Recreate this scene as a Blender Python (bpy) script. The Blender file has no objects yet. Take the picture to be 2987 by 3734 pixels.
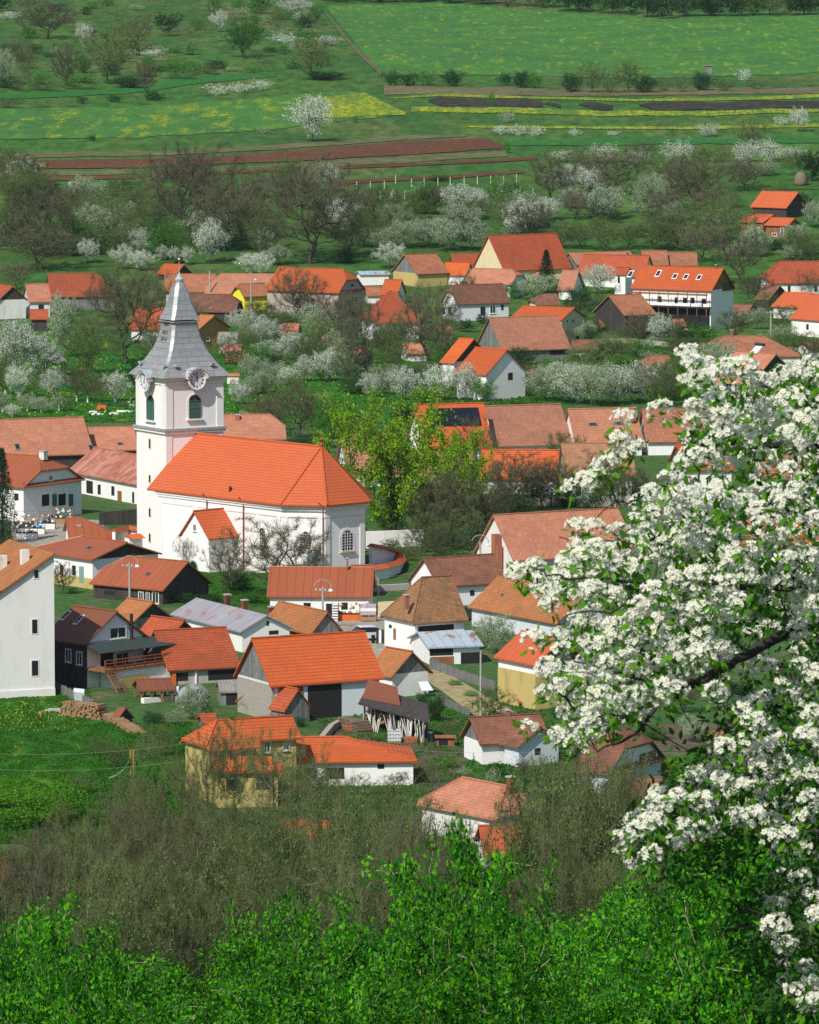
import bpy, math, random
import numpy as np
from mathutils import Vector
R = math.radians
rnd = random.Random(7)
S = bpy.context.scene
COL = S.collection

# ------------------------------------------------------------------ camera, sky, sun, exposure
CU, CV, F, PITCH, HC = 1493.5, 1867.0, 20000.0, R(6.0), 72.0
cam = bpy.data.cameras.new('camera'); camo = bpy.data.objects.new('camera', cam); COL.objects.link(camo)
camo.location = (0, 0, HC); camo.rotation_euler = (R(90) - PITCH, 0, 0)
cam.sensor_fit = 'HORIZONTAL'; cam.sensor_width = 36.0; cam.lens = 36.0 * F / 2987.0
cam.clip_start = 0.5; cam.clip_end = 12000
cam.dof.use_dof = True; cam.dof.focus_distance = 520; cam.dof.aperture_fstop = 46
S.camera = camo
SUN_EL, SUN_AZ = R(46), R(58)          # sun stands to the left and a little behind the camera
sdir = Vector((-math.cos(SUN_AZ) * math.cos(SUN_EL), -math.sin(SUN_AZ) * math.cos(SUN_EL), math.sin(SUN_EL)))
W_ = bpy.data.worlds.new('World'); S.world = W_; W_.use_nodes = True
nt = W_.node_tree; bg = nt.nodes['Background']
sky = nt.nodes.new('ShaderNodeTexSky'); sky.sky_type = 'NISHITA'; sky.sun_disc = False
sky.sun_elevation = SUN_EL; sky.sun_rotation = math.atan2(sdir.x, sdir.y)
nt.links.new(sky.outputs[0], bg.inputs[0]); bg.inputs[1].default_value = 0.11
sl = bpy.data.lights.new('sun', 'SUN'); sl.energy = 4.8; sl.angle = R(0.5); sl.color = (1.0, 0.95, 0.86)
so = bpy.data.objects.new('sun', sl); COL.objects.link(so); so.location = (-200, -200, 400)
so.rotation_euler = (-sdir).to_track_quat('-Z', 'Y').to_euler()
S.view_settings.view_transform = 'Standard'; S.view_settings.look = 'None'
S.view_settings.exposure = 0.0; S.view_settings.gamma = 1.0
S.render.engine = 'CYCLES'
try:
    S.cycles.max_bounces = 5; S.cycles.transparent_max_bounces = 4; S.cycles.use_denoising = False
    S.cycles.caustics_reflective = False; S.cycles.caustics_refractive = False
except Exception: pass

# ------------------------------------------------------------------ projection helpers (photo pixels -> points of the place)
cT, sT = math.cos(PITCH), math.sin(PITCH)
def ray(u, v):
    a = (np.asarray(u, float) - CU) / F; b = -(np.asarray(v, float) - CV) / F
    return a, cT + b * sT, -sT + b * cT
def at_y(u, v, Y):
    x, y, z = ray(u, v); t = Y / y
    return Vector((x * t, Y, HC + z * t))
def proj(p):
    d = p[1] * cT - (p[2] - HC) * sT
    return CU + F * p[0] / d, CV - F * (p[1] * sT + (p[2] - HC) * cT) / d, d
_TY = np.array([-400, 0, 348, 1010, 1060, 1130, 1250, 1450, 1900, 2600, 4000, 6500, 9000], float)
_TZ = np.array([115, 69.6, 0, 0, 1.2, 6.0, 16, 28, 51, 88, 120, 128, 130], float)
_yy = np.arange(-400, 9001, 4.0); _zz = np.interp(_yy, _TY, _TZ)
_k = np.ones(13) / 13; _zz = np.convolve(np.pad(_zz, 6, mode='edge'), _k, mode='valid')
def terr(x, y):
    x = np.asarray(x, float); y = np.asarray(y, float)
    z = np.interp(y, _yy, _zz)
    w = np.clip((y - 1120) / 200, 0, 1)
    return z + w * (0.9 * np.sin(x / 31 + y / 77) + 0.7 * np.sin(y / 43 - x / 57 + 1.3) + 0.02 * np.minimum(np.abs(x), 250))
_s = np.concatenate([np.linspace(330, 1400, 260), np.linspace(1405, 3800, 260)])
def ground(u, v):
    u = np.atleast_1d(np.asarray(u, float)); v = np.atleast_1d(np.asarray(v, float))
    x, y, z = ray(u, v)
    T = _s[None, :] / y[:, None]
    below = (HC + z[:, None] * T) < terr(x[:, None] * T, y[:, None] * T)
    i = np.argmax(below, axis=1); i = np.where(below.any(axis=1), np.maximum(i, 1), len(_s) - 1)
    lo = _s[i - 1] / y; hi = _s[i] / y
    for _ in range(22):
        m = (lo + hi) / 2; b = (HC + z * m) < terr(x * m, y * m)
        hi = np.where(b, m, hi); lo = np.where(b, lo, m)
    return np.stack([x * hi, y * hi, terr(x * hi, y * hi)], 1)
def g1(u, v): return Vector(ground(u, v)[0])
def pxm(p): return F / (p[1] * cT - (p[2] - HC) * sT)

# ------------------------------------------------------------------ mesh helpers
def tag(o, label=None, cat=None, group=None, kind=None):
    if label: o['label'] = label
    if cat: o['category'] = cat
    if group: o['group'] = group
    if kind: o['kind'] = kind
    return o
def empty(name, loc, label, cat, group=None):
    o = bpy.data.objects.new(name, None); COL.objects.link(o); o.location = loc; o.empty_display_size = 0.3
    WL[o.name] = Vector(loc)
    return tag(o, label, cat, group)
WL = {}
def np_mesh(name, V, Q, mats, uv=None, mi=None, smooth=False):
    n = Q.shape[1]; me = bpy.data.meshes.new(name)
    me.vertices.add(len(V)); me.vertices.foreach_set('co', np.ascontiguousarray(V, np.float32).ravel())
    me.loops.add(Q.size); me.loops.foreach_set('vertex_index', np.ascontiguousarray(Q, np.int32).ravel())
    me.polygons.add(len(Q)); me.polygons.foreach_set('loop_start', np.arange(0, Q.size, n, dtype=np.int32))
    try: me.polygons.foreach_set('loop_total', np.full(len(Q), n, np.int32))
    except Exception: pass
    for m in mats: me.materials.append(m)
    if mi is not None: me.polygons.foreach_set('material_index', np.ascontiguousarray(mi, np.int32))
    if smooth: me.polygons.foreach_set('use_smooth', np.ones(len(Q), bool))
    if uv is not None:
        l = me.uv_layers.new(name='UVMap'); l.data.foreach_set('uv', np.ascontiguousarray(uv, np.float32).ravel())
    me.update(calc_edges=True); return me
class MB:
    """collects faces in world space, builds one mesh object"""
    def __init__(s): s.v = []; s.f = []
    def add(s, vs, fs):
        o = len(s.v); s.v += [Vector(p) for p in vs]; s.f += [[i + o for i in f] for f in fs]; return s
    def prism(s, poly, off):
        poly = [Vector(p) for p in poly]; off = Vector(off); n = len(poly)
        return s.add(poly + [p + off for p in poly], [list(range(n)), list(range(2 * n - 1, n - 1, -1))] +
                     [[i, i + n, (i + 1) % n + n, (i + 1) % n] for i in range(n)])
    def box(s, o, ax, ay, az):
        o, ax, ay, az = Vector(o), Vector(ax), Vector(ay), Vector(az)
        return s.prism([o, o + ax, o + ax + ay, o + ay], az)
    def bar(s, a, b, r, n=6, r2=None):
        a, b = Vector(a), Vector(b); d = (b - a).normalized(); t = d.orthogonal().normalized(); w = d.cross(t); r2 = r if r2 is None else r2
        c = [(math.cos(2 * math.pi * i / n), math.sin(2 * math.pi * i / n)) for i in range(n)]
        return s.add([a + (t * x + w * y) * r for x, y in c] + [b + (t * x + w * y) * r2 for x, y in c],
                     [[i, (i + 1) % n, (i + 1) % n + n, i + n] for i in range(n)] + [list(range(n - 1, -1, -1)), list(range(n, 2 * n))])
    def lathe(s, c, prof, n=14, sx=1, sy=1):
        c = Vector(c); o = len(s.v)
        for r, z in prof:
            s.v += [c + Vector((r * sx * math.cos(2 * math.pi * i / n), r * sy * math.sin(2 * math.pi * i / n), z)) for i in range(n)]
        for k in range(len(prof) - 1):
            s.f += [[o + k * n + i, o + k * n + (i + 1) % n, o + (k + 1) * n + (i + 1) % n, o + (k + 1) * n + i] for i in range(n)]
        s.f += [[o + i for i in range(n - 1, -1, -1)], [o + (len(prof) - 1) * n + i for i in range(n)]]
        return s
    def build(s, name, mat, parent=None, loc=None, smooth=False):
        if loc is None: loc = WL[parent.name] if parent else sum(s.v, Vector()) / len(s.v)
        loc = Vector(loc); me = bpy.data.meshes.new(name)
        me.from_pydata([p - loc for p in s.v], [], s.f); me.materials.append(mat)
        uv = me.uv_layers.new(name='UVMap').data
        for p in me.polygons:
            n = p.normal; t = Vector((-n.y, n.x, 0))
            t = t.normalized() if t.length > 1e-3 else Vector((1, 0, 0)); b = n.cross(t)
            for li in p.loop_indices:
                co = me.vertices[me.loops[li].vertex_index].co; uv[li].uv = (co.dot(t), co.dot(b))
            p.use_smooth = smooth
        o = bpy.data.objects.new(name, me); COL.objects.link(o)
        WL[o.name] = loc
        if parent: o.parent = parent; o.location = loc - WL[parent.name]
        else: o.location = loc
        return o

# ------------------------------------------------------------------ materials
def newmat(name):
    m = bpy.data.materials.new(name); m.use_nodes = True; n = m.node_tree.nodes; l = m.node_tree.links
    return m, n, l, n['Principled BSDF']
def node(n, t, **k):
    x = n.new(t)
    for a, b in k.items(): setattr(x, a, b)
    return x
def mixc(n, l, fac, a, b, mode='MIX'):
    x = node(n, 'ShaderNodeMix', data_type='RGBA', blend_type=mode)
    for sock, val in ((x.inputs[0], fac), (x.inputs[6], a), (x.inputs[7], b)):
        if hasattr(val, 'links'): l.new(val, sock)
        elif isinstance(val, (int, float)): sock.default_value = val
        else: sock.default_value = (*val, 1)
    return x.outputs[2]
def ramp(n, l, src, lo, hi):
    x = node(n, 'ShaderNodeMapRange'); x.inputs[1].default_value = lo; x.inputs[2].default_value = hi
    l.new(src, x.inputs[0]); return x.outputs[0]
def noise(n, l, scale, co=None, detail=3, rough=.6, dist=0):
    x = node(n, 'ShaderNodeTexNoise'); x.inputs['Scale'].default_value = scale; x.inputs['Detail'].default_value = detail
    x.inputs['Roughness'].default_value = rough; x.inputs['Distortion'].default_value = dist
    if co is not None: l.new(co, x.inputs['Vector'])
    return x.outputs['Fac']
def coords(n, l, kind='Object', scale=(1, 1, 1)):
    t = node(n, 'ShaderNodeTexCoord'); mp = node(n, 'ShaderNodeMapping'); mp.inputs['Scale'].default_value = scale
    l.new(t.outputs[kind], mp.inputs['Vector']); return mp.outputs[0]
def wcoords(n, l, scale=(1, 1, 1)):
    g = node(n, 'ShaderNodeNewGeometry'); mp = node(n, 'ShaderNodeMapping'); mp.inputs['Scale'].default_value = scale
    l.new(g.outputs['Position'], mp.inputs['Vector']); return mp.outputs[0]
def bump(n, l, bs, h, strength=.5, dist=.05):
    b = node(n, 'ShaderNodeBump'); b.inputs['Strength'].default_value = strength; b.inputs['Distance'].default_value = dist
    l.new(h, b.inputs['Height']); l.new(b.outputs[0], bs.inputs['Normal'])
def orand(n): return node(n, 'ShaderNodeObjectInfo').outputs['Random']
def tilemat(name, c1, c2, cline, course=.36, tw=.22, stain=(.1, .07, .05), st=.45, line=.5, moss=None):
    m, n, l, b = newmat(name); uv = coords(n, l, 'UV')
    br = node(n, 'ShaderNodeTexBrick'); br.inputs['Scale'].default_value = 1; br.inputs['Brick Width'].default_value = tw
    br.inputs['Row Height'].default_value = course; br.inputs['Mortar Size'].default_value = .035; br.inputs['Mortar Smooth'].default_value = .4
    br.inputs['Bias'].default_value = -.1
    for k, c in (('Color1', c1), ('Color2', c2), ('Mortar', c1)): br.inputs[k].default_value = (*c, 1)
    l.new(uv, br.inputs['Vector'])
    sp = node(n, 'ShaderNodeSeparateXYZ'); l.new(uv, sp.inputs[0])
    mm = node(n, 'ShaderNodeMath', operation='DIVIDE'); l.new(sp.outputs[1], mm.inputs[0]); mm.inputs[1].default_value = course
    fr = node(n, 'ShaderNodeMath', operation='FRACT'); l.new(mm.outputs[0], fr.inputs[0])
    ln = ramp(n, l, fr.outputs[0], .30, .0)
    c = mixc(n, l, ramp(n, l, noise(n, l, .7, uv, 4), .42, .68), br.outputs['Color'], stain); 
    c = mixc(n, l, st, br.outputs['Color'], c)
    if moss: c = mixc(n, l, ramp(n, l, noise(n, l, 1.6, uv, 5, .7), .5, .66), c, moss)
    pt_ = mixc(n, l, ramp(n, l, noise(n, l, 2.6, uv, 2, .5), .60, .66), c, tuple(min(1, x * 1.35) for x in c1)); c = mixc(n, l, st, c, pt_)
    c = mixc(n, l, ramp(n, l, noise(n, l, .22, uv, 3, .6), .45, .75), c, mixc(n, l, .5, c, stain))
    f = node(n, 'ShaderNodeMath', operation='MULTIPLY'); l.new(ln, f.inputs[0]); f.inputs[1].default_value = line
    c = mixc(n, l, f.outputs[0], c, cline)  # tile-edge shadow painted as a dark line per course; joint colour for brickwork
    ob = mixc(n, l, ramp(n, l, orand(n), 0, 1), (.80, .83, .86), (1.12, 1.08, 1.04)); c = mixc(n, l, 1.0, c, ob, 'MULTIPLY')
    l.new(c, b.inputs['Base Color']); b.inputs['Roughness'].default_value = .8; b.inputs['Specular IOR Level'].default_value = .25
    bump(n, l, b, fr.outputs[0], .9, .05); return m
def plaster(name, c, dirt=(.3, .27, .22), amt=.3, scale=1.2, rough=.9, streak=True):
    m, n, l, b = newmat(name); o = coords(n, l, 'Object', (1, 1, .35 if streak else 1))
    f = ramp(n, l, noise(n, l, scale, o, 5, .65), .52, .8)
    g = node(n, 'ShaderNodeMath', operation='MULTIPLY'); l.new(f, g.inputs[0]); g.inputs[1].default_value = amt
    cc = mixc(n, l, g.outputs[0], c, dirt)
    l.new(cc, b.inputs['Base Color']); b.inputs['Roughness'].default_value = rough; b.inputs['Specular IOR Level'].default_value = .2
    bump(n, l, b, noise(n, l, 6, o, 4), .25, .03); return m
def planks(name, c1, c2, w=.2, horiz=False):
    m, n, l, b = newmat(name); uv = coords(n, l, 'UV')
    sp = node(n, 'ShaderNodeSeparateXYZ'); l.new(uv, sp.inputs[0])
    mm = node(n, 'ShaderNodeMath', operation='DIVIDE'); l.new(sp.outputs[1 if horiz else 0], mm.inputs[0]); mm.inputs[1].default_value = w
    fl = node(n, 'ShaderNodeMath', operation='FLOOR'); l.new(mm.outputs[0], fl.inputs[0])
    fr = node(n, 'ShaderNodeMath', operation='FRACT'); l.new(mm.outputs[0], fr.inputs[0])
    wn = node(n, 'ShaderNodeTexWhiteNoise', noise_dimensions='1D'); l.new(fl.outputs[0], wn.inputs['W'])
    c = mixc(n, l, wn.outputs['Value'], c1, c2); gap = ramp(n, l, fr.outputs[0], .12, .0)
    c = mixc(n, l, gap, c, tuple(x * .25 for x in c1))
    c = mixc(n, l, ramp(n, l, noise(n, l, 1.5, uv, 4), .5, .8), c, tuple(x * .6 for x in c2))
    l.new(c, b.inputs['Base Color']); b.inputs['Roughness'].default_value = .85; bump(n, l, b, fr.outputs[0], .4, .02); return m
def flat(name, c, rough=.6, metal=0, var=.25, scale=3):
    m, n, l, b = newmat(name); o = coords(n, l)
    cc = mixc(n, l, ramp(n, l, noise(n, l, scale, o, 3), .3, .75), c, tuple(x * (1 - var) for x in c))
    l.new(cc, b.inputs['Base Color']); b.inputs['Roughness'].default_value = rough; b.inputs['Metallic'].default_value = metal; return m
def sheet(name, c1, c2, seam=.6, rough=.5, patch=None, thr=(.5, .6)):
    m, n, l, b = newmat(name); uv = coords(n, l, 'UV')
    sp = node(n, 'ShaderNodeSeparateXYZ'); l.new(uv, sp.inputs[0])
    mm = node(n, 'ShaderNodeMath', operation='DIVIDE'); l.new(sp.outputs[0], mm.inputs[0]); mm.inputs[1].default_value = seam
    fl = node(n, 'ShaderNodeMath', operation='FLOOR'); l.new(mm.outputs[0], fl.inputs[0])
    fr = node(n, 'ShaderNodeMath', operation='FRACT'); l.new(mm.outputs[0], fr.inputs[0])
    wn = node(n, 'ShaderNodeTexWhiteNoise', noise_dimensions='1D'); l.new(fl.outputs[0], wn.inputs['W'])
    c = mixc(n, l, wn.outputs['Value'], c1, c2)
    if patch: c = mixc(n, l, ramp(n, l, noise(n, l, .55, uv, 4, .6), *thr), c, patch)
    c = mixc(n, l, ramp(n, l, fr.outputs[0], .1, .0), c, tuple(x * .45 for x in c1))
    l.new(c, b.inputs['Base Color']); b.inputs['Roughness'].default_value = rough; bump(n, l, b, fr.outputs[0], .3, .03); return m
def leafmat(name, c1, c2, trans=.35, rough=.6, vary=.25):
    m, n, l, b = newmat(name); o = coords(n, l)
    c = mixc(n, l, ramp(n, l, noise(n, l, 5, o, 3), .35, .65), c1, c2)
    ob = mixc(n, l, orand(n), (1 - vary,) * 3, (1 + vary,) * 3); c = mixc(n, l, 1, c, ob, 'MULTIPLY')
    d = node(n, 'ShaderNodeBsdfDiffuse'); t = node(n, 'ShaderNodeBsdfTranslucent'); mx = node(n, 'ShaderNodeMixShader'); mx.inputs[0].default_value = trans
    l.new(c, d.inputs[0]); l.new(c, t.inputs[0]); l.new(d.outputs[0], mx.inputs[1]); l.new(t.outputs[0], mx.inputs[2])
    l.new(mx.outputs[0], n['Material Output'].inputs[0]); return m
def groundmat(name, cols, scales=(.02, .12, .8), dry=None, drya=.5, stretch=(1, 1, 1)):
    m, n, l, b = newmat(name); w = wcoords(n, l, stretch)
    c = mixc(n, l, ramp(n, l, noise(n, l, scales[0], w, 4), .38, .62), cols[0], cols[1])
    c = mixc(n, l, ramp(n, l, noise(n, l, scales[1], w, 5, .65), .45, .68), c, cols[2])
    if dry: 
        f = ramp(n, l, noise(n, l, scales[1] * .6, w, 6, .72, .6), .52, .66); g = node(n, 'ShaderNodeMath', operation='MULTIPLY')
        l.new(f, g.inputs[0]); g.inputs[1].default_value = drya; c = mixc(n, l, g.outputs[0], c, dry)
    c = mixc(n, l, ramp(n, l, noise(n, l, scales[2], w, 3), .35, .75), c, tuple(x * .55 for x in cols[1]))
    l.new(c, b.inputs['Base Color']); b.inputs['Roughness'].default_value = .95; b.inputs['Specular IOR Level'].default_value = .1
    bump(n, l, b, noise(n, l, scales[2], w, 4), .8, .25); return m

M = {}
M['orange'] = tilemat('orange_tile', (.56, .115, .028), (.50, .095, .024), (.17, .035, .014), .38, .30, (.40, .085, .03), .3, .75)
M['orange_red'] = tilemat('red_tile', (.42, .09, .035), (.34, .07, .028), (.12, .03, .018), .34, .26, (.22, .06, .03), .5, .7)
M['church_tile'] = tilemat('church_tile', (.52, .115, .040), (.47, .10, .035), (.22, .05, .022), .42, .30, (.42, .10, .04), .25, .7)
M['old'] = tilemat('old_tile', (.42, .16, .085), (.30, .105, .06), (.13, .05, .032), .30, .24, (.20, .085, .055), .6, .6, (.22, .15, .07))
M['pink'] = tilemat('faded_tile', (.50, .21, .13), (.40, .15, .09), (.20, .075, .05), .30, .24, (.30, .12, .08), .55, .6, (.30, .19, .09))
M['tan'] = tilemat('tan_tile', (.44, .22, .12), (.36, .16, .085), (.16, .07, .04), .28, .22, (.25, .12, .07), .5, .5, (.26, .19, .08))
M['moss'] = tilemat('mossy_tile', (.36, .17, .085), (.24, .10, .05), (.09, .045, .028), .26, .2, (.13, .075, .045), .7, .6, (.24, .20, .06))
M['brown_tile'] = tilemat('brown_tile', (.26, .11, .065), (.17, .075, .05), (.06, .03, .022), .30, .24, (.11, .055, .04), .6, .6)
M['rust_tile'] = tilemat('weathered_tile', (.47, .17, .06), (.34, .11, .04), (.12, .045, .025), .30, .24, (.25, .11, .05), .5, .55, (.33, .20, .08))
M['brown_sheet'] = sheet('brown_red_sheet', (.32, .088, .034), (.29, .078, .030), .9, .5)
M['dark_sheet'] = sheet('brown_sheet', (.20, .066, .03), (.18, .06, .028), .5, .55)
M['flat_red'] = sheet('orange_sheet', (.50, .105, .03), (.47, .095, .028), .9, .55)
M['grey_metal'] = sheet('grey_sheet', (.34, .33, .36), (.28, .27, .30), .55, .45, (.34, .17, .13), (.54, .66))
M['zinc'] = sheet('zinc_sheet', (.40, .47, .52), (.34, .41, .47), 1.0, .4, (.30, .13, .07), (.56, .62))
M['striped'] = sheet('faded_red_sheet', (.36, .12, .075), (.46, .24, .17), .8, .6, (.33, .10, .05), (.5, .6))
M['shingle'] = planks('grey_boards', (.26, .25, .22), (.18, .17, .15), .3)
M['white'] = plaster('white_plaster', (.83, .82, .80), (.50, .47, .42), .28)
M['church_white'] = plaster('church_plaster', (.84, .81, .80), (.62, .58, .50), .2, .5)
M['tallwhite'] = plaster('limewashed_wall', (.80, .79, .76), (.55, .50, .43), .55, .5)
M['bluewhite'] = plaster('bluish_plaster', (.62, .66, .70), (.4, .4, .4), .3)
M['oldwhite'] = plaster('stained_plaster', (.74, .72, .68), (.38, .33, .27), .75, .7)
M['cream'] = plaster('cream_plaster', (.70, .60, .36), (.45, .30, .20), .5)
M['yellow'] = plaster('ochre_plaster', (.50, .40, .15), (.27, .19, .09), .8, .8)
M['bright_yellow'] = plaster('bright_yellow_plaster', (.78, .70, .05), (.6, .45, .1), .2)
M['olive'] = plaster('olive_plaster', (.56, .54, .33), (.45, .40, .25), .25)
M['greypink'] = plaster('greypink_plaster', (.42, .34, .31), (.30, .22, .2), .5)
M['stone'] = plaster('stone_wall', (.36, .33, .28), (.18, .15, .12), .8, 3, .95, False)
M['concrete'] = plaster('concrete', (.40, .39, .36), (.25, .23, .2), .6, .8)
M['brick'] = tilemat('brickwork', (.38, .13, .07), (.30, .10, .06), (.3, .2, .15), .09, .25, (.2, .1, .07), .3, .3)
M['grey_wood'] = planks('grey_planks', (.23, .23, .22), (.13, .135, .135), .22)
M['dark_wood'] = planks('dark_planks', (.055, .045, .038), (.03, .026, .024), .22)
M['brown_wood'] = planks('brown_planks', (.30, .13, .045), (.2, .085, .03), .2)
M['honey_wood'] = planks('honey_planks', (.48, .25, .08), (.38, .18, .055), .18)
M['red_wood'] = planks('red_planks', (.36, .09, .035), (.28, .07, .03), .2)
M['log'] = flat('split_logs', (.40, .25, .12), .9, 0, .6, 9)
M['dark'] = flat('dark_interior', (.012, .012, .012), .9)
M['glass'] = flat('window_glass', (.02, .028, .03), .15)
M['frame'] = flat('white_frame', (.75, .74, .72), .6, 0, .1)
M['green'] = planks('green_shutter', (.055, .14, .11), (.045, .11, .09), .12, True)
M['greendoor'] = planks('green_door', (.20, .36, .31), (.17, .31, .27), .25)
M['red_pipe'] = flat('red_pipe', (.26, .06, .04), .5)
M['trim'] = flat('trim', (.80, .78, .76), .8, 0, .06)
M['belt'] = flat('belt_cap', (.36, .36, .34), .7, 0, .3)
M['gold'] = flat('gilt_ball', (.75, .55, .16), .25, 1, .1)
M['black'] = flat('black_paint', (.02, .02, .022), .6)
M['ink'] = flat('dark_numerals', (.035, .045, .06), .7)
M['dial'] = flat('clock_dial', (.70, .69, .70), .6, 0, .05)
M['pole'] = flat('concrete_pole', (.42, .40, .36), .9)
M['post'] = flat('pale_post', (.66, .65, .58), .9)
M['blue'] = flat('blue_plastic', (.03, .28, .72), .4)
M['dkblue'] = flat('dark_blue_plastic', (.02, .035, .05), .4)
M['tank'] = flat('white_plastic', (.66, .70, .72), .5)
M['orange_paint'] = flat('orange_paint', (.75, .15, .02), .5)
M['pinkroof'] = sheet('pink_sheet', (.48, .14, .15), (.44, .12, .13), .8, .5)
M['hay'] = flat('old_hay', (.22, .17, .11), 1, 0, .5, 4)
M['lightgreen'] = flat('light_green_plastic', (.2, .55, .3), .5)
M['teal'] = flat('teal_plastic', (.03, .22, .18), .5)
M['awning'] = flat('dark_green_awning', (.035, .055, .05), .7)
M['lavender'] = flat('woven_cloth', (.50, .45, .52), .9, 0, .5, 6)
M['straw'] = flat('straw_goods', (.45, .25, .12), .9, 0, .5, 14)
M['solar'] = flat('solar_glass', (.012, .016, .024), .12, 0, .3, 1)
# ------------------------------------------------------------------ ground, fields, roads
GREEN = ((.055, .165, .025), (.042, .12, .024), (.10, .165, .03))
M['land'] = groundmat('grassland', GREEN, (.012, .05, .35), (.17, .15, .065), .7, (1, .3, 1))
M['lush'] = groundmat('lush_grass', ((.038, .15, .016), (.04, .115, .018), (.075, .17, .022)), (.03, .2, 1.2))
M['strip'] = groundmat('young_corn', ((.03, .165, .03), (.032, .145, .03), (.05, .18, .03)), (.01, .08, .5))
M['meadow'] = groundmat('pasture', ((.065, .19, .03), (.05, .15, .03), (.10, .20, .035)), (.01, .05, .4), (.12, .13, .05), .4, (1, .3, 1))
M['soil'] = groundmat('ploughed_soil', ((.15, .062, .034), (.12, .052, .03), (.17, .075, .042)), (.01, .12, .9))
M['bank'] = groundmat('dark_bank', ((.045, .042, .03), (.03, .03, .026), (.08, .075, .045)), (.05, .2, .6))
M['dirt'] = groundmat('yard_dirt', ((.13, .105, .07), (.105, .09, .06), (.16, .13, .085)), (.05, .3, 1.2), (.06, .09, .03), .5)
M['street'] = groundmat('street_paving', ((.38, .36, .30), (.34, .32, .27), (.42, .38, .30)), (.05, .3, 1.5))
M['lane'] = groundmat('sandy_lane', ((.42, .34, .18), (.36, .29, .16), (.45, .38, .22)), (.05, .3, 1.2))
M['drygrass'] = groundmat('dry_grass', ((.19, .16, .085), (.13, .13, .06), (.10, .12, .045)), (.05, .12, .5))
def flowers(name, base, thr, sc=(.35, .12)):
    m, n, l, b = newmat(name); w = wcoords(n, l); w2 = wcoords(n, l, (1, .16, 1))
    c = mixc(n, l, ramp(n, l, noise(n, l, .05, w, 4), .4, .6), base[0], base[1])
    f = ramp(n, l, noise(n, l, sc[1], w2, 3), thr, thr + .16); g = ramp(n, l, noise(n, l, sc[0] * 3, w2, 4, .7), .42, .56)
    k = node(n, 'ShaderNodeMath', operation='MULTIPLY'); l.new(f, k.inputs[0]); l.new(g, k.inputs[1])
    c = mixc(n, l, k.outputs[0], c, (.34, .37, .015)); c = mixc(n, l, ramp(n, l, noise(n, l, .6, w, 3), .4, .8), c, tuple(x * .6 for x in base[1]))
    l.new(c, b.inputs['Base Color']); b.inputs['Roughness'].default_value = .95; b.inputs['Specular IOR Level'].default_value = .1
    bump(n, l, b, noise(n, l, .5, w, 4), .8, .25); return m
PB = ((.070, .205, .030), (.05, .155, .036))
M['fl_dense'] = flowers('dandelion_strip', ((.12, .21, .02), (.09, .18, .03)), .34)
M['fl_mid'] = flowers('dandelion_meadow', PB, .50, (.8, .25))
M['fl_few'] = flowers('orchard_meadow', PB, .55, (1.0, .42))
M['fl_lawn'] = flowers('garden_meadow', ((.032, .155, .013), (.034, .125, .016)), .56, (.8, .25))

M['lawn2'] = groundmat('orchard_grass', ((.038, .13, .018), (.045, .105, .022), (.075, .15, .025)), (.03, .1, .6), (.12, .12, .05), .6)
xs = np.concatenate([np.linspace(-3000, -300, 28), np.arange(-290, 291, 8.0), np.linspace(300, 3000, 28)])
ys = np.concatenate([np.arange(-400, 300, 12.0), np.arange(300, 2600, 8.0), np.linspace(2610, 9000, 60)])
X, Y = np.meshgrid(xs, ys); Z = terr(X, Y)
nx, ny = len(xs), len(ys); idx = np.arange(nx * ny).reshape(ny, nx)
Q = np.stack([idx[:-1, :-1], idx[:-1, 1:], idx[1:, 1:], idx[1:, :-1]], -1).reshape(-1, 4)
gm = np_mesh('ground', np.stack([X, Y, Z], -1).reshape(-1, 3), Q, [M['land']], smooth=True)
tag(COL.objects.link(o := bpy.data.objects.new('ground', gm)) or o, kind='structure')
def strip(name, top, bot, mat, lift=.12, step=14, nv=10):
    tu, tv = zip(*top); bu, bv = zip(*bot)
    u = np.linspace(max(min(tu), min(bu)), min(max(tu), max(bu)), max(3, int((max(tu) - min(tu)) / step)))
    a = np.interp(u, tu, tv); b = np.interp(u, bu, bv)
    jit = np.convolve(np.pad(np.array([rnd.uniform(-1, 1) for _ in u]), 3, mode='edge'), np.ones(7) / 4, mode='valid') * np.clip((b - a) * .12, 0, 3.5); a = a + jit; b = b + np.roll(jit, 3)
    b = np.maximum(b, a + .5)
    V = np.concatenate([ground(u, a + (b - a) * k / nv) for k in range(nv + 1)]); V[:, 2] += lift
    m = len(u); ix = np.arange(m * (nv + 1)).reshape(nv + 1, m)
    Q = np.stack([ix[:-1, :-1], ix[:-1, 1:], ix[1:, 1:], ix[1:, :-1]], -1).reshape(-1, 4)
    o = bpy.data.objects.new(name, np_mesh(name, V, Q, [M[mat]], smooth=True)); COL.objects.link(o)
    return tag(o, kind='structure')
strip('orchard_meadow', [(1190, 25), (1600, 12), (2000, 42), (2400, 72), (3100, 55)], [(1190, 26), (1390, 275), (1800, 275), (2400, 288), (3100, 262)], 'fl_few')
strip('dandelion_meadow', [(-60, 397), (500, 392), (1000, 352), (1280, 332), (1350, 345), (1480, 414)], [(-60, 512), (500, 502), (1000, 472), (1300, 435), (1480, 420)], 'fl_mid')
strip('dandelion_patch', [(1180, 352), (1330, 343), (1480, 413)], [(1180, 432), (1300, 428), (1480, 420)], 'fl_dense', .2)
strip('grain_field', [(-60, 346), (400, 330), (700, 281), (1010, 262)], [(-60, 366), (450, 344), (750, 304), (1010, 280)], 'strip', .16)
strip('dandelion_field', [(1500, 392), (1800, 392), (2200, 405), (2600, 407), (3100, 382)], [(1500, 408), (1800, 414), (2200, 424), (2600, 424), (3100, 405)], 'fl_dense', .16)
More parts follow.
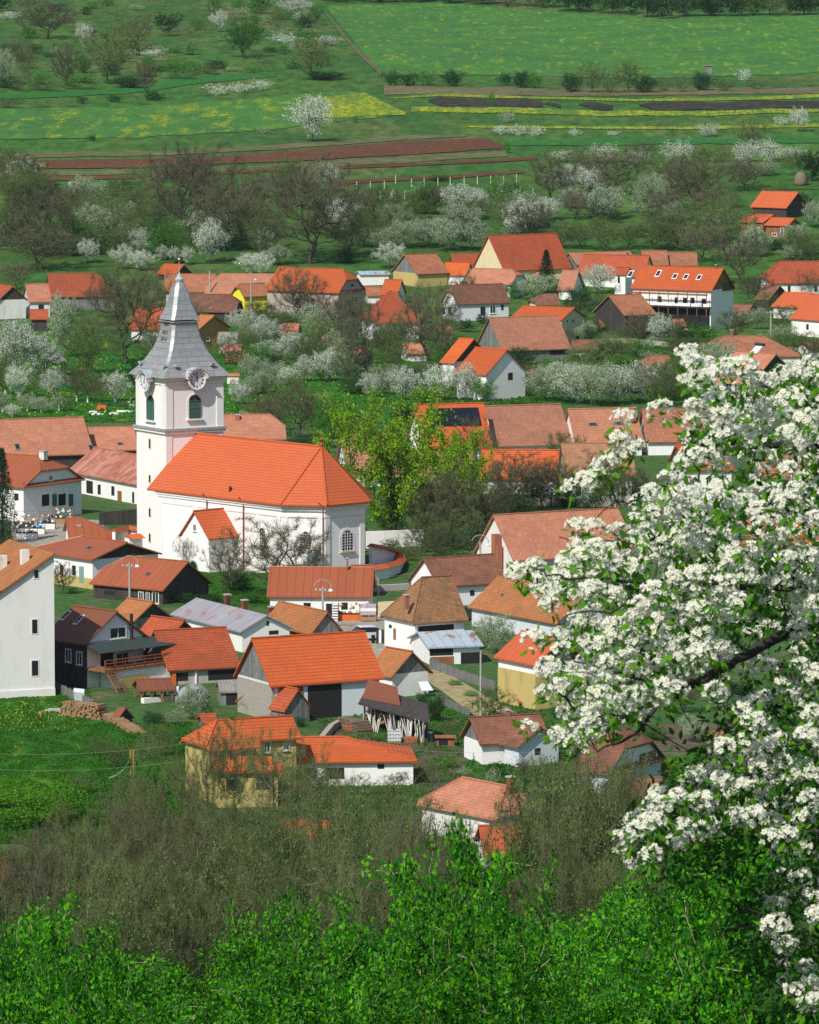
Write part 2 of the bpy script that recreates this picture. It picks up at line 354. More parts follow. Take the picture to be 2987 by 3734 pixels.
strip('dandelion_field', [(1440, 356), (1600, 344), (2300, 362), (2700, 356), (3100, 340)], [(1440, 360), (1600, 353), (2300, 371), (2700, 368), (3100, 354)], 'fl_dense', .16)
strip('dandelion_field', [(1700, 460), (2030, 462), (2500, 464), (3100, 448)], [(1700, 466), (2030, 470), (2500, 474), (3100, 462)], 'fl_dense', .16)
for a, b, t, k in ((1560, 1980, 358, 392), (2110, 2235, 372, 402), (2330, 3100, 376, 405), (1985, 2045, 370, 395)):
    strip('earth_bank', [(a, t + 8), (a + 40, t), (b - 60, t + (3 if b < 3000 else -8)), (b, t + 16 if b < 3000 else t - 12)], [(a, t + 12), (a + 60, k), (b, k + 2 if b < 3000 else k - 8)], 'bank', .2)
strip('grain_field', [(1830, 514), (2300, 505), (3100, 498)], [(1830, 532), (2300, 530), (3100, 520)], 'strip', .16)
strip('ploughed_field', [(-60, 592), (500, 581), (800, 572), (1000, 555), (1500, 517), (1780, 508), (1838, 532)], [(-60, 622), (500, 615), (1050, 590), (1500, 566), (1838, 545)], 'soil', .2)
strip('ploughed_field', [(-60, 656), (600, 640), (1100, 612), (1500, 600), (1960, 574)], [(-60, 669), (600, 650), (1100, 622), (1500, 608), (1960, 585)], 'soil', .2)
strip('ploughed_field', [(1200, 662), (1600, 644), (1910, 624)], [(1200, 675), (1600, 655), (1910, 634)], 'soil', .2)
strip('grass_bank', [(-60, 560), (600, 552), (1000, 530), (1500, 495), (1700, 492)], [(-60, 580), (600, 568), (1000, 547), (1500, 510), (1700, 500)], 'drygrass', .14)
strip('grass_bank', [(-60, 630), (700, 618), (1500, 574), (1850, 550)], [(-60, 648), (700, 632), (1500, 594), (1850, 570)], 'drygrass', .14)
strip('grass_bank', [(1400, 310), (2000, 325), (3100, 318)], [(1400, 345), (2000, 352), (3100, 340)], 'drygrass', .13)
strip('grain_field', [(-60, 672), (800, 656), (1150, 640)], [(-60, 692), (800, 680), (1150, 664)], 'strip', .14)
strip('field_track', [(1185, 42), (1240, 108), (1300, 180), (1392, 262)], [(1187, 52), (1240, 122), (1300, 196), (1392, 278)], 'drygrass', .3, 8, 2)
strip('village_green', [(-60, 1215), (200, 1215), (520, 1240), (1000, 1330), (1400, 1400), (1520, 1440)], [(-60, 1530), (300, 1535), (700, 1540), (1520, 1545)], 'fl_lawn', .06, 20)
strip('orchard_lawn', [(-60, 745), (600, 735), (1300, 690), (2000, 690)], [(-60, 985), (600, 965), (1300, 960), (2000, 940)], 'lawn2', .1, 20)
strip('churchyard_lawn', [(680, 2080), (980, 2110)], [(680, 2200), (980, 2215)], 'lush', .05, 20)
strip('lower_meadow', [(-80, 2500), (200, 2500), (330, 2590), (470, 2700)], [(-80, 2990), (200, 2940), (330, 2850), (470, 2720)], 'fl_lawn', .06, 20)
M['village'] = groundmat('village_ground', ((.055, .15, .032), (.05, .115, .03), (.10, .14, .05)), (.05, .25, 1.2), (.20, .16, .10), .75)
strip('village_ground', [(-80, 1545), (700, 1545), (1520, 1550), (2000, 1460), (3100, 1330)], [(-80, 2990), (3100, 2990)], 'village', .03, 24, 40)
strip('street', [(1180, 2205), (1420, 2205), (1560, 2150)], [(1180, 2420), (1420, 2420), (1560, 2300)], 'street', .06, 20)
strip('sandy_lane', [(1560, 2440), (1640, 2462), (1760, 2530), (1900, 2610)], [(1560, 2485), (1640, 2545), (1760, 2630), (1900, 2700)], 'lane', .06, 12)
strip('farm_yard', [(1160, 2640), (1400, 2650), (1560, 2690), (1700, 2740)], [(1160, 2690), (1400, 2800), (1560, 2900), (1700, 2880)], 'dirt', .06, 14)
strip('dirt_yard', [(2330, 2640), (2700, 2640)], [(2330, 2740), (2700, 2740)], 'dirt', .06, 20)
strip('market_square', [(40, 1880), (380, 1900)], [(40, 2000), (380, 2010)], 'street', .06, 20)
strip('meadow', [(2800, 905), (3100, 890)], [(2800, 955), (3100, 960)], 'lush', .12, 20)
strip('meadow', [(2690, 665), (3100, 655)], [(2690, 695), (3100, 690)], 'lush', .15, 20)

# grass blades on the nearer lawns (nobody could count them): one mesh
M['blade'] = leafmat('grass_blades', (.065, .215, .02), (.045, .16, .018), .5, .8, 0); M['dandelion'] = flat('dandelion_heads', (.62, .50, .01), .8)
def blades(name, areas, mats, label):
    rs = np.random.default_rng(5); VV, MI = [], []
    for (u0, u1, v0, v1, n, h, w, mi) in areas:
        p = ground(rs.uniform(u0, u1, n), v0 + (v1 - v0) * rs.random(n)); p[:, 2] += .03
        cl = np.sin(p[:, 0] * 1.7 + 3 * np.sin(p[:, 1] * .31)) * np.sin(p[:, 1] * .43 + p[:, 0] * .21); hh_ = (h * rs.uniform(.4, 1.1, n) * (1 + .6 * cl))[:, None]
        a = rs.uniform(0, 6.28, n); d = np.stack([np.cos(a), np.sin(a), a * 0], 1) * (w * rs.uniform(.6, 1.4, n))[:, None]; t = rs.normal(size=(n, 3)) * .35 * h; t[:, 2] = 0
        up = np.array([[0, 0, 1.]]) * hh_
        VV.append(np.stack([p - d, p + d, p + d * .4 + up + t, p - d * .4 + up + t], 1).reshape(-1, 3)); MI.append(np.full(n, mi))
    V = np.concatenate(VV); o = bpy.data.objects.new(name, np_mesh(name, V, np.arange(len(V)).reshape(-1, 4), mats, mi=np.concatenate(MI))); COL.objects.link(o); tag(o, kind='stuff')
blades('grass', [(-40, 330, 2520, 2900, 24000, .13, .10, 0), (-40, 700, 2880, 3080, 14000, .3, .14, 0), (330, 700, 2640, 2900, 12000, .2, .1, 0), (680, 990, 2090, 2215, 5000, .13, .1, 0), (1160, 2300, 2560, 2960, 22000, .16, .1, 0), (-40, 1500, 1225, 1545, 20000, .22, .22, 0), (1560, 2950, 1240, 1480, 20000, .25, .22, 0), (600, 2000, 1540, 2080, 12000, .2, .16, 0),
        (-20, 290, 2565, 2670, 650, .17, .04, 1), (0, 1450, 1300, 1520, 1300, .3, .09, 1)], [M['blade'], M['dandelion']], None)
# ------------------------------------------------------------------ houses
LM = []                                  # landmarks for wording tree labels: (u, v, phrase)
Z3 = Vector((0, 0, 1))
class H: pass
def plane_hit(u, v, p0, n):
    x, y, z = ray(u, v); d = Vector((x, y, z)); o = Vector((0, 0, HC))
    return o + d * ((Vector(p0) - o).dot(n) / d.dot(n))
def window(parent, p, ax, out, w, h, style='w', name=None):
    """p = centre on the wall, ax = unit along wall, out = outward unit"""
    ax, out = Vector(ax), Vector(out)
    if style == 'd':
        MB().box(p - ax * w / 2 - Z3 * h / 2 - out * .05, ax * w, out * .075, Z3 * h).build(name or 'opening', M['dark'], parent); return
    if style in ('b', 'gd'):
        f = MB().box(p - ax * w / 2 - Z3 * h / 2 - out * .05, ax * w, out * .11, Z3 * h).build(name or 'door', M['greendoor' if style == 'gd' else 'brown_wood'], parent); return
    m = MB(); t = min(.1, w * .14); fr = M['frame']
    if style == 'n': fr = M['brown_wood']
    lo = p - ax * w / 2 - Z3 * h / 2
    m.box(lo - out * .03, ax * t, out * .1, Z3 * h); m.box(lo + ax * (w - t) - out * .03, ax * t, out * .1, Z3 * h)
    m.box(lo + ax * t - out * .03, ax * (w - 2 * t), out * .098, Z3 * t); m.box(lo + ax * t + Z3 * (h - t) - out * .03, ax * (w - 2 * t), out * .098, Z3 * t)
    m.box(lo + ax * (w / 2 - t * .3) + Z3 * t - out * .03, ax * t * .6, out * .085, Z3 * (h - 2 * t))
    m.box(lo - Z3 * .07 - ax * .05, ax * (w + .1), out * .14, Z3 * .06)
    f = m.build(name or 'window', fr, parent)
    MB().box(lo + ax * t * .9 + Z3 * t * .9 - out * .03, ax * (w - t * 1.8), out * .05, Z3 * (h - t * 1.8)).build('pane', M['glass'], f)
    if style == 'g':
        for sgn in (-1, 1):
            MB().box(p + ax * (sgn * (w / 2 + w * .28) - w * .22) - Z3 * h / 2 + out * .01, ax * w * .44, out * .06, Z3 * h).build('shutter', M['green'], parent)
def house(name, label, lm, c, vb, u2, W, a, va, roof, wall, gable=None, hip=(0, 0), hs=.9, over=.35, wins=(), chims=(), pent=False,
          cat='house', th=.16, L=None, posts=None, plinth=None, group=None, ridge_cap=True, back=0, fascia='dark_wood'):
    G = g1(c[0], vb); E = at_y(c[0], c[1], G.y); a = R(a)
    d1 = Vector((math.cos(a), math.sin(a), 0)); n = Vector((-math.sin(a), math.cos(a), 0))
    if n.y < 0: n = -n
    if L is None:
        k = (u2 - CU) / F; ze = HC - E.z
        L = (k * (E.y * cT + ze * sT) - E.x) / (d1.x - k * d1.y * cT)
    Mid = E + n * (W / 2); rz = at_y(0, va, Mid.y).z - E.z; rz = max(rz, .25)
    zb = min(float(terr(*(E + d1 * q + n * r)[:2])) for q in (0, L) for r in (0, W)) - .4 - E.z
    root = empty(name, (E + d1 * L / 2 + n * W / 2).xy.to_3d() + Z3 * (E.z + zb + .4), label, cat, group)
    P = lambda x, y, z: E + d1 * x + n * y + Z3 * z
    k0, k1 = hip; r0, r1 = k0 * W / 2 * hs, k1 * W / 2 * hs
    zc0, zc1 = (1 - k0) * rz, (1 - k1) * rz; y0, y1 = W / 2 * (1 - k0), W / 2 * (1 - k1)
    if k0 <= 0: r0 = 0
    if k1 <= 0: r1 = 0
    def slope(side):
        Y = (lambda y: y) if side == 0 else (lambda y: W - y)
        pts = [P(0, Y(0), 0), P(L, Y(0), 0)]
        if 0 < k1 < 1: pts.append(P(L, Y(y1), zc1))
        pts.append(P(L - r1, Y(W / 2), rz)); pts.append(P(r0, Y(W / 2), rz))
        if 0 < k0 < 1: pts.append(P(0, Y(y0), zc0))
        return pts
    m = MB(); off = Z3 * -th
    nseg = 7; sag = [rnd.uniform(-.05, .03) * min(1, L / 9) for _ in range(nseg)]
    for sd in (0, 1): m.prism(slope(sd), off)
    if k0 > 0: m.prism([P(0, y0, zc0), P(r0, W / 2, rz), P(0, W - y0, zc0)], off)
    if k1 > 0: m.prism([P(L, y1, zc1), P(L - r1, W / 2, rz), P(L, W - y1, zc1)], off)
    if pent: m.prism([P(-.1, .2, -.02), P(-.1, W - .2, -.02), P(over + .25, W - .4, .55), P(over + .25, .4, .55)], Z3 * -.1)
    rf = m.build('roof', M[roof], root)
    if ridge_cap:
        b = MB().bar(P(r0, W / 2, rz + .02), P(L - r1, W / 2, rz + .02), .11, 5)
        if k0 > 0: b.bar(P(0, y0, zc0 + .02), P(r0, W / 2, rz + .02), .09, 5); b.bar(P(0, W - y0, zc0 + .02), P(r0, W / 2, rz + .02), .09, 5)
        if k1 > 0: b.bar(P(L, y1, zc1 + .02), P(L - r1, W / 2, rz + .02), .09, 5)
        b.build('ridge', M[roof], root)
    o = over; tg = rz / (W / 2); zw = o * tg - th - .01
    if posts:
        for q in np.linspace(o, L - o, posts):
            for r in (o, W - o): MB().box(P(q, r, zb) - d1 * .09 - n * .09, d1 * .18, n * .18, Z3 * (zw - zb + .1)).build('post', M[wall], root)
    else:
        MB().box(P(o, o, zb), d1 * (L - 2 * o), n * (W - 2 * o), Z3 * (zw - zb)).build('wall', M[wall], root)
        for end, x, kk in ((0, o, k0), (1, L - o - .2, k1)):
            if kk >= .98: continue
            zt = (1 - kk) * rz - th - .01 if kk > 0 else rz - th - .02
            if kk > 0: poly = [P(x, o, zw + .002), P(x, W - o, zw + .002), P(x, W - (zt + th) / tg, zt), P(x, (zt + th) / tg, zt)]
            else: poly = [P(x, o, zw + .002), P(x, W - o, zw + .002), P(x, W / 2, zt)]
            MB().prism(poly, d1 * .2).build('gable', M[gable or wall], root)
    if plinth:
        mt, vt = plinth; ph = at_y(0, vt, G.y).z - E.z
        MB().box(P(o - .04, o - .04, zb), d1 * (L - 2 * o + .08), n * (W - 2 * o + .08), Z3 * (ph - zb)).build('plinth', M[mt], root)
    for w in wins:
        fc, u, v, wp, hp = w[:5]; st = w[5] if len(w) > 5 else 'w'; nm = w[6] if len(w) > 6 else None
        if fc == 'L': p0, nn, ax = P(0, o, 0), -n, d1
        elif fc == 'G': p0, nn, ax = P(o, 0, 0), -d1, n
        elif fc == 'R':
            sv = (n * (W / 2) + Z3 * rz).normalized(); nn = d1.cross(sv); nn = nn if nn.z > 0 else -nn
            q = plane_hit(u, v, E, nn); sc = pxm(q); ww = wp / sc / abs(d1.x)
            hh = hp / sc / max(.3, abs(sv.dot(Vector((0, sT, cT)))))
            fr = MB().box(q - d1 * ww / 2 - sv * hh / 2 - nn * .05, d1 * ww, sv * hh, nn * .16).build('skylight', M['frame' if st == 'w' else ('solar' if st == 's' else 'grey_wood')], root)
            if st == 's': fr.name = 'solar_panel'
            else:
                MB().box(q - d1 * ww * .36 - sv * hh * .36, d1 * ww * .72, sv * hh * .72, nn * .13).build('pane', M['glass' if st == 'w' else 'dark'], fr)
            continue
        q = plane_hit(u, v, p0, nn); sc = pxm(q)
        window(root, q, ax, nn, wp / sc / max(.2, abs(ax.x)), hp / sc, st, nm)
    for ch in chims:
        u, vt, wp, hp = ch[:4]; q = ch[4] if len(ch) > 4 else 1.0; mt = ch[5] if len(ch) > 5 else 'brick'
        p = plane_hit(u, vt, P(0, W / 2 * q, 0), n); w = wp / pxm(p) * .8; hh = hp / pxm(p) + .3
        x = MB().box(p - d1 * w / 2 - n * w / 2 - Z3 * hh, d1 * w, n * w, Z3 * hh).build('chimney', M[mt], rf, loc=p)
        MB().box(p - d1 * (w / 2 + .06) - n * (w / 2 + .06), d1 * (w + .12), n * (w + .12), Z3 * .12).build('chimney_cap', M['concrete'], x)
    h = H(); h.root, h.P, h.L, h.W, h.d1, h.n, h.E, h.rz, h.zb, h.o, h.G, h.zw = root, P, L, W, d1, n, E, rz, zb, o, G, zw
    if lm: LM.append(((c[0] + (u2 if u2 is not None else c[0])) / 2, (va + vb) / 2, lm))
    return h
HS = []
def hh(*a, **k):
    r = house(*a, **k); HS.append(r); return r

# far right, beyond the village edge
hh('cabin', 'open wooden cabin under a bright orange mono-colour roof above the two smaller cabins', 'the upper orange cabin', (2869, 758), 802, 2735, 9, 142, 701, 'flat_red', 'dark_wood', cat='cabin')
hh('cabin', 'small brown cabin with orange roof and white window frames, left one of the pair', 'the paired cabins', (2785, 810), 862, 2695, 8, 145, 783, 'flat_red', 'brown_wood', cat='cabin', wins=[('L', 2733, 835, 10, 22), ('L', 2768, 838, 8, 18)])
hh('cabin', 'small brown cabin with orange roof and white door, right one of the pair', None, (2872, 823), 873, 2785, 6, 145, 796, 'flat_red', 'brown_wood', cat='cabin', wins=[('L', 2853, 846, 12, 34), ('L', 2825, 855, 18, 12)])
hh('house', 'long red tiled house at the right edge with a dark trapezoid gable vent', 'the long red house', (2801, 1033), 1088, 3100, 9, 8, 953, 'orange_red', 'white', hip=(.8, 0), wins=[('L', 2878, 1052, 10, 22, 'd'), ('L', 2975, 1052, 10, 24, 'd')])
hh('house', 'small brown tiled gable porch under the long red house at right', None, (2912, 1040), 1075, None, 3.9, 82, 1003, 'brown_tile', 'bluewhite', 'dark_wood', L=3, wins=[('L', 2905, 1060, 8, 18, 'd')], hip=(.3, 0))
hh('shed', 'small brown tiled shed roof behind the smooth orange roofs at right', None, (2806, 1092), 1132, 2749, 8, 145, 1042, 'brown_tile', 'dark_wood', cat='shed')
hh('house', 'house with smooth orange roof, left of the two at the right edge', 'the smooth orange roofs', (2919, 1122), 1168, 2811, 8.5, 140, 1070, 'flat_red', 'oldwhite', cat='house')
hh('house', 'white house with smooth orange roof cut by the right edge of the photo', None, (2877, 1160), 1222, 3080, 11, -50, 1073, 'flat_red', 'white', wins=[('L', 2945, 1192, 8, 20, 'd')])
sk = hh('guesthouse', 'long white guesthouse with bright orange roof, roof windows and a veranda', 'the long guesthouse', (2596, 1061), 1207, 2298, 9.7, 150, 979, 'orange', 'white', 'brown_wood', cat='guesthouse',
   wins=[('R', 2401, 998, 16, 26), ('R', 2300, 1000, 16, 26), ('R', 2462, 1008, 16, 20), ('R', 2502, 1010, 16, 20), ('R', 2550, 1012, 16, 20),
         ('L', 2405, 1092, 14, 24, 'd'), ('L', 2467, 1095, 12, 22, 'd'), ('L', 2498, 1097, 14, 24, 'd'), ('L', 2526, 1102, 14, 34, 'd'), ('L', 2567, 1106, 16, 34, 'd'), ('L', 2480, 1160, 210, 74, 'd', 'ground_floor_recess'),  # last entry: flat dark slab over the ground floor wall
         ('G', 2655, 1041, 46, 34, 'n')], chims=[(2613, 966, 9, 14)])
for q in np.linspace(.6, sk.L - .6, 9): MB().box(sk.P(q, -.9, -4.6), sk.d1 * .12, sk.n * .12, Z3 * 4.3).build('veranda_post', M['brown_wood'], sk.root)
m = MB(); m.box(sk.P(.4, -1.0, -.9), sk.d1 * (sk.L - .8), sk.n * .08, Z3 * .35)
m.build('beam', M['brown_wood'], sk.root)
for i, q in enumerate(np.linspace(.5, sk.L - 2.3, 9)): MB().box(sk.P(q, -.95, -2.9), sk.d1 * (1.5 if i % 3 else .8), sk.n * .06, Z3 * .55).build('railing_panel', M['white'], sk.root)
MB().box(sk.P(.3, -1.0, -3.15), sk.d1 * (sk.L - .6), sk.n * 1.3, Z3 * .18).build('veranda_floor', M['dark_wood'], sk.root)
hh('house', 'white curved gable end joined to the left of the orange guesthouse', None, (2285, 1000), 1075, 2234, 5, 160, 976, 'orange_red', 'white', wins=[('L', 2257, 1020, 8, 24, 'd')])
hh('barn', 'long low red tiled roof at the back, right of the biggest barn', 'the rear red roofs', (2105, 965), 1002, 2330, 8, 25, 922, 'pink', 'grey_wood', cat='barn', wins=[('R', 2289, 926, 10, 8, 'd')])
hh('house', 'wide red tiled house roof with a brick chimney behind the white blossom tree', 'the wide red roof', (2100, 1005), 1042, 2345, 9, -20, 927, 'orange_red', 'white', chims=[(2223, 958, 9, 28)])
hh('house', 'faded tiled roof with straight eaves just behind the guesthouse ridge', None, (2345, 966), 997, 2440, 7, 5, 914, 'old', 'oldwhite')
hh('house', 'faded tiled roof half hidden by bare branches, rightmost behind the guesthouse', None, (2425, 968), 992, 2545, 7, 0, 920, 'old', 'oldwhite', chims=[(2437, 952, 10, 14)])
hh('barn', 'biggest barn at the back with a steep red roof and cream gable', 'the biggest rear barn', (1838, 988), 1036, 2088, 11.5, 33, 859, 'orange_red', 'cream', cat='barn')
hh('barn', 'brown tiled barn with grey plank gable over a yellow wall', 'the grey gabled rear barn', (1521, 999), 1050, 1640, 9.9, 32, 928, 'old', 'yellow', 'grey_wood', cat='barn')
hh('shed', 'low white shed with a flat grey sheet roof beside the white blossom tree', None, (1312, 1000), 1042, 1425, 5, 12, 988, 'zinc', 'white', cat='shed', ridge_cap=False)
hh('house', 'brown red roof wedged between the two rear barns', None, (1650, 977), 1012, 1840, 8, 5, 926, 'orange_red', 'white')
hh('house', 'light red roof with two thin flues below the biggest barn', None, (1790, 1004), 1024, 1965, 7, -8, 950, 'pink', 'white', chims=[(1790, 928, 5, 34, .6, 'pole'), (1867, 930, 5, 34, .6, 'pole')])
hh('house', 'long light red house with a white half hipped gable left of the spruce', 'the white gabled long house', (1865, 1037), 1090, 1690, 9, 157, 983, 'pink', 'bluewhite', 'white', hip=(.4, 0), wins=[('L', 1845, 1056, 12, 18, 'd')])
hh('house', 'house with a short smooth orange roof joined to the grey gabled barn', None, (1700, 1003), 1042, 1608, 7, 165, 958, 'orange', 'oldwhite')
hh('house', 'whitewashed house with rounded white gable and brown tiled roof', 'the rounded white gable', (1665, 1110), 1172, 1864, 7.2, 24, 1040, 'brown_tile', 'bluewhite', 'white', hip=(.35, 0),
   wins=[('G', 1617, 1133, 13, 26, 'd'), ('G', 1641, 1133, 13, 26, 'd'), ('G', 1635, 1081, 8, 9, 'd'), ('L', 1761, 1134, 18, 32, 'd'), ('L', 1797, 1129, 22, 28), ('L', 1832, 1121, 9, 20, 'd')])
hh('house', 'house with a broad red hipped roof behind the bare tree in the middle', 'the red hipped roof', (1365, 1180), 1243, 1535, 10, 15, 1064, 'orange_red', 'white', hip=(.9, .9), wins=[('L', 1472, 1208, 14, 25, 'd'), ('L', 1420, 1210, 12, 22, 'd')])
hh('house', 'small bright orange tiled roof behind the red hipped roof', None, (1385, 1075), 1112, 1450, 7, -15, 1019, 'orange', 'white')
hh('house', 'tiny faded roof between the grey pink house and the red hipped roof', None, (1335, 1078), 1107, 1392, 5, 5, 1046, 'old', 'oldwhite')
hh('house', 'long light red roof behind the bright yellow gable', None, (745, 1070), 1122, 1020, 9, -8, 997, 'pink', 'greypink', hip=(.6, 0), chims=[(913, 996, 7, 10)])
hh('house', 'long orange roofed house with a grey pink half hipped gable and arched door', 'the grey pink gable', (1236, 1068), 1166, 965, 10, 150, 983, 'orange', 'greypink', hip=(.45, 0), pent=True,
   wins=[('G', 1293, 1096, 24, 30), ('G', 1293, 1152, 24, 30, 'd', 'door'), ('G', 1285, 1040, 8, 9, 'd'), ('L', 1085, 1100, 14, 24, 'd'), ('L', 1140, 1100, 12, 24, 'd')])
hh('cottage', 'small bright yellow gabled cottage with one dark window', 'the bright yellow cottage', (888, 1082), 1137, 990, 5.5, 30, 1036, 'old', 'bright_yellow', cat='cottage', hip=(.25, 0), wins=[('G', 863, 1107, 24, 32), ('G', 860, 1058, 6, 8, 'd')])
hh('house', 'brown red tiled roof right behind the top of the church spire', None, (600, 1064), 1107, 790, 8, 3, 999, 'old', 'oldwhite')
hh('house', 'dark brown tiled roof with hipped end below the yellow cottage', None, (862, 1137), 1172, 640, 8, 172, 1075, 'brown_tile', 'dark_wood', hip=(.5, 0), wins=[('R', 758, 1092, 7, 8, 'd')], chims=[(770, 1124, 10, 14, .2)])
hh('house', 'small house with a honey coloured wooden gable beside the church spire', 'the wooden gable', (722, 1203), 1268, 670, 8.8, 140, 1150, 'rust_tile', 'honey_wood', wins=[('G', 758, 1236, 13, 15)])
hh('shed', 'grey lean-to roof in front of the wooden gabled house', None, (790, 1253), 1290, 864, 5, -5, 1210, 'shingle', 'oldwhite', cat='shed', ridge_cap=False)
hh('shed', 'low pink sheet roof under the grey lean-to beside the spire', None, (812, 1280), 1303, 879, 3.4, -5, 1255, 'pinkroof', 'white', cat='shed', ridge_cap=False)
hh('barn', 'small orange roofed barn with a dark gable behind the spire tip', None, (642, 1000), 1026, 570, 6, 150, 966, 'orange', 'dark_wood', cat='barn')
hh('house', 'wide red tiled house behind bare trees at the left', 'the left red house', (180, 1082), 1132, 427, 9, 8, 998, 'orange_red', 'grey_wood', hip=(0, .9))
hh('house', 'pale red tiled house next to the grey gabled barn at the left edge', None, (105, 1101), 1160, 190, 8, 14, 1036, 'pink', 'bluewhite', wins=[('L', 150, 1118, 20, 16, 'd')])
hh('barn', 'barn with dark plank gable over a pale brick wall at the left edge', 'the left edge barn', (-8, 1097), 1165, None, 6.1, 115, 1043, 'orange_red', 'oldwhite', 'dark_wood', cat='barn', L=10)
hh('shed', 'small dark timber shed with a brown red roof behind the pale blossom tree', None, (109, 1164), 1207, 178, 5, 5, 1129, 'orange_red', 'dark_wood', cat='shed')
hh('house', 'low red tiled roof seen through bare branches left of the spire', None, (470, 1200), 1242, 590, 9, -10, 1118, 'orange_red', 'oldwhite')
hh('house', 'bright orange roof slope with a dark verge left of the white gabled house', None, (1657, 1323), 1400, 1602, 10, 140, 1236, 'orange', 'oldwhite', 'dark_wood')
bal = hh('house', 'orange roofed house with a plain white gable, one window and an outside stair', 'the white gabled orange house', (1773, 1366), 1462, 1655, 9.5, 135, 1275, 'orange', 'white', wins=[('G', 1861, 1372, 17, 26, 'd'), ('L', 1740, 1395, 26, 34, 'd')])
hh('barn', 'big barn with weathered brown red roof and grey plank gable', 'the weathered big barn', (1832, 1280), 1326, 2085, 10.1, 27, 1159, 'pink', 'grey_wood', 'grey_wood', cat='barn', wins=[('L', 2040, 1285, 70, 16, 'd')])
hh('house', 'orange roofed house with a pale olive gable and tiny round vents', 'the olive gable', (2051, 1165), 1247, 1860, 9.2, 150, 1123, 'orange', 'olive', wins=[('G', 2069, 1171, 5, 8, 'd'), ('G', 2091, 1170, 5, 10, 'd'), ('G', 2106, 1233, 12, 15, 'd')])
hh('house', 'small dark brown hipped roof with chimney behind the olive gabled house', None, (1955, 1112), 1140, 2046, 7, 12, 1072, 'brown_tile', 'oldwhite', hip=(.7, 0), chims=[(1986, 1095, 9, 14, .5)])
hh('barn', 'dark timber barn with a brown tiled roof in front of the guesthouse', 'the dark timber barn', (2277, 1150), 1224, 2397, 11, 30, 1077, 'old', 'dark_wood', cat='barn')
hh('shed', 'little tiled lean-to in front of the dark timber barn', None, (2190, 1190), 1215, 2269, 4, 5, 1166, 'rust_tile', 'dark_wood', cat='shed')
hh('house', 'light red roof sloping down behind the spruce', None, (2030, 1057), 1092, 2092, 7, -20, 985, 'pink', 'white')
hh('house', 'small red roof beside the spruce with a dark wall', None, (2088, 1024), 1048, 2120, 5, 0, 984, 'orange_red', 'dark_wood')
hh('shed', 'flat brown lean-to at the foot of the olive gabled house', None, (2085, 1276), 1297, 2185, 6, 0, 1240, 'brown_tile', 'stone', cat='shed')
hh('shed', 'small tiled woodshed below the guesthouse veranda', None, (2432, 1190), 1217, 2505, 5, 12, 1165, 'old', 'dark_wood', cat='shed')
hh('house', 'wide hipped tile roof behind the house with the solar heater', 'the wide hipped roof', (2530, 1300), 1345, 2926, 13, 3, 1226, 'old', 'oldwhite', hip=(1, 1), chims=[(2668, 1204, 12, 22), (2772, 1222, 10, 30)])
hh('house', 'light red roofed house carrying a white solar water heater', 'the solar heater house', (2738, 1402), 1452, 2590, 12, 135, 1291, 'pink', 'dark_wood', 'dark_wood')
hh('shed', 'small faded tiled shed among pale blossom bushes', None, (2350, 1348), 1376, 2456, 7, 8, 1296, 'old', 'brick', cat='shed', hip=(.6, 0))
hh('house', 'brown roof corner at the right edge behind the blossom tree', None, (2950, 1272), 1302, 3060, 6, 20, 1245, 'brown_tile', 'oldwhite')
# street behind the church
hh('barn', 'long barn with a big faded tile roof left of the church tower', 'the long tiled barn', (-80, 1668), 1717, 345, 10.6, 20, 1534, 'pink', 'dark_wood', cat='barn', wins=[('R', 63, 1630, 18, 24, 'd'), ('R', 332, 1634, 16, 24, 'd')])
hh('barn', 'lower faded tile roof between the long barn and the tower', None, (335, 1642), 1692, 505, 9, 10, 1558, 'pink', 'dark_wood', cat='barn', wins=[('R', 438, 1619, 24, 8, 'd')])
wh = hh('house', 'white two storey house with half hipped gable, arched cellar door and green shutters', 'the arched door house', (87, 1777), 1906, -150, 12.2, 145, 1668, 'brown_sheet', 'white', hip=(.45, 0), pent=True, chims=[(158, 1647, 28, 20, 1, 'oldwhite')],
   wins=[('G', 166, 1824, 24, 42, 'd', 'window'), ('G', 226, 1822, 24, 42, 'd', 'window'), ('G', 184, 1743, 12, 20, 'w'), ('G', 203, 1897, 26, 40, 'd', 'door'), ('L', 60, 1812, 16, 26, 'd')])
for u in (190, 250):
    q = plane_hit(u, 1824, wh.P(wh.o, 0, 0), -wh.d1); s = pxm(q)
    MB().box(q - Z3 * .75, wh.n * .55 - wh.d1 * .3, Vector((.02, .05, 0)), Z3 * 1.5).build('shutter', M['green'], wh.root)
hh('house', 'long low house with streaked red roof and posts along its porch', 'the streaked red roof', (243, 1718), 1792, 560, 8.1, -60, 1631, 'striped', 'white', wins=[('L', 327, 1776, 26, 46, 'd'), ('L', 362, 1785, 12, 36, 'd'), ('L', 412, 1790, 12, 34, 'd'), ('L', 437, 1815, 16, 50, 'b'), ('L', 486, 1814, 8, 40, 'd')])
hh('house', 'brown roofed house with hipped end in front of the black gate', None, (250, 1962), 1992, 422, 9, 8, 1890, 'brown_sheet', 'white', hip=(0, .9), chims=[(287, 1918, 17, 28, .6, 'oldwhite')])
hh('house', 'long brown roofed house with white walls on a yellow base near the tower', 'the long brown roofed house', (335, 2041), 2152, 95, 9.8, 130, 1978, 'brown_sheet', 'white', 'dark_wood', hip=(0, .9), plinth=('yellow', 2112), wins=[('L', 298, 2095, 18, 60, 'gd'), ('L', 270, 2080, 14, 36, 'd'), ('L', 225, 2080, 14, 40, 'd'), ('R', 325, 2000, 14, 10, 'd')])
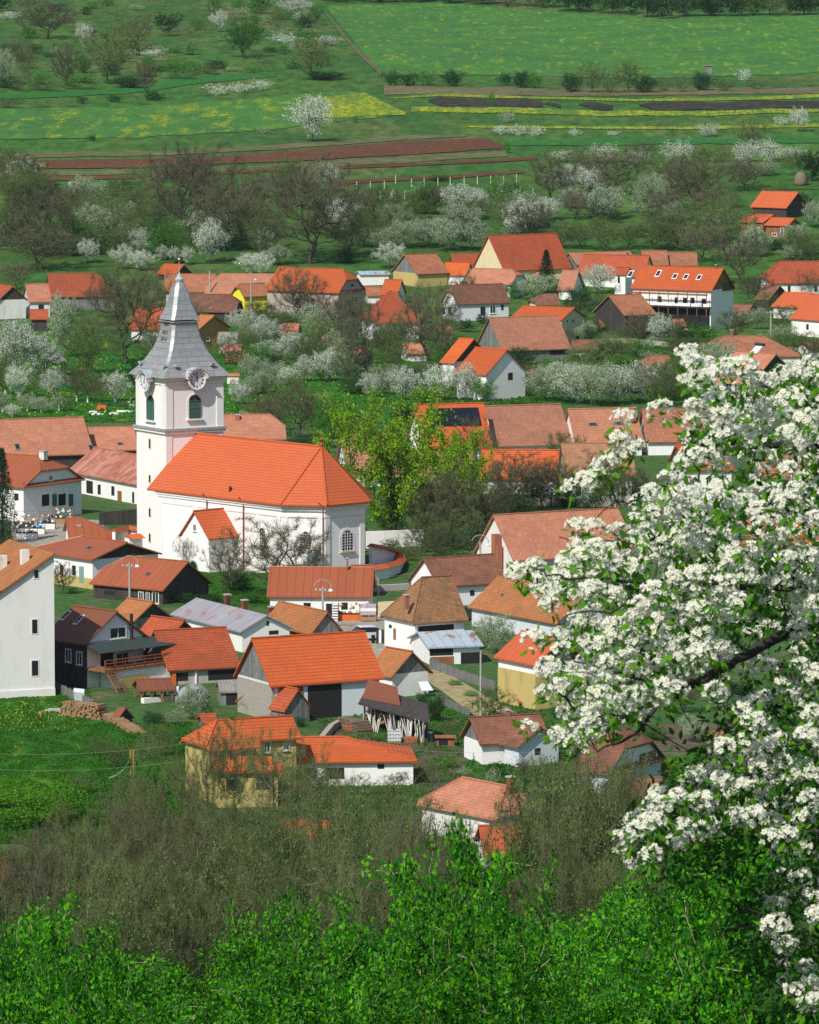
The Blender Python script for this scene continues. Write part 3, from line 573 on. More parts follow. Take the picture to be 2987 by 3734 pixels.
hh('shed', 'dark wooden box room joining the two brown roofs near the church', None, (436, 2020), 2112, 398, 2.6, 150, 2002, 'brown_sheet', 'dark_wood', cat='shed', ridge_cap=False)
shop = hh('house', 'low dark timber house with a wide brown roof in front of the tower', 'the dark timber house', (595, 2152), 2208, 325, 8.4, 142, 2049, 'brown_sheet', 'dark_wood', hip=(0, .5), wins=[('L', 400, 2162, 40, 16, 'd'), ('L', 568, 2180, 26, 44, 'w'), ('L', 540, 2178, 14, 40, 'w'), ('L', 515, 2176, 20, 40, 'w'), ('R', 540, 2094, 12, 10, 'd'), ('G', 625, 2178, 18, 16, 'd')])
hh('house', 'white house with a moss brown hip roof and red chimney beside the square', 'the mossy hip roof', (1508, 2275), 2395, 1710, 6.8, 30, 2112, 'moss', 'white', hip=(.95, 0), plinth=None, chims=[(1483, 2172, 18, 38, .45)], wins=[('G', 1440, 2312, 8, 40, 'b', 'window'), ('G', 1424, 2284, 10, 12, 'd'), ('L', 1590, 2290, 130, 20, 'd')])
hh('shed', 'open shed with a rust patched grey sheet roof beside the hip roofed house', 'the rusty sheet roof', (1560, 2360), 2428, 1764, 8, 15, 2304, 'zinc', 'white', cat='shed', ridge_cap=False, wins=[('L', 1610, 2378, 85, 24, 'd'), ('L', 1718, 2400, 75, 44, 'd'), ('L', 1612, 2412, 84, 36, 'b', 'boarding')])
hh('house', 'brown tiled house with a bright white gable left of the tall brick chimney', 'the brown roofed white gable', (1600, 2140), 2216, 1860, 7.3, 28, 2036, 'brown_tile', 'white', wins=[('L', 1722, 2162, 16, 20, 'd')])
gb = hh('house', 'large house with faded red tile roof, stained white gable and tall brick chimney', 'the tall chimney house', (1872, 2045), 2142, 2330, 9.4, 28, 1878, 'pink', 'oldwhite', wins=[('L', 2047, 2125, 52, 50), ('L', 1965, 2120, 26, 40)])
q = plane_hit(1823, 2096, gb.P(gb.o, 0, 0), -gb.d1)
MB().box(q - gb.n * .5 - gb.d1 * .9, gb.d1 * .75, gb.n * .85, Z3 * 4.6).box(q + gb.n * -.95 - gb.d1 * .8, gb.d1 * .6, gb.n * .42, Z3 * 3.4).build('chimney', M['brick'], gb.root)
hh('house', 'long house with a weathered brown orange roof sloping towards the blossom tree', 'the weathered orange roof', (1704, 2212), 2282, 2030, 7.5, -58, 2103, 'rust_tile', 'bluewhite', wins=[('L', 1925, 2300, 10, 14, 'd'), ('R', 1833, 2170, 8, 7, 'd')])
hh('house', 'house with smooth orange roof, half timbered white top and yellow stone base', 'the yellow based house', (1949, 2425), 2592, 1799, 6.3, 122, 2330, 'flat_red', 'white', 'grey_wood', plinth=('yellow', 2462), wins=[('G', 2018, 2397, 18, 30, 'd'), ('G', 2090, 2390, 18, 26, 'd'), ('L', 1877, 2479, 8, 12, 'd'), ('L', 1911, 2488, 9, 12, 'd')])
hh('house', 'house with an orange roof holding a large black solar panel behind the lime green tree', 'the solar panel roof', (1545, 1640), 1682, 1800, 10, 15, 1475, 'orange', 'white', wins=[('R', 1655, 1522, 190, 66, 's')])
hh('house', 'faded tiled row house right of the black solar panel roof', 'the faded row roofs', (1810, 1628), 1667, 2091, 10.5, 18, 1481, 'pink', 'white')
hh('house', 'faded tiled row house with two small dark roof vents', None, (2100, 1630), 1667, 2352, 10, 12, 1492, 'pink', 'white', wins=[('R', 2162, 1548, 34, 10, 'd'), ('R', 2253, 1544, 34, 10, 'd')], chims=[(2315, 1487, 9, 50, .6)])
hh('house', 'faded tiled row house partly behind the blossom tree', None, (2358, 1612), 1662, 2680, 10, 6, 1492, 'old', 'white')
hh('house', 'house with tan tile roof and white wall with dark windows behind bare trees', 'the tan tiled house', (2060, 1740), 1826, 2320, 9, 5, 1618, 'tan', 'white', wins=[(a, u, 1790, 18, 34, 'd') for a, u in (('L', 2110), ('L', 2195), ('L', 2230), ('L', 2275), ('L', 2312))])
hh('house', 'bright orange roofed house behind the lime green and bare trees', None, (1750, 1745), 1802, 2040, 9, -3, 1640, 'orange', 'white', wins=[('L', 1830, 1766, 12, 24, 'd')])
hh('house', 'pale tiled house with white wall seen through the lime green tree', None, (1430, 1738), 1795, 1720, 8, -3, 1650, 'pink', 'white', wins=[('L', 1520, 1762, 12, 20, 'd'), ('L', 1610, 1762, 12, 20, 'd')])
hh('house', 'faded pink tiled house just right of the church nave roof', None, (1262, 1722), 1778, 1440, 9, 10, 1585, 'pink', 'bluewhite', wins=[('L', 1350, 1745, 12, 20, 'd')])
hh('house', 'white town house with balcony panels half hidden by the blossom tree', 'the half hidden white house', (2490, 1715), 1852, 2680, 9, 10, 1622, 'orange', 'white', wins=[('L', 2584, 1758, 20, 36), ('L', 2514, 1754, 8, 40, 'b', 'window'), ('L', 2634, 1761, 16, 32)])
hh('house', 'white walled house mostly behind the upper right blossom', None, (2760, 1740), 1832, 3060, 9, 5, 1660, 'old', 'white', wins=[('L', 2860, 1775, 16, 30, 'd')])
hh('house', 'faded tile roof with chimney directly behind the church nave', None, (815, 1602), 1642, 1045, 9, 5, 1512, 'pink', 'white', hip=(0, .5), chims=[(866, 1514, 18, 30, .8)])
hh('house', 'orange roofed house almost covered by white blossom', None, (2700, 1985), 2052, 3060, 9, -10, 1880, 'orange', 'white')
hh('house', 'low house with brown orange roof in front of the church apse', 'the low annex', (972, 2174), 2252, 1358, 10, -2, 2068, 'brown_sheet', 'white', wins=[('L', 1201, 2226, 24, 50, 'd', 'door'), ('L', 1256, 2210, 24, 26, 'd'), ('L', 1120, 2205, 26, 14, 'd'), ('L', 1050, 2205, 24, 14, 'd')], chims=[(1267, 2038, 8, 24, .9)])
hh('house', 'small brown roofed annex wing with a white wall between the annex and the churchyard wall', None, (1290, 2120), 2180, 1372, 5, 8, 2062, 'brown_sheet', 'white', wins=[('L', 1330, 2150, 14, 18, 'd')])
for q_ in (((560, 1330), 1362, 622, 5, 8, 1296, 'rust_tile', 'dark_wood', 'small tiled hut under bare trees left of the tower roof'), ((1020, 1215), 1242, 1085, 5, -8, 1180, 'old', 'oldwhite', 'small tiled roof low in front of the grey pink house'), ((1180, 1260), 1292, 1262, 6, 15, 1215, 'rust_tile', 'stone', 'stone shed with weathered tiles left of the red hipped roof'), ((1245, 1300), 1332, 1302, 5, 150, 1262, 'old', 'grey_wood', 'plank shed with tiled roof below the red hipped roof'),
           ((1480, 1290), 1318, 1560, 6, 10, 1252, 'pink', 'oldwhite', 'low pale tiled shed right of the red hipped roof'), ((1600, 1215), 1240, 1655, 4, 10, 1190, 'brown_tile', 'grey_wood', 'small brown shed in front of the rounded white gable'), ((1960, 1395), 1425, 2010, 5, 60, 1345, 'orange_red', 'dark_wood', 'narrow tiled lean-to at the foot of the white gabled orange house'), ((2200, 1300), 1322, 2262, 4, 5, 1278, 'old', 'dark_wood', 'tiny dark garden shed above the pale blossom bushes'),
           ((2650, 1150), 1180, 2720, 6, 150, 1108, 'brown_tile', 'dark_wood', 'dark shed right of the white guesthouse gable'), ((2560, 1395), 1425, 2640, 6, 8, 1350, 'rust_tile', 'oldwhite', 'weathered tiled shed left of the solar heater house'), ((1890, 2560), 2580, 1950, 3, 10, 2535, 'old', 'grey_wood', 'little shed at the end of the sandy lane'), ((740, 2640), 2668, 800, 4, 12, 2606, 'orange_red', 'grey_wood', 'small shed behind the yellow house roof')):
    hh('shed', q_[8], None, q_[0], q_[1], q_[2], q_[3], q_[4], q_[5], q_[6], q_[7], cat='shed', over=.25)
# near rows
hb = hh('house', 'brown roofed chalet with white gable, terrace and outside stairs', 'the chalet with the terrace', (312, 2349), 2514, 150, 8.2, 135, 2230, 'dark_sheet', 'dark_wood', 'white', wins=[('G', 430, 2307, 58, 42), ('R', 240, 2246, 14, 34), ('R', 288, 2262, 14, 34), ('L', 250, 2390, 24, 50, 'w'), ('L', 290, 2400, 24, 50, 'w')])
MB().box(hb.P(hb.o - .06, .5, hb.zb), hb.d1 * .12, hb.n * (hb.W - 1.0), Z3 * (hb.zw - hb.zb - .05)).build('front_wall', M['white'], hb.root)
for u, v, w, h2, st in ((390, 2402, 44, 56, 'd'), (445, 2408, 44, 60, 'w'), (470, 2520, 46, 40, 'w'), (400, 2520, 30, 66, 'd')):
    q = plane_hit(u, v, hb.P(hb.o - .06, 0, 0), -hb.d1); s = pxm(q); window(hb.root, q, hb.n, -hb.d1, w / s / .707, h2 / s, st)
tz = at_y(0, 2445, hb.G.y).z - hb.E.z
MB().prism([hb.P(hb.o - .1, .1, -.1), hb.P(hb.o - .1, hb.W + 1.6, -.1), hb.P(-2.2, hb.W + 1.6, -.75), hb.P(-2.2, .1, -.75)], Z3 * .07).build('awning', M['awning'], hb.root)
MB().box(hb.P(-2.6, .2, tz), hb.d1 * 2.9, hb.n * (hb.W + 2.2), Z3 * .2).build('terrace_floor', M['brown_wood'], hb.root)
MB().box(hb.P(-2.4, 2.0, hb.zb), hb.d1 * 2.5, hb.n * (hb.W), Z3 * (tz - hb.zb)).build('terrace_wall', M['white'], hb.root)
MB().box(hb.P(-2.45, 2.3, hb.zb), hb.d1 * .1, hb.n * 3.6, Z3 * 1.6).build('terrace_base', M['yellow'], hb.root)
m = MB()
for q in np.linspace(.2, hb.W + 2.2, 9): m.box(hb.P(-2.6, q, tz), hb.d1 * .1, hb.n * .1, Z3 * 1.15)
for z in (.45, .8, 1.1): m.box(hb.P(-2.62, .2, tz + z), hb.d1 * .07, hb.n * (hb.W + 2.1), Z3 * .1)
m.build('railing', M['red_wood'], hb.root)
m = MB()
for i in range(10): m.box(hb.P(-2.7 - i * .24, .3, tz - .1 - i * .27), hb.d1 * .28, hb.n * 1.1, Z3 * .06)
for r in (.3, 1.4): m.prism([hb.P(-2.7, r, tz), hb.P(-5.1, r, tz - 2.75), hb.P(-5.1, r, tz - 2.95), hb.P(-2.7, r, tz - .2)], hb.n * .07)
m.build('staircase', M['brown_wood'], hb.root)
MB().box(hb.P(hb.o - .45, hb.W * .86, -.9), hb.d1 * .35, hb.n * .85, Z3 * .65).build('air_conditioner', M['frame'], hb.root)
MB().bar(hb.P(hb.o - .2, hb.W * .74, -1.2), hb.P(hb.o - .2, hb.W * .74, 2.4), .17, 8).build('flue', M['black'], hb.root)
hh('house', 'small brown orange roof with dark gable behind the chalet', None, (491, 2262), 2322, 395, 5, 132, 2195, 'rust_tile', 'grey_wood', 'dark_wood')
hh('house', 'small orange tiled roof between the chalet and the grey sheet roof', None, (600, 2350), 2400, 478, 5.5, 135, 2262, 'orange_red', 'grey_wood', 'dark_wood')
cp = hh('carport', 'red brown tiled carport with grey plank gable and an orange post', 'the tiled carport', (612, 2444), 2502, 880, 8.3, 22, 2300, 'orange_red', 'concrete', 'grey_wood', cat='carport', wins=[('L', 815, 2460, 110, 36, 'd'), ('L', 655, 2468, 60, 30, 'd')])
MB().box(cp.P(.5, .15, cp.zb), cp.d1 * .4, cp.n * .4, Z3 * (-.2 - cp.zb)).build('post', M['orange_paint'], cp.root)
MB().box(cp.P(2.9, .2, cp.zb), cp.d1 * .15, cp.n * .15, Z3 * (-.2 - cp.zb)).build('post', M['white'], cp.root)
hh('house', 'long white house with a streaky grey sheet roof and brick chimneys', 'the grey sheet roof', (877, 2303), 2382, 620, 6.07, 118, 2242, 'grey_metal', 'white', wins=[('G', 976, 2273, 8, 16, 'd'), ('G', 998, 2306, 34, 14, 'd')], chims=[(829, 2170, 24, 44, 1.1), (892, 2190, 24, 40, 1.5)], ridge_cap=False)
hh('barn', 'small barn with orange brown tiles and a dark plank gable near the square', 'the orange brown barn', (1133, 2312), 2368, 955, 3.9, 120, 2231, 'rust_tile', 'grey_wood', 'grey_wood', cat='barn', chims=[(990, 2214, 22, 30, .6)])
bn = hh('barn', 'large barn with bright orange ribbed tile roof, plank gable and open dark doorway', 'the large orange barn', (985, 2502), 2635, 1402, 8.0, 27, 2328, 'orange', 'bluewhite', 'grey_wood', cat='barn', wins=[('L', 1184, 2557, 122, 122, 'd', 'doorway'), ('L', 1060, 2550, 90, 110, 'b', 'boarding')])
MB().box(bn.P(bn.o - .05, bn.o - .05, bn.zb), bn.d1 * .3, bn.n * (bn.W - 2 * bn.o + .1), Z3 * (bn.zw - bn.zb - .2)).build('stone_base', M['stone'], bn.root)
hh('house', 'small white house with a brown orange roof and grey plank gable behind the large barn', 'the plank gabled house', (1428, 2467), 2548, 1330, 5, 127, 2376, 'rust_tile', 'white', 'grey_wood')
dk = hh('house', 'old house with dark brown roof, grey gable and white walls above the thicket', 'the dark brown roofed house', (1750, 2715), 2792, 2010, 5.2, 20, 2616, 'brown_tile', 'white', 'grey_wood', chims=[(1852, 2592, 18, 22)], wins=[('L', 1862, 2755, 40, 50, 'd')])
hh('house', 'front wing with grey white gable of the dark brown roofed house', None, (1889, 2724), 2802, 1820, 5, 125, 2652, 'brown_tile', 'bluewhite', wins=[('G', 1960, 2740, 20, 24, 'd')])
hh('house', 'house with a faded red hip roof rising out of the bare thicket', 'the hip roof in the thicket', (1810, 2988), 3096, 1517, 5.8, 128, 2879, 'pink', 'oldwhite', hip=(.9, .9), chims=[(1862, 2835, 28, 40)])
hh('house', 'red tiled roof just behind the front green bushes', 'the red roof behind the bushes', (1764, 3124), 3192, 2060, 8, 5, 3012, 'orange_red', 'oldwhite', chims=[(1925, 3035, 16, 30, .5)])
hh('house', 'yellow house with bright orange hip roof at the thicket edge', 'the yellow orange roofed house', (760, 2738), 2932, 955, 5.5, 28, 2634, 'orange', 'yellow', hip=(.85, .7), wins=[('L', 816, 2750, 24, 42), ('L', 885, 2747, 24, 42), ('L', 850, 2850, 50, 44, 'd')])
hh('house', 'right wing of the yellow house with a straight orange roof', None, (890, 2702), 2895, 1100, 4.4, 22, 2622, 'orange', 'yellow', wins=[('L', 973, 2724, 26, 42), ('L', 1043, 2716, 26, 42)])
hh('house', 'low orange porch roof along the front of the yellow house', None, (782, 2815), 2950, 1030, 3.4, 8, 2766, 'orange', 'yellow', hip=(0, .7), wins=[('L', 850, 2862, 50, 44, 'd'), ('L', 960, 2857, 50, 44, 'd')])
hh('house', 'low orange hip roofed house with white walls right of the yellow house', 'the low orange hip roof', (975, 2780), 2872, 1523, 8, 4, 2690, 'orange', 'white', hip=(0, 1), hs=1.5, wins=[('L', 1389, 2795, 24, 16, 'd'), ('L', 1110, 2820, 90, 40, 'd'), ('L', 1220, 2820, 70, 40, 'd')])
hh('house', 'brown tiled house with a white window gable under the blossom tree', 'the brown house with the window gable', (2226, 2822), 2902, 2085, 10.3, 150, 2640, 'brown_tile', 'bluewhite', 'white', hip=(.5, 0), pent=True, wins=[('G', 2360, 2758, 70, 40)])
hh('shed', 'small grey brown shed roof in front of the brown house', None, (2255, 2900), 2945, 2400, 6, -10, 2832, 'brown_tile', 'dark_wood', cat='shed')
hh('house', 'red roofed house with white gable deep inside the bare thicket', 'the roof inside the thicket', (748, 3366), 3452, 905, 7, 25, 3196, 'orange_red', 'white')
hh('house', 'red roof at the left edge behind the bare thicket', None, (-40, 3225), 3302, 62, 8, 5, 3138, 'orange_red', 'oldwhite')
hh('house', 'brown red roof barely visible in the middle of the thicket', None, (985, 3150), 3242, 1180, 9, -10, 2990, 'orange_red', 'oldwhite')
hh('house', 'faded tiled roof low behind the green bushes in the centre', None, (1380, 3290), 3380, 1620, 7, 5, 3190, 'tan', 'oldwhite')
# small outbuildings
hh('kennel', 'small brown roofed kennel by the end of the wood pile', None, (430, 2624), 2642, 402, 2.2, 140, 2580, 'dark_sheet', 'dark_wood', cat='kennel', over=.15, ridge_cap=False)
hh('shed', 'lean shed with grey board roof beside the large barn', None, (800, 2522), 2576, 915, 4, 8, 2480, 'shingle', 'grey_wood', cat='shed', ridge_cap=False, over=.2, wins=[('L', 850, 2550, 50, 40, 'd')])
hh('shed', 'tiny shed with patchy red tiles left of the gabled woodshed', None, (925, 2572), 2612, 988, 3.6, 30, 2532, 'orange_red', 'grey_wood', cat='shed', over=.2)
hh('shed', 'small steep woodshed with orange tiles in front of the large barn', 'the steep woodshed', (1038, 2592), 2645, 978, 3.3, 130, 2513, 'orange_red', 'grey_wood', cat='shed', over=.2)
hh('pavilion', 'open garden pavilion with brown roof and low white wall below the chalet', 'the garden pavilion', (508, 2518), 2566, 639, 4.5, 12, 2478, 'dark_sheet', 'brown_wood', cat='pavilion', posts=4, over=.25)
gz = hh('gazebo', 'garden gazebo with a weathered hip roof among blossom trees', 'the gazebo', (165, 1320), 1372, 244, 3.6, 12, 1284, 'shingle', 'dark_wood', cat='gazebo', hip=(.9, .9), posts=3, over=.3, ridge_cap=False)
hh('shed', 'low woodshed under a small red brown roof behind the farm yard tank', None, (2600, 2700), 2730, 2700, 5, 5, 2668, 'old', 'oldwhite', cat='shed')
# ------------------------------------------------------------------ the church
def church():
    TG = g1(604, 2030); YT = TG.y; a = R(31)
    d1 = Vector((math.cos(a), math.sin(a), 0)); n = Vector((-math.sin(a), math.cos(a), 0))
    zof = lambda v, y=YT: at_y(0, v, y).z
    def uL(c, d, u):
        k = (u - CU) / F; return (k * (c.y * cT + (HC - c.z) * sT) - c.x) / (d.x - k * d.y * cT)
    C = at_y(604, 1572, YT); C.z = 0
    c2 = C.copy(); c2.z = zof(1572)
    Wr, Wl = uL(c2, d1, 815), uL(c2, n, 498)
    root = empty('church', C + d1 * 4 + Z3 * 0, 'white village church with orange roof, clock tower and grey bell shaped spire', 'church')
    LM.append((870, 1900, 'the church nave')); LM.append((648, 1450, 'the church tower'))
    P = lambda x, y, z: C + d1 * x + n * y + Z3 * z
    zb, zbelt, ze = -1.0, zof(1572), zof(1372)
    tw = MB().box(P(0, 0, zb), d1 * Wr, n * Wl, Z3 * (ze - zb)).build('tower', M['church_white'], root)
    # belt course, cornice, corner strips
    m = MB()
    m.box(P(-.22, -.22, zbelt - .35), d1 * (Wr + .44), n * (Wl + .44), Z3 * .3)
    MBb = MB().prism([P(-.34, -.34, zbelt - .045), P(Wr + .34, -.34, zbelt - .045), P(Wr + .34, Wl + .34, zbelt - .045), P(-.34, Wl + .34, zbelt - .045)], Z3 * .28)
    MBb.build('belt_cap', M['belt'], tw)
    for z, e in ((ze - 1.05, .12), (ze - .65, .24), (ze - .34, .38)):
        m.box(P(-e, -e, z), d1 * (Wr + 2 * e), n * (Wl + 2 * e), Z3 * .34)
    for x0 in (.03, Wr - .93):
        m.box(P(x0, -.1, zbelt + .24), d1 * .9, n * .12, Z3 * (ze - 1.06 - zbelt - .24))
        m.box(P(x0, -.08, zb), d1 * .8, n * .12, Z3 * (zbelt - .36 - zb))
    for y0 in (.03, Wl - .83): m.box(P(-.1, y0, zbelt + .24), n * .8, d1 * .12, Z3 * (ze - 1.06 - zbelt - .24))
    m.build('moulding', M['trim'], tw)
    # spire: chamfered square section following the silhouette
    prof = [(1366, 1.06, 0), (1358, 1.02, .02), (1335, .87, .05), (1308, .735, .1), (1271, .58, .13), (1234, .475, .15), (1197, .418, .17), (1172, .40, .19)]
    prof2 = [(1171, .452, .15), (1163, .445, .15), (1137, .365, .19), (1108, .303, .21), (1078, .252, .23), (1056, .2, .25), (1037, .135, .27), (1026, .075, .28)]
    cx, cy = Wr / 2, Wl / 2; axisY = P(cx, cy, 0).y
    def section(v, k, ch):
        z = zof(v, axisY); hx, hy = (Wr / 2 + .45) * k, (Wl / 2 + .45) * k; c = min(ch * 2.0 * (0.5 + k), hy * .5)
        if ch == 0: c = .02
        return [P(cx + x, cy + y, z) for x, y in ((-hx + c, -hy), (hx - c, -hy), (hx, -hy + c), (hx, hy - c), (hx - c, hy), (-hx + c, hy), (-hx, hy - c), (-hx, -hy + c))]
    def loft(rings, name, mat):
        m = MB(); vs = []; fs = []
        for r in rings: vs += r
        for k in range(len(rings) - 1):
            for i in range(8): fs.append([k * 8 + i, k * 8 + (i + 1) % 8, (k + 1) * 8 + (i + 1) % 8, (k + 1) * 8 + i])
        fs.append(list(range(7, -1, -1))); fs.append([(len(rings) - 1) * 8 + i for i in range(8)])
        m.add(vs, fs); return m.build(name, mat, root)
    def dense(pr, k=4):
        out = []
        for i in range(len(pr) - 1):
            for j in range(k):
                t = j / k; out.append(tuple(pr[i][q] * (1 - t) + pr[i + 1][q] * t for q in range(3)))
        return out + [pr[-1]]
    spire = loft([section(*p) for p in dense(prof)], 'spire', M['spire'])
    low = loft([section(*p) for p in [(1172.5, .40, .19), (1171, .458, .15), (1168.5, .458, .15)]], 'spire_eave', M['belt'])
    dome = loft([section(*p) for p in dense(prof2[1:])], 'spire_dome', M['spire'])
    top = P(cx, cy, 0)
    m = MB(); zt = lambda v: zof(v, axisY)
    m.lathe(top, [(.42, zt(1028)), (.5, zt(1020)), (.5, zt(1016)), (.3, zt(1010)), (.16, zt(1000)), (.05, zt(990)), (.045, zt(952))], 8)
    m.build('finial', M['zinc'], dome); 
    MB().lathe(top, [(.02, zt(953)), (.16, zt(951)), (.24, zt(946.5)), (.16, zt(941)), (.02, zt(939))], 12).build('gilt_ball', M['gold'], dome, smooth=True)
    # small roof hatches near the spire eave
    for (x, y) in ((-.62, .30), (.62, .30)):
        b = P(cx + x * Wr / 2, -.25, zof(1340)); MB().box(b - d1 * .25, d1 * .5, n * .5, Z3 * .28).build('hatch', M['zinc'], spire)
    for y in (.35, -.45):
        b = P(-.2, cy + y * Wl, zof(1338)); MB().box(b - n * .2, n * .45, d1 * .5, Z3 * .28).build('hatch', M['zinc'], spire)
    # clocks with arched hoods
    for face, (u, v), rr, c0, ax, out in (('R', (705, 1384), .98, P(0, 0, 0), d1, -n), ('L', (551, 1392), .98, P(0, 0, 0), n, -d1)):
        q = plane_hit(u, v, c0, out)
        if face == 'L': q = C + n * (Wl / 2) + Z3 * q.z; ctr = q
        else: ctr = C + d1 * (Wr / 2 - .12) + Z3 * q.z
        ctr = ctr + out * .42
        def ring(r0, r1, d0, dd, a0=0, a1=2 * math.pi, k=28):
            m = MB(); vs = []; fs = []
            for i in range(k + 1):
                t = a0 + (a1 - a0) * i / k; e = ax * math.cos(t) + Z3 * math.sin(t)
                vs += [ctr + e * r0 + out * d0, ctr + e * r1 + out * d0, ctr + e * r1 + out * (d0 + dd), ctr + e * r0 + out * (d0 + dd)]
            for i in range(k):
                for j in range(4): fs.append([i * 4 + j, i * 4 + (j + 1) % 4, i * 4 + 4 + (j + 1) % 4, i * 4 + 4 + j])
            fs.append([0, 1, 2, 3]); fs.append([k * 4 + j for j in (3, 2, 1, 0)])
            return m.add(vs, fs)
        disc = MB().prism([ctr + (ax * math.cos(t) + Z3 * math.sin(t)) * rr + out * .30 for t in np.linspace(0, 2 * math.pi, 30)[:-1]], out * .14).build('clock', M['dial'], tw)
        ring(rr - .02, rr + .16, .28, .26).build('clock_rim', M['trim'], disc)
        nums = ['I', 'II', 'III', 'IIII', 'V', 'VI', 'VII', 'VIII', 'IX', 'X', 'XI', 'XII']
        for k in range(12):
            t = math.pi / 2 - (k + 1) * math.pi / 6; e = ax * math.cos(t) + Z3 * math.sin(t); w = ax * -math.sin(t) + Z3 * math.cos(t)
            m = MB()
            s = nums[k]; wid = {'I': .07, 'V': .13, 'X': .13}; tot = sum(wid[c] for c in s); p = -tot / 2
            for c in s:
                for (x0, x1) in {'I': [(0, 0)], 'V': [(-.045, 0), (.045, 0)], 'X': [(-.045, .045), (.045, -.045)]}[c]:
                    o = ctr + out * .442 + w * -(p + wid[c] / 2); hw = w * .022
                    lo, hi = o + e * rr * .66 + w * -x1, o + e * rr * .93 + w * -x0
                    m.prism([lo - hw, lo + hw, hi + hw, hi - hw], out * .012)
                p += wid[c]
            m.build('numeral', M['ink'], disc)
        m = MB()
        for ang, ln, wd in ((R(90), .52, .06), (R(101 if face == 'R' else 101), .70, .035)):
            e = ax * math.cos(ang) + Z3 * math.sin(ang); w = e.cross(out)
            o = ctr + out * (.47 if ln < .6 else .49); m.prism([o - e * .16 - w * wd, o - e * .16 + w * wd, o + e * ln * .8 + w * wd, o + e * ln, o + e * ln * .8 - w * wd], out * .015)
        m.build('clock_hand', M['black'], disc)
        # hood over the clock: trim arch and sheet metal cover running back into the spire
        ring(rr + .17, rr + .42, .02, .75, R(8), R(172), 18).build('clock_arch', M['trim'], tw)
        ring(rr + .36, rr + .48, -2.4, 3.3, R(14), R(166), 18).build('clock_hood', M['zinc'], spire)
    # louvred belfry windows
    def arched(ctr, ax, out, w, h, dep, k=10):
        pts = [ctr - ax * w / 2 - Z3 * h / 2, ctr + ax * w / 2 - Z3 * h / 2]
        r = w / 2
        pts += [ctr + Z3 * (h / 2 - r) + (ax * math.cos(t) + Z3 * math.sin(t)) * r for t in np.linspace(0, math.pi, k)]
        return MB().prism([p - out * .02 for p in pts], out * dep)
    for (u, v, w, h2, c0, ax, out) in ((709, 1482, 40, 86, P(0, 0, 0), d1, -n), (551, 1486, 27, 90, P(0, 0, 0), n, -d1)):
        q = plane_hit(u, v, c0, out); s = pxm(q); ww, hh_ = w / s / abs(ax.x), h2 / s
        fr = arched(q, ax, out, ww + .5, hh_ + .35, .07).build('window_surround', M['trim'], tw)
        wd = arched(q, ax, out, ww, hh_, .10).build('belfry_window', M['dark'], tw)
        m = MB(); nz = 20
        for i in range(nz):
            z = -hh_ / 2 + (hh_ - ww / 2) * (i + .3) / nz
            m.prism([q - ax * (ww / 2 - .06) + Z3 * z + out * .15, q + ax * (ww / 2 - .06) + Z3 * z + out * .15, q + ax * (ww / 2 - .06) + Z3 * (z + .14) + out * .07, q - ax * (ww / 2 - .06) + Z3 * (z + .14) + out * .07], Z3 * .03)
        m.build('louvre', M['green'], wd)
        m = MB()
        for x in (-ww / 2, -.05, ww / 2 - .08): m.box(q + ax * x - Z3 * hh_ / 2 + out * .06, ax * .09, out * .12, Z3 * (hh_ - ww * .3))
        m.box(q - ax * ww / 2 + Z3 * (hh_ / 2 - ww * .5) + out * .06, ax * ww, out * .14, Z3 * .1); m.box(q - ax * ww / 2 - Z3 * .25 + out * .06, ax * ww, out * .13, Z3 * .1)
        m.build('window_frame', M['green'], wd)
        MB().box(q - ax * (ww / 2 + .35) - Z3 * (hh_ / 2 + .22), ax * (ww + .7), out * .3, Z3 * .16).build('sill', M['trim'], wd)
    for v, h2 in ((1617, 34), (1745, 26), (1868, 30), (1960, 30)):
        q = plane_hit(547, v, P(0, 0, 0), -d1); s = pxm(q)
        arched(q, n, -d1, .62, h2 / s + .25, .05).build('slit_surround', M['cream'], tw); arched(q, n, -d1, .34, h2 / s, .08).build('slit_window', M['dark'], tw)
    # year numbers on the lit face of the spire
    for txt, u, v, sz, dv in (('1688', 594, 1179, .62, 0), ('1812', 602, 1210, .62, 0), ('2014', 597, 1234, .66, 0)):
        cu = bpy.data.curves.new('year', 'FONT'); cu.body = txt; cu.size = sz; cu.align_x = 'CENTER'; cu.align_y = 'CENTER'; cu.extrude = .01; cu.space_character = 1.15
        to = bpy.data.objects.new('tmp', cu); COL.objects.link(to); dg = bpy.context.evaluated_depsgraph_get()
        me = bpy.data.meshes.new_from_object(to.evaluated_get(dg)); bpy.data.objects.remove(to)
        me.materials.clear(); me.materials.append(M['ink'])
        o = bpy.data.objects.new('year_number', me); COL.objects.link(o); o.parent = spire
        k = np.interp(v, [p[0] for p in prof][::-1], [p[1] for p in prof][::-1]); hx = (Wr / 2 + .45) * k
        k2 = np.interp(v + 4, [p[0] for p in prof][::-1], [p[1] for p in prof][::-1]); tilt = ((Wr / 2 + .45) * (k2 - k)) / (4 / pxm(top + Z3 * 20))
        z = zof(v, axisY); up = (Z3 + d1 * tilt).normalized(); xr = -n; nn = xr.cross(up)
        nn = nn if nn.dot(-d1) > 0 else -nn
        from mathutils import Matrix
        mt = Matrix((xr, up, xr.cross(up))).transposed().to_4x4(); pos = P(cx - hx, cy + .05, z) + nn * .06
        mt.translation = pos - Vector(root.location) - Vector(spire.location); o.matrix_local = mt
    # nave
    an = R(-48); e1 = Vector((math.cos(an), math.sin(an), 0)); en = Vector((math.cos(R(42)), math.sin(R(42)), 0))
    A = at_y(604, 1800, YT) - en * 2.9; N0 = at_y(536, 1782, A.y)
    ez = N0.z
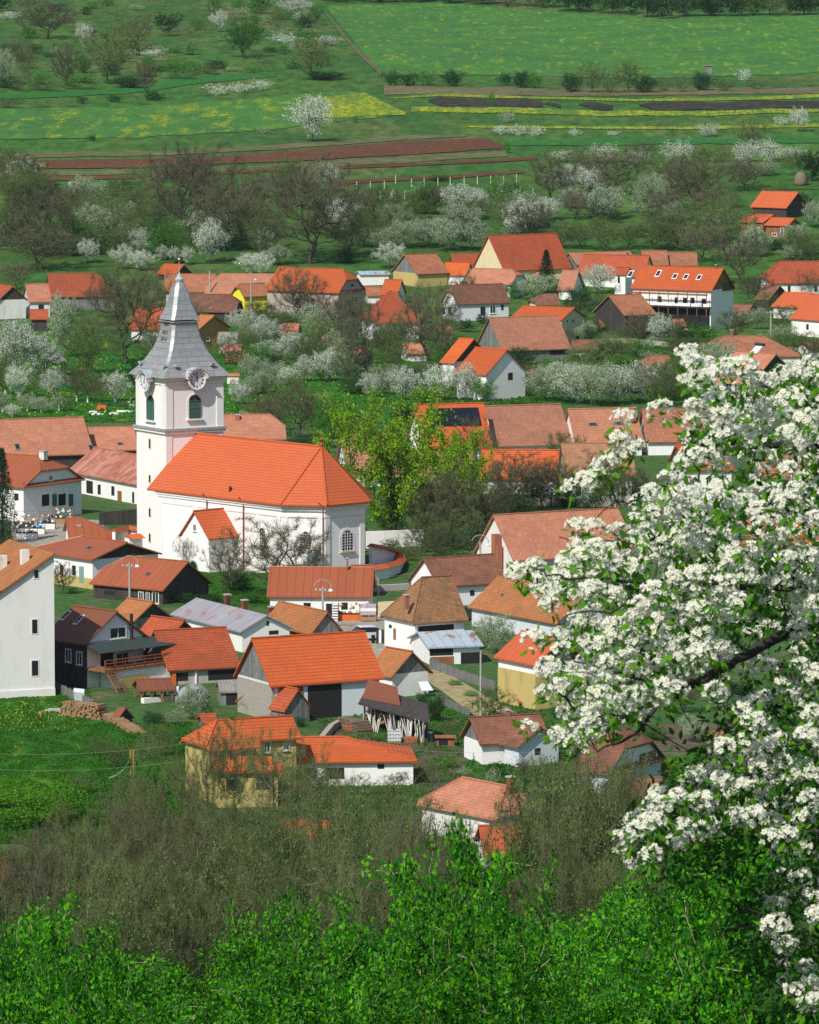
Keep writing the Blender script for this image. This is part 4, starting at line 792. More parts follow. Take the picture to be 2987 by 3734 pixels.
    L = uL(N0, e1, 1024); Mw = uL(at_y(536, 1578, N0.y), en, 702) if False else None
    # ridge end seen at u=702
    c3 = N0.copy(); hw = uL(c3, en, 702); hw = min(max(hw, 6), 8.5); Wn = 2 * hw
    R0 = N0 + en * hw; rz = at_y(0, 1579, R0.y).z
    N1 = N0 + e1 * L
    def along(c, az, u):
        d = Vector((math.cos(R(az)), math.sin(R(az)), 0)); return c + d * uL(c, d, u)
    N2 = along(N1, -10, 1193); N3 = along(N2, 42, 1350)
    lat = (N2 - N1).dot(en); fw = (N2 - N1).dot(e1); w23 = (N3 - N2).length
    N5 = N1 + en * Wn; N4 = N3 + en * max(.5, Wn - lat - w23) * 1.0 - e1 * fw; N0b = N0 + en * Wn
    if (N4 - N1).dot(en) < Wn - .2: N5 = N4
    Rr = R0.copy(); Rr.z = rz; R1 = Rr + e1 * uL(Rr, e1, 1172)
    th = Z3 * -.2
    m = MB(); m.prism([N0, N1, R1, Rr], th); m.prism([N1, N2, R1], th); m.prism([N2, N3, R1], th); m.prism([N3, N4, R1], th); m.prism([N4, N0b, Rr, R1], th)
    rf = m.build('nave_roof', M['church_tile'], root)
    m = MB()
    for a_, b_ in ((Rr, R1), (N1, R1), (N2, R1), (N3, R1), (N4, R1)): m.bar(a_ + Z3 * .03, b_ + Z3 * .03, .12, 6)
    m.build('ridge', M['church_tile'], rf)
    MB().lathe(R1, [(.18, 0), (.3, .15), (.12, .5), (.25, .8), (.02, 1.1)], 10).build('finial', M['brick'], rf)
    MB().bar(plane_hit(840, 1790, N0, (e1.cross(R0 + Z3 * (rz - ez) - N0)).normalized()) - Z3 * .3, plane_hit(840, 1790, N0, (e1.cross(R0 + Z3 * (rz - ez) - N0)).normalized()) + Z3 * .5, .16, 8).build('roof_vent', M['black'], rf)
    cen = (N0 + N1 + N2 + N3 + N4 + N0b) / 6
    hull = [N0 + e1 * 1.0, N1, N2, N3, N4, N0b + e1 * .9]
    ins = lambda p, d: Vector((p.x, p.y, 0)) + (Vector((cen.x, cen.y, 0)) - Vector((p.x, p.y, 0))).normalized() * d
    W = [ins(p, .75) for p in hull]
    wall = MB().prism([p + Z3 * zb for p in W], Z3 * (ez - .12 - zb)).build('nave_wall', M['church_white'], root)
    m = MB()
    for dd, z0, hgt in ((.62, ez - 1.5, .22), (.5, ez - .75, .3), (.3, ez - .47, .28)): m.prism([ins(p, dd) + Z3 * z0 for p in hull], Z3 * hgt)
    for i, j in ((0, 1), (1, 2), (2, 3)):
        d = (W[j] - W[i]).normalized(); o = Vector((d.y, -d.x, 0)); ln = (W[j] - W[i]).length
        for t in (0.05, ln - .75): m.box(W[i] + d * t + Z3 * zb, d * .7, o * .1, Z3 * (ez - 1.5 - zb))
        if ln > 15:
            for t in (ln * .3, ln * .52, ln * .8): m.box(W[i] + d * t + Z3 * zb, d * .7, o * .07, Z3 * (ez - 1.5 - zb))
    m.build('cornice', M['trim'], wall)
    MB().prism([p + e1 for p in (Rr + Z3 * -.3, N0 + Z3 * -.15 + en * .8, N0b + Z3 * -.15 - en * .8)], e1 * .3).build('gable', M['church_white'], root)
    def onwall(i, j, u, v):
        d = (W[j] - W[i]).normalized(); o = Vector((d.y, -d.x, 0)); q = plane_hit(u, v, W[i], o); return q, d, o
    for i, j, u, v, w, h2 in ((0, 1, 1116, 1970, 37, 64), (0, 1, 956, 1976, 24, 100), (2, 3, 1266, 1970, 36, 74)):
        q, d, o = onwall(i, j, u, v); s = pxm(q); ww, hg = w / s / abs(d.x), h2 / s
        sr = arched(q, d, o, ww + .9, hg + .6, .05).build('window_surround', M['church_white'], wall)
        wd = arched(q, d, o, ww, hg, .075).build('window', M['glass'], wall)
        m = MB()
        for k in range(1, 4): m.box(q + d * (-ww / 2 + ww * k / 4 - .02) - Z3 * hg / 2 + o * .04, d * .045, o * .06, Z3 * hg * .93)
        for k in range(1, 7): m.box(q - d * ww / 2 + Z3 * (-hg / 2 + hg * k / 7.3) + o * .04, d * ww, o * .055, Z3 * .045)
        m.build('lattice', M['frame'], wd)
        MB().box(q - d * (ww / 2 + .3) - Z3 * (hg / 2 + .2), d * (ww + .6), o * .22, Z3 * .2).build('sill', M['cream'], wd)
    for i, j, u, v0, v1 in ((0, 1, 758, 1815, 1856), (0, 1, 891, 1830, 2085), (0, 1, 1182, 1850, 2075)):
        q, d, o = onwall(i, j, u, v0); q2, _, _ = onwall(i, j, u, v1)
        MB().bar(q + o * .15, q2 + o * .15, .085, 6).bar(q + o * .15, q + o * .6 + Z3 * .55 - d * .3, .08, 6).build('downpipe', M['red_pipe'], wall)
    # side porch
    pr = house('porch', None, None, (761, 1966), 2090, 888, 5.4, 42, 1864, 'church_tile', 'church_white', over=.3, wins=[('G', 711, 1924, 13, 26, 'w')], cat=None)
    pr.root.parent = root; pr.root.location = Vector(pr.root.location) - WL[root.name]
    for k in ('label', 'category'):
        if k in pr.root: del pr.root[k]
    q = plane_hit(708, 2084, pr.P(pr.o, 0, 0), -pr.d1)
    sr = arched(q, pr.n, -pr.d1, 1.95, 2.75, .1).build('door_surround', M['trim'], root)
    arched(q, pr.n, -pr.d1, 1.6, 2.5, .16).build('door', M['greendoor'], root)
    arched(q + Z3 * .75, pr.n, -pr.d1, 1.2, .8, .19).build('door_light', M['glass'], root)
m, n_, l_, b_ = newmat('spire_metal'); uv = coords(n_, l_, 'UV')
br = node(n_, 'ShaderNodeTexBrick'); br.inputs['Scale'].default_value = 1; br.inputs['Brick Width'].default_value = 1.5; br.inputs['Row Height'].default_value = .72
br.inputs['Mortar Size'].default_value = .025; br.inputs['Color1'].default_value = (.37, .375, .375, 1); br.inputs['Color2'].default_value = (.30, .31, .315, 1); br.inputs['Mortar'].default_value = (.12, .13, .15, 1)
l_.new(uv, br.inputs['Vector'])
cc = mixc(n_, l_, ramp(n_, l_, noise(n_, l_, .5, uv, 4, .65), .56, .72), br.outputs['Color'], (.42, .36, .28))
cc = mixc(n_, l_, ramp(n_, l_, noise(n_, l_, .9, coords(n_, l_, 'UV', (1, .4, 1)), 3), .66, .74), cc, (.34, .16, .10))
l_.new(cc, b_.inputs['Base Color']); b_.inputs['Roughness'].default_value = .5; b_.inputs['Metallic'].default_value = .35; M['spire'] = m
church()

# mono-pitched tall white house at the left edge
def tall_house():
    G = g1(201, 2538); b = Vector((G.x, G.y, -.5)); aw = R(203); d = Vector((math.cos(aw), math.sin(aw), 0)); o = Vector((d.y, -d.x, 0)); o = o if o.y < 0 else -o
    o = Vector((-d.y, d.x, 0)); o = o if o.y < 0 else -o
    hit = lambda u, v: plane_hit(u, v, b, o)
    root = empty('house', b + d * 5 - o * 5, 'tall stained white wall house with three small windows at the left edge', 'house'); LM.append((90, 2280, 'the tall white house'))
    T = hit(179, 2026); E = hit(-120, 2248); B0 = hit(200, 2522); B0.z = -.8
    T = Vector((B0.x, B0.y, T.z)); E = hit(-150, 2270)
    E0 = E.copy(); E0.z = -.8; dep = o * -10.5
    MB().prism([B0, T, E, E0], dep).build('wall', M['tallwhite'], root)
    MB().prism([B0 + o * .14 + Z3 * 0, B0 + o * .14 + Z3 * 1.55, E0 + o * .14 + Z3 * 1.55, E0 + o * .14], o * -.12).build('plinth', M['tallwhite'], root)
    sl_ = (E - T).normalized(); up = o.cross(sl_); up = up if up.z > 0 else -up
    rf = MB().prism([T + o * .25 - sl_ * .15, E + o * .25 + sl_ * .5, E + dep * 1.25 + sl_ * .5, T + dep * 1.25 - sl_ * .15], up * .2).build('roof', M['rust_tile'], root)
    q = T + sl_ * 6.2 + up * .2
    MB().prism([q + o * .3, q + sl_ * 6 + o * .3, q + sl_ * 6 + dep * .55, q + dep * .75], up * .07).build('roof_repair', M['orange'], rf)
    for u, v, w, h in ((98, 1982, 30, 36), (142, 1994, 22, 34)):
        k = 3.2 if u < 120 else 1.7; p = T + dep * (.55 if u < 120 else .28) + sl_ * k
        MB().box(p - Z3 * .5, d * .75, o * -.6, Z3 * 1.7).build('chimney', M['oldwhite'], rf)
    for u, v, w, h in ((132, 2093, 14, 28), (126, 2284, 18, 50), (127, 2436, 22, 54)):
        q = hit(u, v); s = pxm(q); ww, hg = w / s / abs(d.x), h / s
        MB().box(q - d * (ww / 2 + .12) - Z3 * (hg / 2 + .12) - o * .02, d * (ww + .24), o * .05, Z3 * (hg + .24)).build('window_surround', M['white'], root)
        f = MB().box(q - d * ww / 2 - Z3 * hg / 2, d * ww, o * .055, Z3 * hg).build('window', M['dark'], root)
        MB().box(q - d * ww * .1 - Z3 * hg * .4, d * ww * .5, o * .07, Z3 * hg * .75).build('pane', M['glass'], f)
tall_house()
# ------------------------------------------------------------------ trees and shrubs (skeleton -> tubes, twigs, leaf specks)
M['bark'] = flat('bark', (.075, .062, .048), .95, 0, .5, 6)
M['bark_grey'] = flat('grey_bark', (.22, .19, .145), .95, 0, .5, 6)
M['twig'] = leafmat('bare_twigs', (.15, .145, .08), (.10, .10, .055), .1, .9, .3)
M['twig_olive'] = leafmat('budding_twigs', (.15, .175, .07), (.10, .13, .05), .15, .9, .3)
M['lf_green'] = leafmat('fresh_leaves', (.09, .27, .03), (.06, .2, .028), .45)
M['lf_lime'] = leafmat('lime_leaves', (.27, .44, .02), (.16, .33, .018), .45)
M['lf_spring'] = leafmat('spring_leaves', (.14, .36, .02), (.09, .27, .02), .45)
M['bark_pale'] = flat('pale_twigs', (.34, .33, .2), .9, 0, .4, 6)
M['lf_dark'] = leafmat('dark_leaves', (.03, .085, .022), (.022, .065, .02), .3)
M['lf_olive'] = leafmat('olive_leaves', (.15, .25, .065), (.11, .19, .055), .35)
M['lf_needle'] = leafmat('needles', (.022, .05, .022), (.016, .04, .02), .15)
M['bl_white'] = leafmat('white_blossom', (.80, .82, .72), (.66, .71, .58), .45, .7, .1)
M['bl_pale'] = leafmat('pale_blossom', (.44, .52, .34), (.34, .44, .26), .45, .7, .12)
M['lf_front'] = leafmat('hawthorn_leaves', (.14, .46, .014), (.065, .29, .010), .45, .5, .3)
M['lf_front2'] = leafmat('gap_shade_leaves', (.035, .19, .018), (.018, .10, .014), .4, .5, .2)  # darker leaves in the same bushes: tone variety and gap shade put into colour
M['whitewash'] = flat('whitewashed_trunk', (.72, .71, .68), .9)
def tubes(p0, p1, r0, r1, n=3):
    d = p1 - p0; d /= np.maximum(np.linalg.norm(d, axis=1, keepdims=True), 1e-9)
    h = np.where(np.abs(d[:, 2:3]) > .9, [[1., 0, 0]], [[0, 0, 1.]]); t = np.cross(d, h); t /= np.linalg.norm(t, axis=1, keepdims=True); w = np.cross(d, t)
    k = len(p0); V = np.empty((k, 2 * n, 3))
    for i in range(n):
        c, s = math.cos(2 * math.pi * i / n), math.sin(2 * math.pi * i / n); e = t * c + w * s
        V[:, i] = p0 + e * r0[:, None]; V[:, n + i] = p1 + e * r1[:, None]
    q = np.array([[i, (i + 1) % n, (i + 1) % n + n, i + n] for i in range(n)])
    return V.reshape(-1, 3), (np.arange(k)[:, None, None] * 2 * n + q[None]).reshape(-1, 4)
def specks(c, size, rs, asp=1.0, up=0.0):
    """randomly turned little leaf quads (slightly folded rhombs)"""
    k = len(c); a = rs.normal(size=(k, 3)); a[:, 2] += up; a /= np.linalg.norm(a, axis=1, keepdims=True)
    b = np.cross(a, rs.normal(size=(k, 3))); b /= np.maximum(np.linalg.norm(b, axis=1, keepdims=True), 1e-6)
    s = (size * rs.uniform(.6, 1.35, k))[:, None]; cc = np.cross(a, b)
    V = np.stack([c - b * s, c + cc * s * asp * .5, c + b * s, c - cc * s * asp * .5], 1).reshape(-1, 3)
    return V, np.arange(4 * k).reshape(-1, 4)
def attract(rs, n, kind):
    """points filling the crown volume (unit height, unit width)"""
    z0, z1, sh = dict(bare=(.20, 1.0, 2.6), budding=(.14, 1.0, 2.4), wood=(.10, 1.0, 1.9), lime=(.16, 1.0, 2.4), blossom=(.18, 1.0, 2.2), sapling=(.3, 1.0, 2.), shrub=(.02, 1.0, 2.2))[kind]
    ph = rs.random(6) * 6.283; out = []
    while len(out) < n:
        d = rs.normal(size=3); d /= np.linalg.norm(d); az = math.atan2(d[1], d[0])
        lump = 1 + .16 * math.sin(3 * az + ph[0] + 2.2 * d[2]) + .14 * math.sin(2 * az + ph[1] - 3 * d[2]) + .10 * math.sin(5 * az + 4 * d[2] + ph[2])
        if kind == 'lime': lump = 1 + 1.9 * (lump - 1)
        r = rs.random() ** (1 / sh) * lump * .5; p = d * r
        x, y, z = p[0], p[1], .5 + p[2] * 1.05
        k = 1.0
        if z < .42: k = .55 + .45 * z / .42                      # crown narrower low down
        zz = z0 + (z1 - z0) * np.clip(z, 0, 1.02)
        out.append((x * k, y * k, zz))
    return np.array(out)
def grow(rs, kind):
    """branches join the nearest wood already grown: trunk -> limbs -> boughs; radii follow the pipe rule"""
    multi = kind == 'shrub'
    A = attract(rs, dict(bare=330, budding=300, wood=300, lime=300, blossom=220, sapling=26, shrub=240)[kind], kind)
    P = []; par = []
    def push(p, q): P.append(np.array(p, float)); par.append(q); return len(P) - 1
    if multi:
        r0 = push((0, 0, 0), -1)
        for s_ in range(7):
            az = s_ * 2.4 + rs.random(); q = r0; t = rs.uniform(.06, .2)
            for j in range(1, 4): q = push((math.cos(az) * t * j / 3 * (1 + .3 * j), math.sin(az) * t * j / 3 * (1 + .3 * j), .11 * j), q)
    else:
        hT = dict(bare=.34, budding=.3, wood=.5, lime=.32, blossom=.26, sapling=.45)[kind]; q = -1; lean = rs.normal(size=2) * .05
        for j in range(7): q = push((lean[0] * (j / 6) ** 2 + rs.normal() * .006, lean[1] * (j / 6) ** 2 + rs.normal() * .006, hT * j / 6), q)
    base = P[-1] if not multi else np.array([0, 0, .15])
    A = A[np.argsort(np.linalg.norm((A - base) * [1, 1, .8], axis=1))]
    dist = [0.0] * len(P)
    for k in range(1, len(P)): dist[k] = dist[par[k]] + np.linalg.norm(P[k] - P[par[k]])
    for a in A:
        X = np.array(P); D = np.array(dist); v = a - X; dd = np.linalg.norm(v, axis=1)
        up = np.where(v[:, 2] < 0, -v[:, 2] * 1.1, 0); ok = np.where(X[:, 2] < (.11 if not multi else -1), 9, 0)
        j = int(np.argmin(dd + .32 * D + up + ok)); ln = dd[j]; n = max(1, int(ln / .045)); q = j; s0 = P[j]
        d0 = (P[j] - P[par[j]]) if par[j] >= 0 else np.array([0, 0, 1.]); d0 = d0 / max(np.linalg.norm(d0), 1e-6)
        c = s0 + d0 * ln * .35 + np.array([0, 0, ln * .08])
        for i in range(1, n + 1):
            t = i / n; p = (1 - t) ** 2 * s0 + 2 * t * (1 - t) * c + t * t * a + rs.normal(size=3) * .006
            q2 = push(p, q); dist.append(dist[q] + np.linalg.norm(P[q2] - P[q])); q = q2
    w = np.zeros(len(P)); kids = np.zeros(len(P), int)
    for i in range(len(P) - 1, 0, -1):
        if kids[i] == 0: w[i] = 1
        w[par[i]] += w[i]; kids[par[i]] += 1
    rad = .0022 * np.maximum(w, 1) ** (.44 if not multi else .36)
    segs = [(P[par[i]], P[i], rad[par[i]] if w[par[i]] < 1.6 * w[i] + 2 else rad[i] * 1.15, rad[i], 0 if w[i] > 12 else 2) for i in range(1, len(P))]
    tips = [((P[par[i]], P[i]), 2) for i in range(1, len(P)) if w[i] <= 4]
    return segs, tips
PROTO = {}; LOW = {}
def fit(Vs):
    A = np.concatenate(Vs); hi = np.percentile(A[:, 2], 99.7); cx, cy = np.median(A[:, 0]), np.median(A[:, 1]); rx = np.percentile(np.abs(A[:, :2] - [cx, cy]), 98.5)
    return np.array([.5 / rx, .5 / rx, 1 / hi])
def proto(key, seed):
    rs = np.random.default_rng(seed); base = key
    sk = dict(bare='bare', budding='budding', wood='wood', wood_olive='wood', blossom='blossom', pale='blossom', green='lime', lime='lime', sapling='sapling', darktree='lime').get(key, 'shrub')
    segs, tips = grow(rs, sk)
    p0, p1 = np.array([s[0] for s in segs]), np.array([s[1] for s in segs]); r0, r1 = np.array([s[2] for s in segs]), np.array([s[3] for s in segs]); lev = np.array([s[4] for s in segs])
    # points along outer branches carry twigs and leaves
    tp = []; td = []
    for pts, l in tips:
        for i in range(len(pts) - 1): tp.append((pts[i], pts[i + 1]))
    tp = np.array(tp); 
    def along(k, spread):
        i = rs.integers(0, len(tp), k); f = rs.random((k, 1)); c = tp[i, 0] * (1 - f) + tp[i, 1] * f
        d = tp[i, 1] - tp[i, 0]; d /= np.maximum(np.linalg.norm(d, axis=1, keepdims=True), 1e-9)
        return c + rs.normal(size=(k, 3)) * spread, d
    tw = dict(wood=9000, wood_olive=7000, bare=11000, budding=8000, thicket=11000, thicket_olive=9000, blossom=1500, pale=1800, green=700, lime=900, sapling=90, bush=5000, bush_green=500, bush_lime=500, bush_dark=500, bush_blossom=900, bush_pale=900, front=500, frontnear=400, darktree=500)[key]
    c, d = along(tw, .014); dd = d * .6 + rs.normal(size=(tw, 3)) * .55; dd[:, 2] += .35 if sk not in ('shrub', 'wood') else .8; dd /= np.linalg.norm(dd, axis=1, keepdims=True)
    ln = rs.uniform(.025, .085, (tw, 1)) * (1.0 if sk != 'shrub' else 1.15); wd = np.cross(dd, rs.normal(size=(tw, 3))); wd /= np.linalg.norm(wd, axis=1, keepdims=True); wd *= (.0011 if key in ('bare', 'budding', 'wood', 'wood_olive') else .0013)
    tv = np.stack([c - wd, c + wd, c + dd * ln + wd * .3, c + dd * ln - wd * .3], 1).reshape(-1, 3); tq = np.arange(4 * tw).reshape(-1, 4)
    LV = dict(bare=None, wood=[('lf_olive', 2000, .007, .03)], wood_olive=[('lf_olive', 5000, .009, .035)], budding=[('lf_olive', 4200, .009, .035)], thicket=[('lf_olive', 500, .006, .03)], thicket_olive=[('lf_olive', 3000, .007, .035)],
              blossom=[('bl_white', 6200, .0145, .034), ('lf_green', 1200, .012, .03)], pale=[('bl_pale', 6000, .014, .038), ('bl_white', 1300, .012, .038), ('lf_olive', 1200, .012, .03)],
              green=[('lf_green', 7000, .013, .035)], darktree=[('lf_dark', 7000, .015, .035)], lime=[('lf_lime', 14500, .0125, .028)], bush_lime=[('lf_spring', 7000, .018, .05)], sapling=[('lf_olive', 60, .02, .04)],
              bush=[('lf_olive', 700, .012, .04)], bush_green=[('lf_green', 4500, .020, .05)], bush_dark=[('lf_dark', 4500, .020, .05)], bush_blossom=[('bl_white', 3000, .017, .045), ('lf_olive', 600, .015, .04)],
              bush_pale=[('bl_pale', 3200, .018, .045), ('lf_green', 800, .015, .04)], front=[('lf_front', 7500, .0125, .026), ('lf_front2', 7000, .0125, .030)], frontnear=[('lf_front', 8500, .0110, .022), ('lf_front2', 8500, .0110, .026)])[key]
    sc = fit([p1, tv])
    wn = 5 if key in ('bare', 'lime', 'green') else 3
    big = lev < 2
    V1, Q1 = tubes(p0 * sc, p1 * sc, r0, r1, wn)
    if key[:5] == 'front': V1, Q1 = tubes(p0 * sc, p1 * sc, r0 * .75, r1 * .7, 4)
    wood = np_mesh('trunk', V1, Q1, [M['bark_pale' if key[:5] == 'front' else 'bark_grey' if key in ('wood', 'wood_olive', 'thicket', 'thicket_olive', 'front', 'frontnear') else 'bark']], smooth=True)
    Vs, Qs, mi, mats = [tv * sc], [tq], [np.zeros(len(tq), int)], [M['twig_olive' if key in ('budding', 'wood', 'wood_olive', 'thicket', 'thicket_olive', 'bush', 'pale', 'blossom') else 'twig']]
    off = len(tv)
    for j, (mk, k, sz, sp) in enumerate(LV or []):
        c, _ = along(k, sp)
        v, q = specks(c * sc, sz, rs, 1.2, .25); v[:, 2] = np.maximum(v[:, 2], .01)
        Vs.append(v); Qs.append(q + off); off += len(v); mats.append(M[mk]); mi.append(np.full(len(q), j + 1))
    crown = np_mesh('crown', np.concatenate(Vs), np.concatenate(Qs), mats, mi=np.concatenate(mi))
    LOW[crown.name] = (np.concatenate(Vs).reshape(-1, 4, 3), np.concatenate(mi), mats)
    return wood, crown
for key, k in dict(wood=5, wood_olive=4, bare=5, budding=4, thicket=5, thicket_olive=4, blossom=5, pale=4, green=3, lime=2, sapling=2, bush=4, bush_green=3, bush_lime=2, bush_dark=2, bush_blossom=3, bush_pale=2, front=4, frontnear=4, darktree=3).items():
    PROTO[key] = [proto(key, 100 + 17 * i + len(key) * 7) for i in range(k)]
def conifer(seed):
    rs = np.random.default_rng(seed); segs = [(np.zeros(3), np.array([0, 0, 1.]), .02, .003)]; C = []
    for i in range(170):
        z = .06 + .93 * (i / 170); L = .48 * (1 - z) ** .85 + .015; az = i * 2.4 + rs.random(); d = np.array([math.cos(az), math.sin(az), -.25 + .35 * z]); p = np.array([0, 0, z])
        segs.append((p, p + d * L, .004, .001)); t = rs.random((46, 1)) ** .7; c = p + d * L * t + rs.normal(size=(46, 3)) * [.018, .018, .010]; c[:, 2] -= .03 * t[:, 0]; C.append(c)
    a = [np.array([s[j] for s in segs]) for j in range(4)]; V, Q = tubes(*a, 4)
    v, q = specks(np.concatenate(C), .016, rs, .7, .3)
    return np_mesh('trunk', V, Q, [M['bark']]), np_mesh('crown', v, q, [M['lf_needle']])
PROTO['conifer'] = [conifer(3), conifer(8)]
KIND = dict(wood=('tree', 'bare slender tree'), wood_olive=('tree', 'budding slender tree'), bare=('tree', 'bare brown tree'), budding=('tree', 'budding olive tree'), thicket=('shrub', 'bare upright shrub tree'), thicket_olive=('shrub', 'olive budding shrub tree'), blossom=('blossom_tree', 'white blossoming tree'),
            pale=('blossom_tree', 'pale greenish blossom tree'), green=('tree', 'fresh green tree'), lime=('tree', 'lime green tree'), sapling=('sapling', 'thin orchard sapling'), bush=('bush', 'brown bare bush'), bush_green=('bush', 'green bush'), bush_lime=('bush', 'bright green bush'),
            bush_dark=('bush', 'dark green bush'), bush_blossom=('bush', 'white blossoming bush'), bush_pale=('bush', 'pale blossom bush'), front=('bush', 'vivid green leafy bush'), frontnear=('bush', 'vivid green leafy bush'), darktree=('tree', 'dark green tree'), conifer=('spruce', 'dark spruce'))
TREES = []; TI = [0]
def tree(kind, u, vb, h, w, label=None, group=None, Y=None, wash=False):
    if Y is None: p = g1(u, vb)
    else:
        p = at_y(u, vb, Y); p.z = float(terr(p.x, p.y))
    s = pxm(p); TI[0] += 1
    if Y is None and vb < 1000 and kind in ('bare', 'budding', 'green', 'darktree', 'pale'): w *= 1.18; h *= 1.10
    if Y is None and 1200 < vb < 1500 and u > 1850 and kind in ('pale', 'blossom', 'budding'): w *= 1.3; h *= 1.12
    ps = PROTO[kind]; wood, crown = ps[(TI[0] * 7 + int(u)) % len(ps)]
    rot = rnd.uniform(0, 6.28)
    PL.append((KIND[kind][0], kind, wood, crown, p - Z3 * .05, rot, (w / s, w / s, h / s), label, group, u, vb, h, w, s, wash))
PL = []
def plant():
    cats = {'tree': 'tree', 'shrub': 'tree', 'blossom_tree': 'blossom tree', 'sapling': 'sapling', 'bush': 'bush', 'spruce': 'spruce'}
    byc = {}
    for q in PL: byc.setdefault(cats[q[0]], []).append(q)
    for c, L in byc.items():
        L.sort(key=lambda q: -q[11] * q[12])
        for q in L[:285]:
            nm_, kind, wood, crown, loc, rot, sc, label, group, u, vb, h, w, s, wash = q
            root = bpy.data.objects.new(nm_, None); COL.objects.link(root); root.location = loc; root.empty_display_size = .3
            root.rotation_euler = (0, 0, rot); root.scale = sc; root['category'] = c
            for nm, me in (('trunk', wood), ('crown', crown)):
                o = bpy.data.objects.new(nm, me); COL.objects.link(o); o.parent = root
            if group: root['group'] = group
            if label: root['label'] = label
            else: TREES.append((root, KIND[kind][1], u, vb - h * .5, h, w))
            if wash:
                hgt = 1.1 / (h / s); V, Q = tubes(np.zeros((1, 3)), np.array([[0, 0, hgt]]), np.array([.17 * s / w]), np.array([.14 * s / w]), 6)
                o = bpy.data.objects.new('painted_trunk', np_mesh('painted_trunk', V, Q, [M['whitewash']])); COL.objects.link(o); o.parent = root
        rest = L[285:]
        if rest:                                   # the smallest ones, beyond the count, as one mass
            rs = np.random.default_rng(3); VV, MI, mats = [], [], []
            for q in rest:
                A, mi, ms = LOW[q[3].name]; k = rs.choice(len(A), max(200, int(len(A) * .22)), replace=False); B = A[k]; c0 = B.mean(1, keepdims=True); B = c0 + (B - c0) * 1.9
                B = B * np.array(q[6]); cr, sr_ = math.cos(q[5]), math.sin(q[5]); x, y = B[..., 0] * cr - B[..., 1] * sr_, B[..., 0] * sr_ + B[..., 1] * cr
                VV.append(np.stack([x, y, B[..., 2]], -1) + np.array(q[4]))
                for m_ in ms:
                    if m_ not in mats: mats.append(m_)
                MI.append(np.array([mats.index(m_) for m_ in ms])[mi[k]])
            V = np.concatenate(VV).reshape(-1, 3); nm = {'tree': 'far_trees', 'bush': 'scrub'}.get(c, c.replace(' ', '_') + 's')
            o = bpy.data.objects.new(nm, np_mesh(nm, V, np.arange(len(V)).reshape(-1, 4), mats, mi=np.concatenate(MI))); COL.objects.link(o); tag(o, kind='stuff')
T = tree
# hillside, upper left
for a in '''budding 394 305 190 155;budding 490 182 132 145;bare 175 142 128 185;bare 238 326 158 100;bush_green 305 266 72 62;pale 17 306 120 75;bare 536 362 138 78;darktree 610 131 80 95;green 640 288 72 84
green 884 210 132 130;blossom 800 116 80 65;blossom 307 171 88 70;green 783 52 62 55;darktree 950 47 52 75;bush_dark 316 54 34 52;bush_blossom 790 347 42 90;bush_blossom 868 338 40 85;bush_blossom 948 328 42 90
bush 740 350 36 80;budding 1139 291 152 170;blossom 1139 517 172 155;bush_green 1296 448 28 26;bush_green 1849 558 48 30;blossom 1075 52 58 120;bush_blossom 1040 157 34 110;bush_blossom 1190 166 40 110
bush_dark 1185 290 34 130;bush_dark 300 378 32 40;bush_dark 420 372 30 60;bush 30 392 38 120;bush 150 392 34 120;bush 250 390 30 90;bush_dark 1110 110 60 70;green 1150 90 70 60;bush_blossom 40 72 34 80
bare 70 250 110 80;bare 100 330 150 60;bush 60 330 60 110;bush 160 330 55 120;bush_dark 470 320 50 120;bush_dark 560 365 36 80;bush_green 690 200 50 70;bush 760 270 40 110;budding 940 230 50 70;bush_pale 560 200 36 100;bush_blossom 560 205 26 90;bush 980 260 46 90
budding 1010 110 70 70;green 905 140 60 60;bush_pale 1080 190 40 90;bush_green 720 110 50 60;darktree 10 40 50 70;bare 80 45 60 90;bush 440 60 40 80;bush_green 870 40 44 60;bush 1120 200 40 90;bush 690 290 34 90;bush_dark 20 320 50 90'''.replace('\n', ';').split(';'):
    k, *q = a.split(); T(k, *map(float, q))
for i in range(120):
    u = rnd.uniform(0, 1180); v = rnd.uniform(20, 330)
    if v > 340 - u * .08: v = rnd.uniform(60, 240)
    T(rnd.choice(['bush', 'bush', 'bush_pale', 'bush_dark', 'bush', 'bush_green']), u, v, rnd.uniform(18, 46), rnd.uniform(40, 100), 'low scrub bush on the rough hillside at upper left', 'scrub bushes on the hillside')
